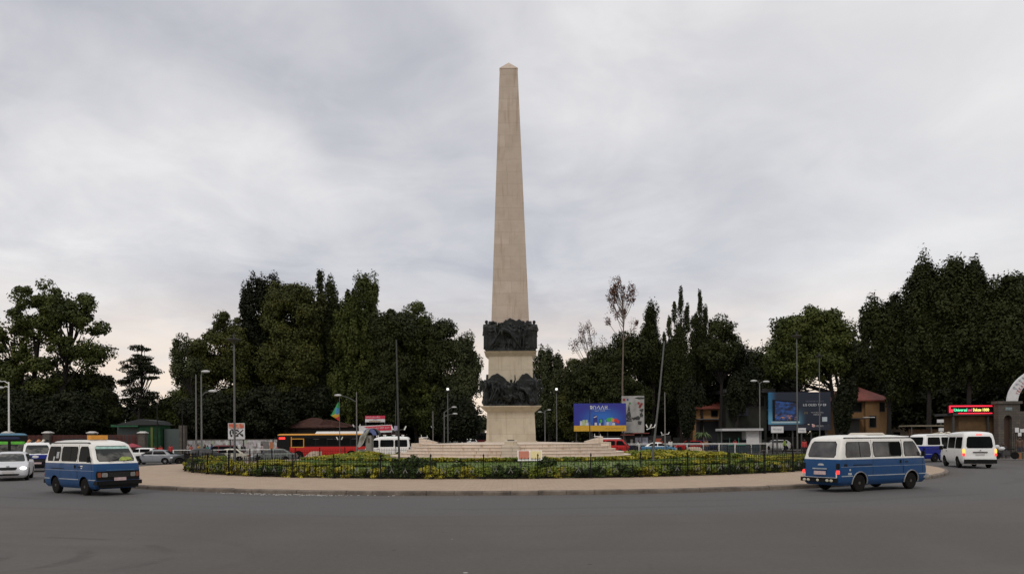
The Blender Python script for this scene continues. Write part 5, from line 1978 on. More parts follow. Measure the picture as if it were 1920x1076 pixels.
def pole_thing(name, label, cat, px, d, py_top, r=.07, m=None, zb=None, lean=0.0, group=None, taper=.65):
    x = X(px, d)
    z = zb if zb is not None else gz(x, d)
    root = thing(name, label, cat, (x, d, z), 0, group)
    zt = Z(px, py_top, d) - z
    b = MB()
    b.tube([(0, 0, 0), (0, 0, .5), (lean * .5, 0, zt * .5), (lean, 0, zt)], [r * 1.15, r, r * (1 + taper) / 2, r * taper], 10)
    b.lathe([(r * 2, 0), (r * 2, .06), (r * 1.3, .09)], 10)
    b.build('pole', m or M_grey, root, 50)
    return root, zt


def disc_lamp(label, px, d, py_top, r=.06, lit=False, zb=None, k=.64):
    root, zt = pole_thing('street_lamp', label, 'street lamp', px, d, py_top, r, M_grey, zb, group='tall lamps with disc heads')
    b = MB()
    b.lathe([(.07 * k, -.5 * k), (.13 * k, -.38 * k), (.30 * k, -.27 * k), (.56 * k, -.16 * k), (.60 * k, -.10 * k), (.56 * k, -.07 * k), (.10 * k, -.04 * k), (.03 * k, .0), (.02 * k, .3 * k)], 20, (0, 0, zt))
    hd = b.build('lamp_head', M_dgrey, root, 40)
    b = MB()
    if lit:
        b.lathe([(.07, .02), (.15, .08), (.15, .26), (.06, .3)], 12, (0, 0, zt))
        b.build('lamp_globe', M_lamp, hd, 40)
    else:
        b.lathe([(.12 * k, -.3 * k), (.4 * k, -.21 * k), (.4 * k, -.19 * k), (.12 * k, -.25 * k)], 14, (0, 0, zt))
        b.build('lamp_glass', M_head, hd, 40)
        for s in (-1, 1):
            b = MB(); b.tube([(0, 0, zt - .02), (s * .12 * k, 0, zt + .22 * k), (s * .02, 0, zt + .42 * k)], .018, 5); b.build('finial', M_dgrey, hd)
    return root


def isz(px, d):
    x = X(px, d)
    return isl(x, d)


disc_lamp('tall disc headed lamp post rising by the left end of the iron fence', 440, 40.5, 634, .062, zb=isz(440, 40.5))
disc_lamp('tall disc headed lamp post above the roof of the right front taxi', 1495, 58, 628, .062, zb=.15)
disc_lamp('shorter disc headed lamp post just right of the blue television billboard lamp', 1537, 74, 666, .06)
disc_lamp('lit lamp post left of the monument steps', 840, 88, 732, .08, lit=True)
disc_lamp('lit lamp post right of the pedestal', 1044, 90, 732, .08, lit=True)


def cobra(root, zt, arms, m=M_grey, k=1.0):
    """arms: (end x offset, end z offset from top, start z offset)"""
    for ex, ez, sz in arms:
        b = MB()
        b.tube([(0, 0, zt + sz), (ex * .5, 0, zt + (sz + ez) / 2 + .12 * k), (ex, 0, zt + ez)], [.045, .04, .035], 6)
        a = b.build('lamp_arm', m, root)
        b = MB()
        sg = 1 if ex > 0 else -1
        b.ball((ex + sg * .3 * k, 0, zt + ez + .02), (.42 * k, .16 * k, .13 * k), 12, 7)
        b.build('lamp_head', mat('lamp_head_pale', (.5, .5, .49), .4, .1), a, 50)


def floods(root, z, n=2, m=None, k=1.0, wd=.5):
    b = MB()
    b.tube([(-wd, 0, z - .1), (0, 0, z), (wd, 0, z + .05)], .03, 6)
    br = b.build('bracket', m or M_grey, root)
    for i in range(n):
        x = -wd if i == 0 else wd if i == 1 else 0
        b = MB(); b.box((x, -.05, z + .12), (.14 * k, .2 * k, .5 * k), M=Matrix.Rotation(R(25 if i else -25), 4, 'Y')); b.build('floodlight', M_white, br)


r_, zt = pole_thing('street_lamp', 'white double arm lamp post at the far left', 'street lamp', 17, 72, 716, .1, M_white)
cobra(r_, zt, [(-.8, .05, -.15), (-.55, -.55, -.5)], M_white)
r_, zt = pole_thing('lamp_pole', 'thin concrete pole of the pair in front of the postered wall, left one', 'pole', 368, 74, 702, .08, M_conc)
r_, zt = pole_thing('street_lamp', 'right one of two concrete poles before the postered wall, with a cobra head lamp', 'street lamp', 378, 70, 704, .085, M_conc)
cobra(r_, zt, [(.75, -1.45, -1.9), (.1, .35, 0)])
r_, zt = pole_thing('street_lamp', 'street lamp with a long arm reaching left over the flag', 'street lamp', 669, 84, 735, .09, M_conc)
cobra(r_, zt, [(-1.75, -.35, -1.1)])
floods(r_, zt - 3.8, 2, M_grey, .6, .35)
r_, zt = pole_thing('floodlight_mast', 'bare thin mast with side floodlights standing left of the steps', 'mast', 748, 45.5, 637, .065, M_dgrey, isz(748, 45.5), -.12)
floods(r_, Z(748, 806, 45.5) - isz(748, 45.5), 2, M_dgrey, .5, .38)
r_, zt = pole_thing('floodlight_mast', 'leaning grey mast with white floodlights right of the steps', 'mast', 1220, 45.5, 640, .065, M_grey, isz(1220, 45.5), .72)
floods(r_, Z(1224, 802, 45.5) - isz(1220, 45.5), 3, M_white, .42, .24)
r_.children[1].location.x = .13
r_, zt = pole_thing('floodlight_mast', 'straight mast with small lights between the posters and the houses', 'mast', 1247, 76, 735, .07, M_conc)
floods(r_, Z(1247, 814, 76), 2, M_white, .5, .35)
r_, zt = pole_thing('street_lamp', 'lamp pole with a pale head before the big round tree', 'street lamp', 1425, 92, 718, .09, M_conc)
cobra(r_, zt, [(.5, .15, -.1), (-.4, .25, -.1)])
r_, zt = pole_thing('street_lamp', 'small two headed lamp pole close to the right side of the pedestal', 'street lamp', 1022, 96, 770, .08, M_conc)
cobra(r_, zt, [(-.45, -.15, -.35), (.35, .1, -.1)], k=.6)
r_, zt = pole_thing('street_lamp', 'pole with two cobra head lamps left of the pedestal', 'street lamp', 833, 92, 772, .07, M_conc)
cobra(r_, zt, [(1.0, .55, -.1), (1.1, -.25, -.6)], k=.75)
r_, zt = pole_thing('lamp_pole', 'short thin pole further left of the two cobra head lamps', 'pole', 812, 96, 770, .08, M_conc)
floods(r_, zt - 2.1, 1, M_grey, .4, .2)
r_, zt = pole_thing('flag_pole', 'thin dark pole in front of the bright blue billboard', 'pole', 1106, 62, 747, .055, M_dgrey, .6)
r_, zt = pole_thing('lamp_pole', 'thin pole half hidden behind the mast left of the steps', 'pole', 742, 100, 750, .07, M_dgrey)
r_, zt = pole_thing('lamp_pole', 'thin wooden pole among the trees behind the left boundary', 'pole', 295, 101, 742, .08, M_bark)
r_, zt = pole_thing('lamp_pole', 'mossy thin pole in front of the green shed wall', 'pole', 342, 100, 756, .08, M_bark)
# flag with pole
d = 62
fp, zt = pole_thing('flag_pole', 'thin pole carrying a hanging green yellow and red flag in front of the red bus', 'flag', 637, d, 744, .035, M_grey, isz(637, d) - .2)
g = G('flag_cloth')
uv = g.tc.outputs['Generated']
sp = g.n('SeparateXYZ'); g.put(uv, sp.inputs[0])
t_ = g.math('ADD', sp.outputs[2], g.math('MULTIPLY', sp.outputs[0], -.22))
c = g.mix(g.rng(t_, .42, .45), (.5, .05, .03), (.55, .36, .03))
t3 = g.rng(t_, .02, .05); c = g.mix(t3, (.5, .04, .03), (.5, .3, .03))
c = g.mix(g.rng(t_, .0, .02), (.45, .04, .03), c)
c = g.mix(g.rng(t_, .24, .27), c, (.04, .27, .10))
dx = g.math('SUBTRACT', sp.outputs[0], .78); dz = g.math('SUBTRACT', sp.outputs[2], .52)
rr2 = g.math('SQRT', g.math('ADD', g.math('MULTIPLY', dx, g.math('MULTIPLY', dx, 1.0)), g.math('MULTIPLY', g.math('MULTIPLY', dz, dz), 1.8)))
c = g.mix(g.rng(rr2, .26, .22), c, (.06, .22, .42))
g.put(c, g.b.inputs['Base Color']); g.b.inputs['Roughness'].default_value = .8
b = MB()
s = S(d); zf0 = Z(637, 756, d) - fp.location.z
ht = 33 / s; wdx = 17 / s
nx, nz = 8, 10
vs = []
for lvl in (0, 1):
    for i in range(nz + 1):
        v = i / nz
        for j in range(nx + 1):
            u = j / nx
            w_ = wdx * (.12 + .88 * min(1, v * 1.25) if v < .8 else 1 - (v - .8) * .8)
            x = -u * w_
            z = zf0 - v * ht + u * .12 - (0 if v < .75 else -(u) * (v - .75) * 1.2)
            vs.append((x - .02, .05 * math.sin(u * 7 + v * 3) + lvl * .012, z))
m = (nx + 1) * (nz + 1)
fs = []
for lvl in (0, 1):
    for i in range(nz):
        for j in range(nx):
            q = lvl * m + i * (nx + 1) + j
            fs.append((q, q + 1, q + nx + 2, q + nx + 1))
b.add(vs, fs)
b.build('flag_cloth', MATS['flag_cloth'], fp, 60)
floods(fp, Z(637, 824, d) - fp.location.z, 2, M_dgrey, .5, .2)


# ------------------------------------------------------------------ signs
def board(name, label, cat, px0, px1, py0, py1, d, m, thick=.12, legs=(), legm=None, rz=0.0, z_ground=None, group=None):
    x0, x1 = X(px0, d), X(px1, d)
    pc_ = (px0 + px1) / 2
    z1, z0 = Z(pc_, py0, d), Z(pc_, py1, d)
    xg = (x0 + x1) / 2
    zg = gz(xg, d) if z_ground is None else z_ground
    root = thing(name, label, cat, (xg, d, zg), rz, group)
    w_, h_ = x1 - x0, z1 - z0
    zc = (z0 + z1) / 2 - zg
    b = MB(); b.box((0, 0, zc), (w_, thick, h_)); b.build('board', m, root)
    for lx in legs:
        b = MB(); b.box((lx * w_, thick * .5 + .06, (zc - h_ / 2 + .3) / 2), (.12, .12, zc - h_ / 2 + .3)); b.build('leg', legm or M_dgrey, root)
    return root, w_, h_, zc


def shape(root, name, pts, y, m, thick=.01):
    b = MB(); b.prism(pts, y - thick, y); return b.build(name, m, root)


def circ(cx_, cz, rx, rz_, n=18):
    return [(cx_ + rx * math.cos(2 * PI * k / n), cz + rz_ * math.sin(2 * PI * k / n)) for k in range(n)]


def flat(c, r=.6, v=0.1):
    nm = 'print_%d_%d_%d' % tuple(int(q * 100) for q in c)
    return mat(nm, c, r, v, 3)


W_ = flat((.62, .62, .62))
# bright blue billboard
d = 95
g = G('billboard_blue')
sp = g.n('SeparateXYZ'); g.put(g.tc.outputs['Generated'], sp.inputs[0])
dx = g.math('SUBTRACT', sp.outputs[0], .55); dz = g.math('SUBTRACT', sp.outputs[2], .45)
q = g.math('SQRT', g.math('ADD', g.math('MULTIPLY', dx, dx), g.math('MULTIPLY', dz, dz)))
g.put(g.mix(g.rng(q, .05, .55), (.02, .14, .5), (.02, .025, .26)), g.b.inputs['Base Color'])
g.b.inputs['Roughness'].default_value = .5
bb, w_, h_, zc = board('billboard', 'bright blue dairy billboard with a yellow strip along its foot', 'billboard', 1076, 1174, 756, 808, d, MATS['billboard_blue'], .2, (-.45, -.15, .15, .45))
shape(bb, 'yellow_strip', [(-w_ / 2, zc - h_ / 2), (w_ / 2, zc - h_ / 2), (w_ / 2, zc - h_ * .295), (-w_ / 2, zc - h_ * .295)], -.105, flat((.62, .36, .03)), .02)
lettering(bb, 'ዘነላለዘ', w_ * .31, h_ * .13, (w_ * -.03 + .1, -.12, zc + h_ * .355), W_)
b = MB(); b.prism(circ(-w_ * .175, zc + h_ * .36, .2, .2), -.13, -.11); b.build('round_logo', W_, bb)
b = MB(); b.prism([(-w_ * .2, zc + h_ * .33), (-w_ * .15, zc + h_ * .37), (-w_ * .15, zc + h_ * .385), (-w_ * .2, zc + h_ * .35)], -.145, -.13); b.build('logo_stripe', flat((.02, .05, .35)), bb)
b = MB(); b.box((0.05, -.115, zc + h_ * .28), (w_ * .38, .01, .03)); b.build('line', flat((.3, .4, .62)), bb)
lettering(bb, 'የወተት ምርቶች', w_ * .2, h_ * .035, (0, -.12, zc + h_ * .235), W_)
lettering(bb, 'ንፁህና ጤናማ ለቤተሰብዎ', w_ * .36, h_ * .05, (w_ * .28, -.13, zc - h_ * .41), flat((.25, .1, .02)))
b = MB()
zb = zc - h_ * .29
for k, (x, wq, hq, mi) in enumerate(((-.36, .05, .16, 0), (-.31, .06, .12, 1), (-.31, .055, .2, 2), (-.255, .05, .2, 2), (-.25, .06, .09, 0), (-.2, .04, .13, 3), (-.09, .085, .36, 4), (.02, .07, .24, 4), (-.08, .05, .1, 0), (.0, .035, .08, 0), (.02, .03, .17, 5), (.15, .06, .12, 0), (.2, .07, .14, 3), (.26, .06, .09, 0), (.1, .03, .2, 3), (.17, .07, .22, 5), (.22, .05, .24, 5), (.25, .05, .2, 6), (.3, .045, .2, 7), (.34, .04, .14, 7))):
    if mi in (5, 6, 7):
        b.prism(circ(x * w_, zb + hq * h_ * .9, wq * w_ * .7, h_ * .07), -.125 - k * .0004, -.105, mi)
    else:
        b.prism([((x - wq / 2) * w_, zb), ((x + wq / 2) * w_, zb), ((x + wq * .42) * w_, zb + hq * h_), ((x - wq * .42) * w_, zb + hq * h_)], -.12 - k * .0004, -.105, mi)
b.build('product_picture', [flat((.55, .57, .62)), flat((.5, .38, .08)), flat((.4, .48, .25)), flat((.2, .3, .55)), flat((.02, .03, .2)), flat((.06, .4, .06)), flat((.55, .25, .08)), flat((.55, .03, .03))], bb)
b = MB(); b.prism([(-w_ * .12, zb + h_ * .27), (-w_ * .06, zb + h_ * .31), (-w_ * .06, zb + h_ * .34), (-w_ * .12, zb + h_ * .3)], -.14, -.13); b.build('carton_band', W_, bb)
# winter picture board behind
d = 97
b2, w_, h_, zc = board('billboard', 'tall pale billboard with a dark fir tree picture behind the blue one', 'billboard', 1166, 1208, 742, 811, d, mat('poster_pale', (.33, .32, .3), .7, .25, 1.2), .2, (-.4, .4))
b = MB()
b.prism([(-w_ * .45, zc - h_ * .19), (-w_ * .05, zc - h_ * .19), (-w_ * .12, zc + .05 * h_), (-w_ * .18, zc + h_ * .28), (-w_ * .26, zc + h_ * .05)], -.13, -.11, 0)
for k in range(14):
    b.prism(circ(-w_ * .22 + random.uniform(-.13, .13) * w_, zc + random.uniform(-.17, .1) * h_, .07, .07, 8), -.14, -.13, 2)
for x, z, r_ in ((.3, -.22, .3), (.2, -.1, .28), (.36, -.02, .3), (.4, .1, .25), (.05, -.12, .25)):
    b.prism([((x * w_) + r_ * random.uniform(.5, 1.4) * math.cos(a * .6), zc + z * h_ + r_ * random.uniform(.5, 1.3) * math.sin(a * .6)) for a in range(10)], -.13, -.11, 0)
b.prism([(-.46 * w_, zc + .36 * h_), (-.34 * w_, zc + .36 * h_), (-.34 * w_, zc + .43 * h_), (-.46 * w_, zc + .43 * h_)], -.12, -.11, 1)
b.prism(circ(-.24 * w_, zc + .40 * h_, .13, .13), -.125, -.11, 3); b.prism(circ(-.14 * w_, zc + .30 * h_, .14, .14), -.125, -.11, 4)
for x, z in ((.25, .3), (.33, .24), (.38, .28), (.3, .2)):
    b.prism(circ(x * w_, zc + z * h_, .16, .16, 9), -.125, -.11, 1)
b.prism([(x_ * w_ + .4 * w_ * .55, zc + .44 * h_ + z_) for x_, z_ in ((-.15, 0), (0, .12), (.3, .08), (.3, -.1), (.05, -.14))], -.125, -.11, 0)
b.build('fir_picture', [flat((.035, .038, .034)), flat((.25, .03, .03)), flat((.3, .25, .25)), flat((.03, .05, .25)), flat((.05, .2, .05))], b2)
# dark blue television billboard
d = 84
g = G('billboard_night')
sp = g.n('SeparateXYZ'); g.put(g.tc.outputs['Generated'], sp.inputs[0])
gx = g.rng(sp.outputs[0], .0, .14); gl_ = g.math('MULTIPLY', g.rng(sp.outputs[0], .62, .4), g.rng(sp.outputs[2], .55, .1))
c = g.mix(gx, (.015, .12, .25), (.004, .009, .026)); c = g.mix(g.math('MULTIPLY', gl_, .7), c, (.12, .35, .5))
g.put(c, g.b.inputs['Base Color'])
b3, w_, h_, zc = board('billboard', 'dark blue billboard showing a glowing television screen', 'billboard', 1441, 1557, 735, 795, d, MATS['billboard_night'], .25, (-.42, -.1, .2, .45))
g = G('tv_picture')
o_ = g.tc.outputs['Object']
n = g.rng(g.noise(g.scale(o_, (1, 1, 1.6)), 1.6, 4, .6, .4), .38, .66)
c = g.mix(n, (.002, .006, .03), (.015, .08, .30))
sp = g.n('SeparateXYZ'); g.put(g.tc.outputs['Generated'], sp.inputs[0])
wm_ = g.math('MULTIPLY', g.rng(g.noise(g.scale(o_, (1, 1, 3)), 2.2, 3), .5, .68), g.rng(sp.outputs[2], .36, .14))
c = g.mix(wm_, c, (.7, .3, .06))
g.put(c, g.b.inputs['Base Color'])
fr_ = shape(b3, 'television_frame', [(-.44 * w_, zc - h_ * .40), (-.02 * w_, zc - h_ * .40), (-.02 * w_, zc + h_ * .2), (-.44 * w_, zc + h_ * .27)], -.13, M_blackp, .02)
shape(b3, 'television_picture', [(-.40 * w_, zc - h_ * .37), (-.03 * w_, zc - h_ * .37), (-.03 * w_, zc + h_ * .16), (-.40 * w_, zc + h_ * .23)], -.155, MATS['tv_picture'], .02)
shape(b3, 'television_foot', [(-.46 * w_, zc - h_ * .46), (.0 * w_, zc - h_ * .46), (.0, zc - h_ * .41), (-.46 * w_, zc - h_ * .41)], -.13, flat((.35, .45, .5)), .02)
lettering(b3, 'LG OLED TV E8', w_ * .37, h_ * .07, (w_ * .24, -.15, zc + h_ * .10), flat((.6, .62, .64)))
lettering(b3, 'THE MASTER OF LIGHT', w_ * .3, h_ * .035, (w_ * .24, -.15, zc + h_ * .21), flat((.14, .15, .2)))
lettering(b3, 'World Best Selling', w_ * .2, h_ * .04, (w_ * .28, -.15, zc - h_ * .14), flat((.45, .45, .45)))
lettering(b3, 'OLED Brand', w_ * .12, h_ * .04, (w_ * .28, -.15, zc - h_ * .20), flat((.45, .45, .45)))
lettering(b3, '(1)', w_ * .05, h_ * .08, (w_ * .1, -.15, zc - h_ * .15), flat((.3, .22, .1)))
shape(b3, 'white_square', [(.36 * w_, zc - h_ * .42), (.44 * w_, zc - h_ * .42), (.44 * w_, zc - h_ * .28), (.36 * w_, zc - h_ * .28)], -.14, flat((.4, .45, .48)), .02)
b = MB(); b.box((0, -.02, zc - h_ / 2 - .35), (w_, .2, .62)); b.build('lower_strip', flat((.012, .015, .03)), b3)
lettering(b3, 'METRO', w_ * .12, h_ * .05, (w_ * .32, -.15, zc - h_ * .56), flat((.4, .4, .4)))
b = MB(); b.prism(circ(.22 * w_, zc - h_ * .55, .18, .16), -.15, -.12); b.build('round_logo', flat((.5, .3, .3)), b3)
# small white notices
for px0, px1, py0, py1, dd, lab in ((1446, 1469, 799, 811, 80, 'white notice board below the left end of the television billboard'), (1496, 1511, 802, 811, 80, 'small white notice by the lamp post below the television billboard')):
    q, w_, h_, zc = board('notice_board', lab, 'sign', px0, px1, py0, py1, dd, W_, .06, (0,))
    lettering(q, 'ማስታወቂያ', w_ * .7, h_ * .3, (0, -.04, zc), flat((.3, .3, .32)))
# signboard at left
d = 86
q, w_, h_, zc = board('signboard', 'square white signboard with an orange heading and a black picture beside the tall lamp post', 'sign', 428, 459, 793, 823, d, W_, .1, (-.4, .4))
g = G('orange_print'); n = g.rng(g.noise(g.tc.outputs['Object'], 1.5, 3), .42, .58)
g.put(g.mix(n, (.5, .3, .2), (.52, .1, .05)), g.b.inputs['Base Color'])
shape(q, 'orange_heading', [(-.46 * w_, zc + .2 * h_), (.46 * w_, zc + .2 * h_), (.46 * w_, zc + .47 * h_), (-.46 * w_, zc + .47 * h_)], -.055, MATS['orange_print'], .02)
b = MB()
bl = flat((.015, .015, .015))
b.prism([(.40 * w_, zc + .1 * h_), (.43 * w_, zc + .06 * h_), (-.02 * w_, zc - .36 * h_), (-.1 * w_, zc - .32 * h_)], -.08, -.055)
b.prism([(.15 * w_, zc - .12 * h_), (.42 * w_, zc - .2 * h_), (.42 * w_, zc - .36 * h_), (.3 * w_, zc - .3 * h_)], -.082, -.055)
for x, z, rx, rz_ in ((-.36, -.08, .05, .16), (-.25, .08, .08, .05), (-.2, -.08, .05, .12), (-.3, -.28, .07, .07), (.02, .06, .09, .05), (0.0, -.1, .07, .05), (.12, .0, .05, .05), (.08, -.3, .06, .05)):
    b.prism(circ(x * w_, zc + z * h_, rx * w_, rz_ * h_, 9), -.084, -.055)
b.build('black_picture', bl, q)
lettering(q, 'የካቲት ፲፪ ቀን', w_ * .8, h_ * .07, (0, -.07, zc + .16 * h_), flat((.4, .08, .05)))
# banners
d = 95
q, w_, h_, zc = board('banner', 'small red and white banner hung high above the larger red one', 'banner', 685, 722, 779, 791, d, W_, .05, (-.48, .48))
shape(q, 'red_band', [(-w_ / 2, zc), (w_ / 2, zc), (w_ / 2, zc + h_ / 2), (-w_ / 2, zc + h_ / 2)], -.03, flat((.5, .02, .06)), .02)
lettering(q, 'እንኳን አደረሳችሁ', w_ * .72, h_ * .28, (-w_ * .1, -.055, zc + h_ * .27), W_)
lettering(q, 'ለበዓሉ', w_ * .22, h_ * .16, (0, -.04, zc - h_ * .12), flat((.1, .1, .3)))
shape(q, 'tan_strip', [(-w_ * .3, zc - h_ * .45), (w_ * .25, zc - h_ * .45), (w_ * .3, zc - h_ * .27), (-w_ * .32, zc - h_ * .27)], -.035, flat((.4, .3, .2)), .01)
q, w_, h_, zc = board('banner', 'larger red and white banner sagging behind the arched booth', 'banner', 675, 737, 797, 811, d - 1, W_, .05, (-.48, .48))
q.rotation_euler = (0, R(-2), 0)
shape(q, 'red_band', [(-w_ * .34, zc + h_ * .38), (w_ * .48, zc + h_ * .42), (w_ * .48, zc - h_ * .25), (-w_ * .1, zc - h_ * .2)], -.03, flat((.55, .02, .05)), .02)
lettering(q, 'መልካም አዲስ ዓመት ይሁን', w_ * .68, h_ * .26, (w_ * .08, -.055, zc + h_ * .13), W_)
d = 90
q, w_, h_, zc = board('direction_sign', 'small lilac square sign right of the larger red banner', 'sign', 739, 747, 798, 807, d, flat((.33, .3, .42)), .06, (0,))
q, w_, h_, zc = board('shop_light', 'green lit shop sign above the white van with roof bars', 'sign', 724, 743, 816, 822, 96, flat((.02, .05, .03)), .1, ())
b = MB(); b.box((0, .5, (zc - h_ / 2) / 2), (w_ * 1.6, 1.0, zc - h_ / 2)); b.box((0, .4, zc + .4), (w_ * 1.8, 1.4, .12)); b.build('shop_front', flat((.06, .02, .02)), q)
M_green = mat('lit_green', (.1, .8, .3), .4, 0, emit=(.1, 1, .35), estr=1.4)
lettering(q, 'ካፌ ●', w_ * .8, h_ * .6, (0, -.06, zc), M_green)
o = MB(); o.box((0, 0, 1.3), (.32, .32, 2.7)); o.box((0, 0, .1), (.45, .45, .2)); o = o.build('orange_pillar', mat('orange_sign', (.62, .27, .03)), None); o.location = at(709, 90); tag(o, 'orange pillar between the arched booth and the green lit sign', 'pillar')

# ------------------------------------------------------------------ arched booth
d = 62
xb = X(693, d)
bt = thing('arched_booth', 'narrow grey arched booth with torn cloth draped over its left side', 'booth', (xb, d, isl(xb, d)), R(18))
M_booth = mat('booth_panel', (.24, .225, .21), .8, .25, 2)


def arch_poly(w_, h_, n=10):
    return [(-w_ / 2, 0), (w_ / 2, 0)] + [(w_ / 2 * math.cos(PI * k / n), h_ - w_ / 2 + w_ / 2 * math.sin(PI * k / n)) for k in range(n + 1)]


bt.rotation_euler = (0, 0, 0)
hz = Z(693, 803, d) - bt.location.z
def half_round(cx_, z_, r_, t=.06, n=12):
    o_ = [(cx_ + r_ * math.cos(PI * k / n), z_ + r_ * math.sin(PI * k / n)) for k in range(n + 1)]
    i_ = [(cx_ + (r_ - t) * math.cos(PI * k / n), z_ + (r_ - t) * math.sin(PI * k / n)) for k in reversed(range(n + 1))]
    return o_ + i_
r_ = .56
b = MB(); b.box((.0, 0, (hz - r_) / 2), (.46, .95, hz - r_)); b.build('booth_shell', M_booth, bt)
b = MB(); b.prism(half_round(.28, hz - r_, r_, .08), -.3, .62); b.build('booth_roof', flat((.012, .013, .014)), bt, 40)
b = MB(); b.prism(half_round(.10, hz - r_ + .01, r_ - .02, .30), -.56, -.28); b.build('booth_hood', flat((.10, .13, .30)), bt, 40)
b = MB(); b.prism([(.28 + (r_ - .09) * math.cos(PI * k / 12), hz - r_ + (r_ - .09) * math.sin(PI * k / 12)) for k in range(13)], .1, .2); b.build('roof_hollow_shade', flat((.012, .013, .014)), bt)  # near-black plate stands in for the shade inside the vaulted roof
b = MB(); b.box((-.55, .05, .34), (.68, .8, .68)); b.build('booth_base', M_booth, bt)
b = MB(); b.box((.03, -.49, 1.42), (.09, .03, .36)); b.build('number_slot', flat((.05, .03, .02)), bt)
M_tarp = mat('grey_tarp', (.30, .29, .27), .85, .25, 4, .6, 6)
b = MB(); vs = []; fs = []
n1, n2 = 9, 9
for i in range(n1 + 1):
    u = i / n1
    for j in range(n2 + 1):
        v = j / n2
        xt = .16 - .82 * u; zt_ = hz - .02 - .62 * u ** 1.6
        xb2 = -.22 - .68 * u; zb2 = 1.55 - .62 * math.sin(u * 2.2) - .1 * u
        x = xt + (xb2 - xt) * v; z = zt_ + (zb2 - zt_) * v
        vs.append((x, -.60 - .07 * math.sin(u * 9 + v * 2) - .05 * math.sin(v * 7), z))
n0 = len(vs)
vs += [(x, y + .03, z) for x, y, z in vs]
for i in range(n1):
    for j in range(n2):
        q = i * (n2 + 1) + j
        fs.append((q, q + 1, q + n2 + 2, q + n2 + 1)); fs.append((n0 + q + n2 + 1, n0 + q + n2 + 2, n0 + q + 1, n0 + q))
b.add(vs, fs); b.build('draped_cloth', M_tarp, bt, 60)

# ------------------------------------------------------------------ buildings
def hip_roof(b, cx_, cy_, w_, dp, z, h_, over=.5, mi=0, ridge=.45):
    hw, hd = w_ / 2 + over, dp / 2 + over
    rx = hw * ridge
    v = [(cx_ - hw, cy_ - hd, z), (cx_ + hw, cy_ - hd, z), (cx_ + hw, cy_ + hd, z), (cx_ - hw, cy_ + hd, z), (cx_ - rx, cy_, z + h_), (cx_ + rx, cy_, z + h_)]
    v2 = [(x, y, zz - .15) for x, y, zz in v[:4]]
    b.add(v + v2, [(0, 1, 5, 4), (1, 2, 5), (2, 3, 4, 5), (3, 0, 4), (6, 7, 1, 0), (7, 8, 2, 1), (8, 9, 3, 2), (9, 6, 0, 3), (9, 8, 7, 6)], mi)


def win(root, x, z, w_, h_, y, m=None, fm=None):
    b = MB(); b.box((x, y - .03, z), (w_ + .16, .08, h_ + .16)); f_ = b.build('window', fm or M_dgrey, root)
    b = MB(); b.box((x, y - .06, z), (w_, .06, h_)); b.build('pane', m or M_glass, f_)
    return f_


# ochre house with the red hip roof
d = 100
x0, x1 = X(1582, d), X(1664, d)
w_ = x1 - x0
zt = Z(1625, 750, d)
hs = thing('ochre_house', 'ochre house with a red hipped roof behind the right front taxi', 'house', ((x0 + x1) / 2, d + 3, 0), R(0))
b = MB(); b.box((0, 0, zt / 2), (w_, 6, zt)); b.box((w_ * .12, -3.2, zt / 2), (w_ * .32, .6, zt - .1)); b.build('wall', M_ochre, hs)
b = MB(); hip_roof(b, -.5, 0, w_ + .8, 6.5, zt, 1.9, .6, 0, .25); rf_ = b.build('roof', M_tile, hs)
b = MB(); b.box((-w_ * .12, -.5, zt + 2.0), (.9, .8, 1.4)); b.build('chimney', mat('chimney_ochre', (.4, .26, .1), .8, .2), rf_)
win(hs, w_ * .35, Z(1650, 763, d), .9, 1.1, -3.0); win(hs, -w_ * .2, Z(1610, 763, d), 1.2, 1.1, -3.0); win(hs, w_ * .12, Z(1630, 790, d), .8, 1.4, -3.5)
b = MB(); b.box((-w_ * .38, -4.2, Z(1600, 785, d)), (w_ * .5, 2.6, .12)); b.box((-w_ * .38, -3.2, Z(1600, 785, d) / 2), (w_ * .42, .2, Z(1600, 785, d))); b.build('lean_to', M_dgrey, hs)
b = MB(); b.box((-w_ * .12, -5.4, Z(1600, 783, d)), (1.4, .4, .08)); b.build('lean_to_flashing', M_white, hs)
# taller pale tower behind
d = 112
tw = thing('pale_tower_house', 'pale plastered upper storey showing above the dark lean to left of the red roof', 'house', (X(1572, d), d, 0), 0)
b = MB(); b.box((0, 0, 4.0), (1.7, 3, 8.2)); b.build('wall', mat('pale_plaster', (.42, .35, .25), .9, .2, 2), tw)
win(tw, 0, 7.0, .6, .9, -1.5)
# middle houses
d = 108
h2 = thing('orange_house', 'orange walled house with a low red roof and dark porch behind the trees', 'house', (X(1330, d), d + 2, 0), R(-4))
ww = 50 / S(d)
b = MB(); b.box((-.3, 0, Z(1330, 765, d) / 2), (ww, 5, Z(1330, 765, d))); b.build('wall', mat('orange_render', (.33, .18, .07), .85, .2, 1), h2)
b = MB(); hip_roof(b, 0, 0, ww + 1, 5.5, Z(1330, 765, d), 1.5, .6, 0, .5); b.build('roof', M_tile, h2)
b = MB(); b.box((-.2, -3.4, Z(1330, 786, d)), (ww * .9, 1.8, .15), M=Matrix.Rotation(R(0), 4, 'X')); b.build('porch_roof', M_grey, h2)
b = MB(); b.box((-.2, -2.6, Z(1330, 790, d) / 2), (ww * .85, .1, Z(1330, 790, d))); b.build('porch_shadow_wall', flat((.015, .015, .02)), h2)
win(h2, ww * .2, Z(1345, 775, d), .8, .8, -2.5)
d = 104
h3 = thing('flat_roofed_house', 'dark flat roofed two storey building with an orange pillar behind the white kiosk', 'house', (X(1402, d), d + 3, 0), 0)
ww = 76 / S(d); zt = Z(1400, 736, d)
b = MB(); b.box((0, 0, zt / 2), (ww, 5, zt)); b.build('wall', mat('grey_green_render', (.028, .03, .024), .9, .3, 1), h3)
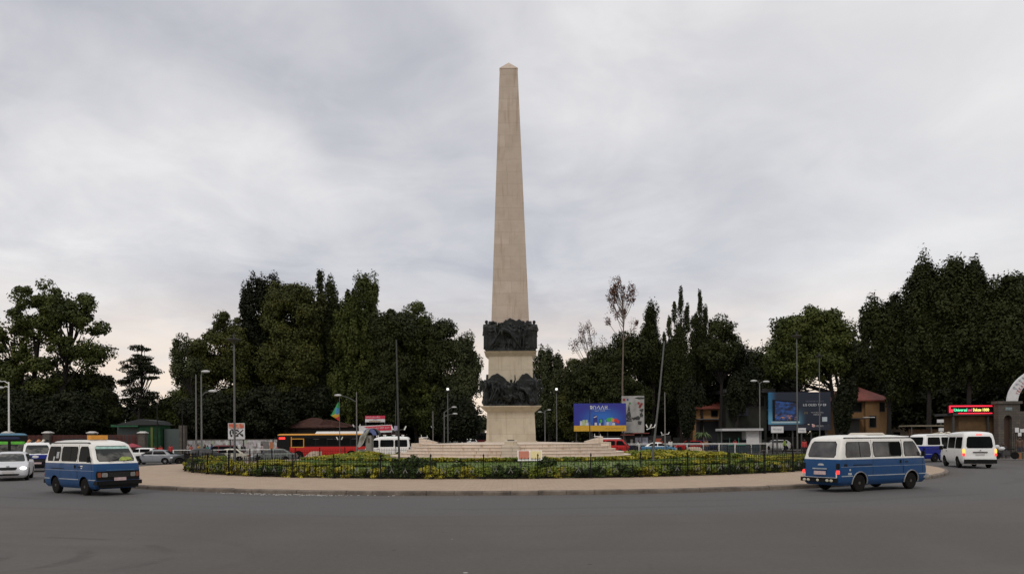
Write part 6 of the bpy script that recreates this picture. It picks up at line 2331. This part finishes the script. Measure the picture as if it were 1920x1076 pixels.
b = MB(); b.box((0, -.8, zt + .2), (ww + 1.2, 7, .5)); b.box((.6, 0, zt + .75), (ww * .5, 4, .5)); b.build('roof', M_dgrey, h3)
b = MB(); b.box((-ww * .24, -3.6, zt - 1.1), (.42, .42, 2.2)); b.box((-ww * .36, -3.4, 1.2), (.4, .4, 2.4)); b.box((-ww * .2, -3.4, 1.2), (.4, .4, 2.4)); b.build('pillar', mat('orange_pillar_paint', (.42, .17, .05), .8, .2), h3)
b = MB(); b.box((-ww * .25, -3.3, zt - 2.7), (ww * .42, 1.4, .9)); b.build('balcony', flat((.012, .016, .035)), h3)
for x, z in ((.1, zt - 1.2), (.35, zt - 1.2), (.1, 2.2), (.35, 2.2), (-.08, zt - 1.2)):
    win(h3, x * ww, z, 1.0, 1.3, -2.5)
b = MB(); b.box((.2 * ww, -2.8, zt + 1.5), (1.5, .5, .55), top=.9); b.build('water_tank', W_, h3)
d = 118
h4 = thing('long_red_roof', 'low house with a red sheet roof and pale wall between the ochre house and the lit sign', 'house', (X(1692, d), d + 3, 0), 0)
ww = 46 / S(d); zt = Z(1690, 790, d)
b = MB(); b.box((0, 0, zt / 2 + .4), (ww, 5, zt + .8)); b.build('wall', mat('pale_plaster', (.42, .35, .25)), h4)
b = MB(); b.prism([(-3.2, zt + .8), (2.8, zt + .8), (0, zt + 2.6)], -ww / 2 - .4, ww / 2 + .4, axis='x'); b.build('roof', mat('pink_roof_sheet', (.3, .09, .06), .75, .2, 2), h4)
win(h4, -.6, 2, .8, .9, -2.5)
# white kiosk
d = 92
x0, x1 = X(1351, d), X(1428, d); ww = x1 - x0; zt = Z(1390, 807, d)
ks = thing('street_kiosk', 'white kiosk with green shop windows behind the white railing', 'kiosk', ((x0 + x1) / 2, d + 1, .0), 0)
b = MB(); b.box((ww * .31, 0, zt / 2 + .55), (ww * .36, 1.98, zt - 1.1)); b.build('wall', W_, ks)
b = MB(); b.box((0, 0, .5), (ww * .96, 1.9, 1.0)); b.build('base', flat((.03, .05, .06)), ks)
b = MB(); b.box((0, .9, zt / 2), (ww * .95, .12, zt - .02)); b.build('back_wall', flat((.02, .03, .025)), ks)
b = MB(); b.box((-ww * .47, -.9, zt / 2), (.12, .12, zt)); b.build('post', M_grey, ks)
b = MB(); b.box((0, -.2, zt + .12), (ww, 2.9, .28)); b.build('roof', mat('kiosk_roof', (.5, .5, .5), .5, .1), ks)
b = MB(); b.box((-ww * .17, -.9, 1.35), (ww * .6, .06, .5)); b.build('shop_window', M_glass, ks)
b = MB(); b.box((-ww * .1, -1.02, 1.0), (ww * .42, .1, .16)); b.box((-ww * .28, -1.0, 1.4), (.06, .08, .9)); b.box((-ww * .06, -1.0, 1.4), (.06, .08, .9)); b.build('green_frame', mat('kiosk_green', (.03, .22, .15), .5, .1), ks)
# poster stalls and low shop under the billboards
d = 101
x0, x1 = X(1118, d), X(1262, d); ww = x1 - x0
st = thing('poster_stalls', 'low row of stalls hung with white posters under the billboards', 'market stall', ((x0 + x1) / 2, d + 1.5, 0), 0)
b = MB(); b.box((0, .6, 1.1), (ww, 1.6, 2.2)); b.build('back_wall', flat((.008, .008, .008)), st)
b = MB(); b.box((-ww * .08, -.5, Z(1150, 815, d)), (ww * .16, 1.6, .12)); b.box((ww * .1, -.4, Z(1150, 812, d)), (ww * .2, 1.4, .1)); b.build('canopy', flat((.3, .08, .06)), st)
for px, wd, hh, c in ((1153, 1.0, 1.2, (.35, .42, .45)), (1166, .5, 1.0, (.3, .4, .42)), (1200, .85, 1.5, (.42, .42, .5)), (1212, .85, 1.5, (.4, .4, .48)), (1187, .3, 1.0, (.45, .45, .42)), (1132, .7, .6, (.5, .5, .5)), (1238, .8, 1.2, (.35, .08, .04)), (1222, .4, .8, (.1, .1, .1))):
    b = MB(); b.box((X(px, d) - (x0 + x1) / 2, -.25, 1.2), (wd, .05, hh)); b.build('poster', flat(c, .8, .35), st)
# dark far wall right (behind railing) with notices
d = 109
x0, x1 = X(1262, d), X(1700, d)
wl = MB(); wl.box((0, 0, .95), (x1 - x0, .3, 1.9)); wl = wl.build('boundary_wall', flat((.03, .028, .024), .9, .4)); wl.location = ((x0 + x1) / 2, d, 0)
tag(wl, 'low dark wall running behind the parked cars and the kiosk', 'wall')
# ------------------------------------------------------------------ left side walls
d = 107
x0, x1 = X(322, d), X(528, d)
g = G('postered_wall_paint')
o_ = g.tc.outputs['Object']
n = g.rng(g.noise(g.scale(o_, (1.0, 1, 1.3)), 1.3, 5, .65, .5), .42, .6)
c = g.mix(n, (.2, .18, .165), (.44, .43, .42))
n2 = g.rng(g.noise(g.scale(o_, (2.4, 1, .7), (4, 0, 2)), 2.0, 4, .7), .54, .62)
c = g.mix(n2, c, (.5, .5, .5))
n3 = g.rng(g.noise(g.scale(o_, (2.4, 1, .7), (9, 0, 7)), 2.0, 4, .7), .6, .68)
c = g.mix(g.math('MULTIPLY', n3, .7), c, (.15, .08, .09))
g.put(c, g.b.inputs['Base Color']); g.b.inputs['Roughness'].default_value = .95
pw = thing('postered_wall', 'long low wall plastered with peeling pale posters behind the cars', 'wall', ((x0 + x1) / 2, d, -.4), 0)
hw_ = 2.38
b = MB(); b.box((0, 0, hw_ / 2), (x1 - x0, .3, hw_)); b.build('wall_face', MATS['postered_wall_paint'], pw)
b = MB(); b.box((0, 0, hw_ + .04), (x1 - x0 + .1, .4, .08)); b.build('coping', M_rock, pw)
b = MB(); b.box((X(497, d) - (x0 + x1) / 2, -.18, 1.15), (1.1, .08, 2.0)); b.build('metal_door', flat((.14, .13, .12)), pw)
b = MB(); b.box((X(510, d) - (x0 + x1) / 2, -.17, 1.5), (.5, .06, 1.1)); b.build('orange_poster', flat((.36, .14, .06)), pw)
rp = random.Random(12)
for k in range(44):
    px = 328 + 190 * rp.random(); q = rp.choice([(.5, .5, .5), (.42, .42, .44), (.34, .3, .3), (.3, .34, .26), (.45, .4, .42)])
    b = MB(); b.box((X(px, d) - (x0 + x1) / 2, -.165 - .004 * rp.random(), rp.uniform(1.1, 2.1)), (rp.uniform(.25, .6), .02, rp.uniform(.3, .7))); b.build('poster', flat(q, .8, .3), pw)
# boundary with stone pillars and coloured railings
d = 97
M_cap = mat('pillar_cap', (.5, .48, .45), .8, .15)
pil_px = [15, 90, 173, 268]
for i, px in enumerate(pil_px):
    x, y, z = at(px, d)
    p = thing('gate_pillar', ['stone gate pillar above the turquoise midibus', 'stone gate pillar above the left taxi in the second row', 'stone gate pillar behind the roof of the front left taxi', 'stone gate pillar beside the green shed'][i], 'pillar', (x, y, z), 0, 'stone pillars of the left boundary')
    h_ = Z(px, 812, d) - z
    b = MB(); b.box((0, 0, h_ / 2), (.85, .85, h_)); b.build('shaft', M_rock, p)
    b = MB(); b.box((0, 0, h_ + .05), (1.05, 1.05, .1)); b.box((0, 0, h_ + .17), (1.0, 1.0, .16), top=.45); b.build('cap', M_cap, p)
cols = [(.085, .022, .015), (.12, .05, .08), (.16, .16, .16), (.05, .04, .12), (.24, .1, .03), (.06, .05, .05), (.2, .19, .19)]
for i in range(3):
    xa, xb_ = X(pil_px[i], d) + .45, X(pil_px[i + 1], d) - .45
    rl_ = thing('coloured_railing', ['red and grey metal railing above the turquoise midibus', 'red and grey metal railing behind the roof of the front left taxi', 'maroon striped metal railing left of the green shed'][i], 'fence', ((xa + xb_) / 2, d, gz(xa, d)), 0, 'coloured railings of the left boundary')
    h_ = Z(150, 815, d) - gz(xa, d)
    n = int((xb_ - xa) / .16)
    parts_ = {}
    for k in range(n):
        ci = rp.choice([0, 0, 0, 1, 2, 3, 4, 5, 6]) if i < 2 else rp.choice([0, 1, 5, 0, 2, 4])
        parts_.setdefault(ci, MB()).box((-(xb_ - xa) / 2 + (k + .5) * (xb_ - xa) / n, 0, h_ / 2 + (rp.uniform(-.02, .1) if ci in (2, 6) else 0)), (.1, .05, h_))
    for ci in [q for q in parts_ if q and len(parts_[q].v) < 60]:
        parts_[0].add(parts_[ci].v, parts_[ci].f); del parts_[ci]
    for ci, b in parts_.items():
        b.build('bar_set', flat(cols[ci]), rl_)
    b = MB()
    for z_ in (.3, 1.3, h_ - .2):
        b.box((0, .05, z_), (xb_ - xa, .05, .08))
    b.box((0, .12, h_ * .45), (xb_ - xa, .03, h_ * .9)); b.build('rail', flat((.02, .015, .015)), rl_)
# green shed and grey roof
d = 103
sh_ = thing('green_shed', 'green sheet metal shed with a grey pitched roof behind the boundary pillars', 'shed', (X(290, d), d, gz(-40, d)), 0)
h_ = Z(285, 800, d) + .5
b = MB(); b.box((0, 0, h_ / 2), (2.9, 3, h_)); b.build('wall', mat('shed_green', (.012, .048, .02), .7, .4, 1.5, spec=.2), sh_)
b = MB(); b.box((-3.0, .5, h_ * .5), (3.4, 2.4, h_ * 1.0)); b.build('side_wall', flat((.06, .08, .075)), sh_)
b = MB(); b.box((2.6, .5, h_ * .45), (2.0, 2.4, h_ * .9)); b.build('side_wall', flat((.06, .08, .075)), sh_)
b = MB(); b.prism([(-4.6, h_ + .1), (1.6, h_ + .1), (1.0, h_ + .6), (-1.2, h_ + .9)], -1.8, 2.0); b.build('roof', flat((.022, .024, .024)), sh_)
b = MB(); b.box((-3.2, -1.5, h_ + .02), (3.6, .5, .3)); b.build('green_fascia', mat('fascia_green', (.03, .11, .055), .6, .2, spec=.2), sh_)
b = MB(); b.box((.35, -1.55, h_ * .5), (.3, .06, h_ * .9)); b.build('moss_streak', flat((.1, .13, .02)), sh_)
b = MB(); b.box((4.0, -.4, h_ * .5), (.8, .8, h_ * 1.02)); b.build('stone_pier', M_rock, sh_)
# red roofed open shed behind the bus
d = 112
x0, x1 = X(528, d), X(664, d); ww = x1 - x0
rs = thing('red_roofed_shed', 'low shed with a rusty red roof behind the red bus', 'shed', ((x0 + x1) / 2, d + 2, -.4), 0)
zt = Z(596, 800, d) + .4
b = MB(); b.box((0, 1, zt / 2), (ww * .95, 4, zt)); b.build('wall', flat((.02, .016, .014)), rs)
b = MB(); hip_roof(b, -1, 0, ww * .62, 5, zt, 1.4, .5, 0, .15); b.prism([(-ww * .0, zt), (ww * .5, zt), (ww * .5, zt + .1), (ww * .1, zt + 1.1)], -2.4, 2.5); b.build('roof', mat('rust_roof', (.055, .02, .014), .9, .5, 2), rs)
b = MB()
for k in range(9):
    b.box((-ww * .42 + k * ww * .1, -2.7, zt - .1 + .08 * math.sin(k)), (ww * .09, .1, .1))
b.build('fascia', flat((.11, .05, .035)), rs)
# ------------------------------------------------------------------ white railing on the right
d = 90
xs = [X(px, d) for px in range(1168, 1470, 30)]
wr_ = thing('white_railing', 'long white pedestrian railing on the far side of the road at right', 'railing', (xs[0], d, 0), 0)
b = MB(); zt = Z(1300, 831, d)
for z_ in (zt, zt - .12):
    b.tube([(0, 0, z_), (xs[-1] - xs[0], 0, z_)], .035, 6)
b.build('top_rail', M_white, wr_)
for x in xs:
    b = MB(); b.box((x - xs[0], 0, zt / 2), (.1, .1, zt + .04)); b.build('post', M_white, wr_)
b = MB()
for k in range(int((xs[-1] - xs[0]) / .22)):
    b.box((k * .22 + .1, 0, zt / 2), (.02, .02, zt - .1))
b.tube([(0, 0, .15), (xs[-1] - xs[0], 0, .15)], .02, 5)
b.build('bars', M_grey, wr_)
# thin white rail on the left side, in front of the wall
d = 82
wq = thing('white_rail', 'thin white rail between the cars and the people by the postered wall', 'railing', (X(325, d), d, gz(X(325, d), d)), 0)
zt = Z(420, 843, d) - wq.location.z
L0 = X(522, d) - X(325, d)
b = MB(); b.tube([(0, 0, zt), (L0, 0, zt)], .04, 6); b.build('top_rail', M_white, wq)
for k in range(5):
    b = MB(); b.box((L0 * k / 4, 0, zt / 2), (.1, .1, zt)); b.build('post', M_white, wq)

# ------------------------------------------------------------------ gate, lit sign and hut at right
d = 68
xg = X(1893, d)
gp = thing('stone_gateway', 'grey stone gateway with an arched door and a white lettered arch at the right edge', 'gateway', (xg, d, .1), R(0))
def gx_(px): return X(px, d) - xg
zt = Z(1890, 757, d) - .1
b = MB()
wp = gx_(1908) - gx_(1868)
# piers and lintel with an arched opening
xa, xb_ = gx_(1868), gx_(1908); oa, ob_ = gx_(1878), gx_(1893); zo = Z(1885, 778, d) - .1
b.box(((xa + oa) / 2, 0, zt / 2), (oa - xa, .7, zt)); b.box(((xb_ + ob_) / 2, 0, zt / 2), (xb_ - ob_, .7, zt))
n = 8
om = (oa + ob_) / 2; rr_o = (ob_ - oa) / 2
poly = [(oa, zt), (oa, zo - rr_o)] + [(om - rr_o * math.cos(PI * k / n), zo - rr_o + rr_o * math.sin(PI * k / n)) for k in range(1, n)] + [(ob_, zo - rr_o), (ob_, zt)]
b.prism(poly, -.345, .345)
b.build('stone_piers', M_rock, gp)
b = MB(); b.box(((xa + xb_) / 2, 0, zt + .12), (wp + .3, .95, .24)); b.build('cornice', M_rock, gp)
b = MB(); b.box((om, .1, (zo - .1) / 2), (ob_ - oa, .1, zo - .1)); b.build('wooden_door', flat((.05, .025, .015)), gp)
b = MB(); b.box((om + .05, -.36, zo + .55), (.62, .04, .3)); pl_ = b.build('name_plate', flat((.12, .17, .18)), gp)
lettering(gp, 'የካቲት', .5, .18, (om + .05, -.4, zo + .55), flat((.45, .5, .5)))
# white lettered arch
ca_, cz_ = gx_(1968), Z(1890, 757, d) - .1
ro, ri = 80 / S(d), 61 / S(d)
b = MB(); vs = []; fs = []
n = 40
for k in range(n + 1):
    a = PI - PI * k / n
    for rr_ in (ri, ro):
        for y in (-.12, .12):
            vs.append((ca_ + rr_ * math.cos(a), y, cz_ + rr_ * math.sin(a) * .86))
for k in range(n):
    q = k * 4
    fs += [(q, q + 2, q + 6, q + 4), (q + 1, q + 5, q + 7, q + 3), (q + 2, q + 3, q + 7, q + 6), (q, q + 4, q + 5, q + 1)]
fs += [(0, 1, 3, 2), (n * 4, n * 4 + 2, n * 4 + 3, n * 4 + 1)]
b.add(vs, fs); ar = b.build('white_arch', W_, gp)
for txt_, rr_, sz, m, a0, st_ in (('የካቲት ፲፪ ሆስፒታል', ro * .93, .36, flat((.2, .23, .28)), 27, 7.0), ('YEKATIT 12 HOSPITAL', ri * 1.075, .3, flat((.35, .03, .03)), 20, 5.2)):
    for k, ch in enumerate(txt_):
        if ch == ' ':
            continue
        a = R(180 - a0 - k * st_)
        o = lettering(ar, ch, sz * .55, sz, (ca_ + rr_ * math.cos(a), -.14, cz_ + rr_ * math.sin(a) * .86), m)
        o.rotation_euler = (R(90), 0, 0)
        o.rotation_euler = (Matrix.Rotation(-(a - PI / 2), 4, 'Y') @ Matrix.Rotation(R(90), 4, 'X')).to_euler()
# second pier right with notices
b = MB(); b.box((gx_(1921), .3, 2.0), (1.1, .6, 4.0)); b.build('side_pier', M_rock, gp)
for px, py, w1, h1 in ((1901, 806, .34, .42), (1912, 807, .5, .3), (1906, 814, .3, .3), (1918, 806, .3, .4)):
    b = MB(); b.box((gx_(px), -.42, Z(px, py, d) - .1), (w1, .04, h1)); b.build('notice', W_, gp)
b = MB()
for k in range(14):
    b.box((gx_(1896) + k * .16, -.36, 1.1), (.03, .03, 2.0))
b.build('iron_grille', M_black, gp)
# LED sign on a brown hut
d = 70
xl = X(1825, d)
hut = thing('sign_hut', 'brown gate hut carrying the red framed lit text sign', 'hut', (xl, d, .1), R(0))
zb_ = Z(1825, 779, d) - .1
b = MB(); b.box((.3, .4, zb_ / 2), (4.2, 2.4, zb_)); b.build('wall', mat('hut_brown', (.10, .055, .02), .8, .35, 2), hut)
b = MB(); b.box((-.0, .2, zb_ + .1), (5.2, 3.0, .2)); b.build('roof', M_dgrey, hut)
b = MB()
for k in range(16):
    b.box((-1.7 + k * .28, -.95, .9), (.04, .04, 1.7))
b.box((.4, -.95, 1.7), (4.4, .05, .05)); b.build('grille', M_black, hut)
b = MB(); b.box((-.1, -.95, 1.65), (2.0, .1, .5)); bb_ = b.build('blue_sign', flat((.05, .12, .25)), hut)
lettering(hut, 'ATM', .8, .3, (-.2, -1.02, 1.66), flat((.3, .4, .5)))
ls = thing('lit_text_sign', 'red framed electronic text sign glowing green pink and yellow', 'sign', (xl, d - 1.3, .1), R(0))
d2 = d - 1.3
def lz(px, py): return Z(px, py, d2) - .1
def lx(px): return X(px, d2) - xl
M_ledr = mat('led_red', (.5, .02, .03), .4, 0, emit=(1, .02, .05), estr=1.6)
M_ledg = mat('led_green', (.1, .6, .3), .4, 0, emit=(.12, 1, .45), estr=1.9)
M_ledp = mat('led_pink', (.5, .05, .15), .4, 0, emit=(1, .08, .22), estr=1.4)
M_ledy = mat('led_yellow', (.7, .65, .2), .4, 0, emit=(1, .9, .22), estr=1.9)
b = MB(); b.box(((lx(1779) + lx(1861)) / 2, .12, lz(1820, 768)), (lx(1861) - lx(1779), .2, .95)); b.build('sign_case', M_blackp, ls)
b = MB(); b.box(((lx(1781) + lx(1860)) / 2, -.03, lz(1820, 761)), (lx(1860) - lx(1781), .08, .1)); b.box(((lx(1797) + lx(1860)) / 2, -.03, lz(1820, 774.5)), (lx(1860) - lx(1797), .08, .08))
b.box((lx(1781), -.03, lz(1781, 767)), (.1, .08, .6)); b.box((lx(1784), -.03, lz(1781, 770)), (.26, .08, .26)); b.build('red_tube', M_ledr, ls)
for tx, pa_, pb_, m in (('Universal', 1788.5, 1813, M_ledg), ('and', 1815, 1822, M_ledp), ('Delicate', 1824.5, 1839.5, M_ledy), ('1000', 1842.5, 1854, M_ledy)):
    o = lettering(ls, tx, lx(pb_) - lx(pa_), .26, ((lx(pa_) + lx(pb_)) / 2, -.05, lz(1820, 768)), m)
b = MB(); b.box((lx(1790), .2, lz(1790, 775) / 2), (.14, .14, lz(1790, 775))); b.build('sign_post', M_dgrey, ls)
b = MB(); b.box((lx(1855), .2, lz(1855, 775) / 2), (.14, .14, lz(1855, 775))); b.build('sign_post', M_dgrey, ls)
# long pale canopy between house and hut
d = 80
cn = thing('flat_canopy', 'long low stall with a pale flat canopy behind the deep blue taxi', 'market stall', (X(1740, d), d, 0), R(3))
b = MB(); b.box((0, 0, Z(1740, 798, d)), (5.0, 2.2, .14)); b.build('roof', mat('canopy_tan', (.2, .17, .12), .8, .2), cn)
b = MB(); b.box((.6, .6, Z(1740, 806, d) - .55), (4.2, .8, 1.3)); b.build('counter', mat('counter_wood', (.16, .09, .045), .8, .3, 3), cn)
for x in (-2.3, -.2, 2.3):
    b = MB(); b.box((x, -.9, Z(1740, 798, d) / 2), (.08, .08, Z(1740, 798, d))); b.build('leg', M_grey, cn)
for k, (px, py) in enumerate(((1765, 789), (1768, 805))):
    q, w_, h_, zc = board('small_notice', ['white notice with bars above the pale canopy', 'white notice strip over the deep blue taxi roof'][k], 'sign', px - 8, px + 8, py - 3, py + 3, 79 - k, W_, .05, (0,))
# low stone verge wall on the right
d = 70
b = MB(); b.box((0, 0, .6), (X(1778, d) - X(1690, d), .5, 1.1)); o = b.build('low_stone_wall', M_rock); o.location = (X(1735, d), 72, 0); tag(o, 'low stone wall behind the deep blue taxi', 'wall')
b = MB(); b.box((0, 0, 1.5), (.8, .8, 3.0)); b.box((0, 0, 3.05), (1.0, 1.0, .12)); o = b.build('stone_pier', M_rock); o.location = (X(1792, 71), 71, 0); tag(o, 'square stone pier under the left end of the lit sign', 'pillar')
# palm like plant at the railing
d = 94
pm = thing('palm_plant', 'small palm like plant with drooping leaves behind the white railing', 'plant', (X(1319, d), d, 0), 0)
b = MB(); b.tube([(0, 0, 0), (.05, 0, 1.2), (0, 0, 2.0)], [.12, .1, .09], 7); b.build('trunk', M_barkp, pm)
b = MB()
for k in range(11):
    a = 2 * PI * k / 11 + .2; L1 = .85 + .2 * (k % 3)
    pts = [(L1 * t * math.cos(a), L1 * t * math.sin(a) * .9, 2.0 + .45 * math.sin(t * PI * .9) * (1.3 if k % 2 else .8) - .35 * t * t) for t in (0, .3, .6, .85, 1)]
    b.tube(pts, [.03, .09, .1, .06, .01], 4)
b.tube([(0, 0, 2), (.05, 0, 2.6), (0, 0, 3.3)], [.05, .05, .01], 5)
b.build('leaves', mat('palm_leaf', (.07, .11, .03), .6, .3, 3), pm)

# ------------------------------------------------------------------ motorbike at the gate
d = 60
mx = X(1886, d)
mb_ = thing('motorbike', 'parked motorbike with a white fairing in front of the stone gateway', 'motorbike', (mx, d, .1), R(160))
wt, wrm = wheel_meshes(.29, .1)
for x in (-.6, .62):
    o = ob('wheel', wt, mb_, (x, 0, .29), (R(90), 0, 0)); ob('rim', wrm, o)
b = MB(); b.ball((.32, 0, .82), (.28, .16, .16), 10, 7); b.ball((.6, 0, .95), (.2, .16, .18), 10, 7); b.build('fairing', W_, mb_, 60)
b = MB(); b.box((-.25, 0, .78), (.7, .24, .1), top=.85); b.build('seat', M_blackp, mb_)
b = MB(); b.box((0, 0, .48), (.5, .26, .34)); b.tube([(.62, 0, .29), (.45, 0, .95), (.42, 0, 1.05)], .04, 6); b.tube([(-.6, 0, .29), (-.1, 0, .4)], .04, 6); b.build('frame', M_dgrey, mb_)
b = MB(); b.tube([(.4, -.34, 1.06), (.45, 0, 1.02), (.4, .34, 1.06)], .02, 6); b.build('handlebar', M_blackp, mb_)
# bits of goods by the gate
for k, (px, c, w1, lab) in enumerate(((1901, (.5, .5, .5), .35, 'white box with papers on the pavement by the gateway'), (1909, (.3, .12, .05), .45, 'brown crate on the pavement at the right edge'), (1917, (.1, .12, .08), .5, 'dark sack on the pavement at the right edge'))):
    b = MB(); b.box((0, 0, w1 / 2), (w1, w1, w1), top=.9); b.box((0, 0, w1 + .02), (w1 * .96, w1 * .96, .04)); o = b.build('goods_box', flat(c)); o.location = (X(px, 60), 60, .1); o.rotation_euler = (0, 0, k); tag(o, lab, 'box')

# ------------------------------------------------------------------ people
P_ = person
P_('traffic warden in a yellow green vest and dark trousers walking by the white railing', 1471, 86, (.3, .3, .3), (.012, .012, .015), 'WALK', 1.75, R(60), vest=(.42, .6, .12))
gw = 'people by the postered wall'
P_('person in a grey top with folded arms by the postered wall, leftmost of the group', 354, 98, (.25, .22, .2), (.05, .07, .15), 'FOLD', 1.72, R(20), group=gw)
P_('person in a reddish check top beside the one in grey', 358, 97, (.3, .08, .06), (.05, .07, .12), 'STAND', 1.62, R(-20), group=gw)
P_('person in an orange yellow top between the two concrete poles', 371, 97.5, (.45, .22, .04), (.03, .03, .03), 'STAND', 1.7, R(10), group=gw)
P_('person in a dark brown top right of the second concrete pole', 384, 97, (.05, .02, .018), (.03, .03, .04), 'WALK', 1.7, R(80), group=gw)
P_('small person in a teal top by the postered wall', 389, 96.5, (.02, .18, .15), (.03, .03, .04), 'STAND', 1.55, R(60), group=gw)
P_('person in a blue top turned to the wall behind the maroon car', 397, 98.5, (.03, .06, .2), (.03, .03, .04), 'WALK', 1.72, R(100), group=gw)
P_('person in a black top and long red skirt right of the tall lamp post', 456, 88, (.02, .015, .018), (.28, .015, .03), 'STAND', 1.72, R(30), skirt=True)
P_('person in a pale top walking before the metal door in the postered wall', 491, 95, (.5, .42, .4), (.03, .035, .06), 'WALK', 1.7, R(80))
P_('person in a red top sitting at the foot of the green shed, left one', 290, 96, (.45, .03, .025), (.05, .04, .04), 'STAND', 1.5, 0, group='people in red by the green shed')
P_('person in a red top at the foot of the green shed, right one', 301, 96.5, (.42, .03, .02), (.05, .04, .04), 'FOLD', 1.55, R(15), group='people in red by the green shed')
P_('person in a red wrap at the left end of the postered wall', 320, 97, (.4, .04, .04), (.3, .04, .04), 'STAND', 1.68, 0, skirt=True)
gs = 'people at the poster stalls'
P_('person in black standing before the pale blue poster stall', 1174, 98, (.015, .015, .02), (.02, .02, .03), 'STAND', 1.72, 0, group=gs)
P_('person in a dark coat with a white collar at the stalls', 1189, 98.5, (.02, .02, .02), (.015, .015, .015), 'WALK', 1.74, R(-70), group=gs)
P_('person in a pale top bending at the stalls', 1193, 97.5, (.4, .4, .42), (.02, .02, .02), 'STOOP', 1.7, R(60), group=gs)
P_('person in a white scarf at the left of the white posters', 1197, 98, (.45, .45, .45), (.02, .02, .02), 'STAND', 1.66, R(-30), group=gs)
P_('person in an orange red top right of the leaning mast', 1239, 97, (.36, .07, .03), (.02, .02, .03), 'STAND', 1.7, 0, group=gs)
P_('person in a white shawl right of the straight mast', 1257, 96, (.5, .49, .47), (.3, .3, .3), 'FOLD', 1.68, R(-20), skirt=True, group=gs)
P_('person in a white cap and tan top beside the palm like plant', 1324, 92, (.25, .13, .07), (.03, .04, .08), 'STAND', 1.72, R(10))
P_('person in a red top and green apron before the kiosk window', 1378, 90.9, (.3, .03, .03), (.03, .1, .06), 'FOLD', 1.68, R(5), skirt=True)
P_('person in a red shirt behind the lamp post left of the right taxi', 1508, 80, (.4, .04, .04), (.02, .02, .03), 'STAND', 1.7, 0)
P_('person sitting in dark clothes on the pavement by the gateway', 1880, 61.5, (.03, .03, .03), (.03, .03, .04), 'SIT', 1.7, R(-20), zoff=.1)
P_('person in a brown top standing at the grille of the gateway', 1912, 66, (.1, .06, .04), (.03, .03, .04), 'STAND', 1.72, R(-40), zoff=.1)
# parasol near the green shed
d = 95
pr = thing('parasol', 'small red and blue parasol over a vendor left of the green shed', 'parasol', (X(248, d), d, gz(X(248, d), d)), 0)
b = MB(); b.lathe([(1.1, 1.55), (.7, 1.78), (.02, 2.0)], 12); b.build('canopy', flat((.3, .03, .05)), pr)
b = MB(); b.tube([(0, 0, 0), (0, 0, 1.98)], .025, 6); b.build('pole', M_grey, pr)
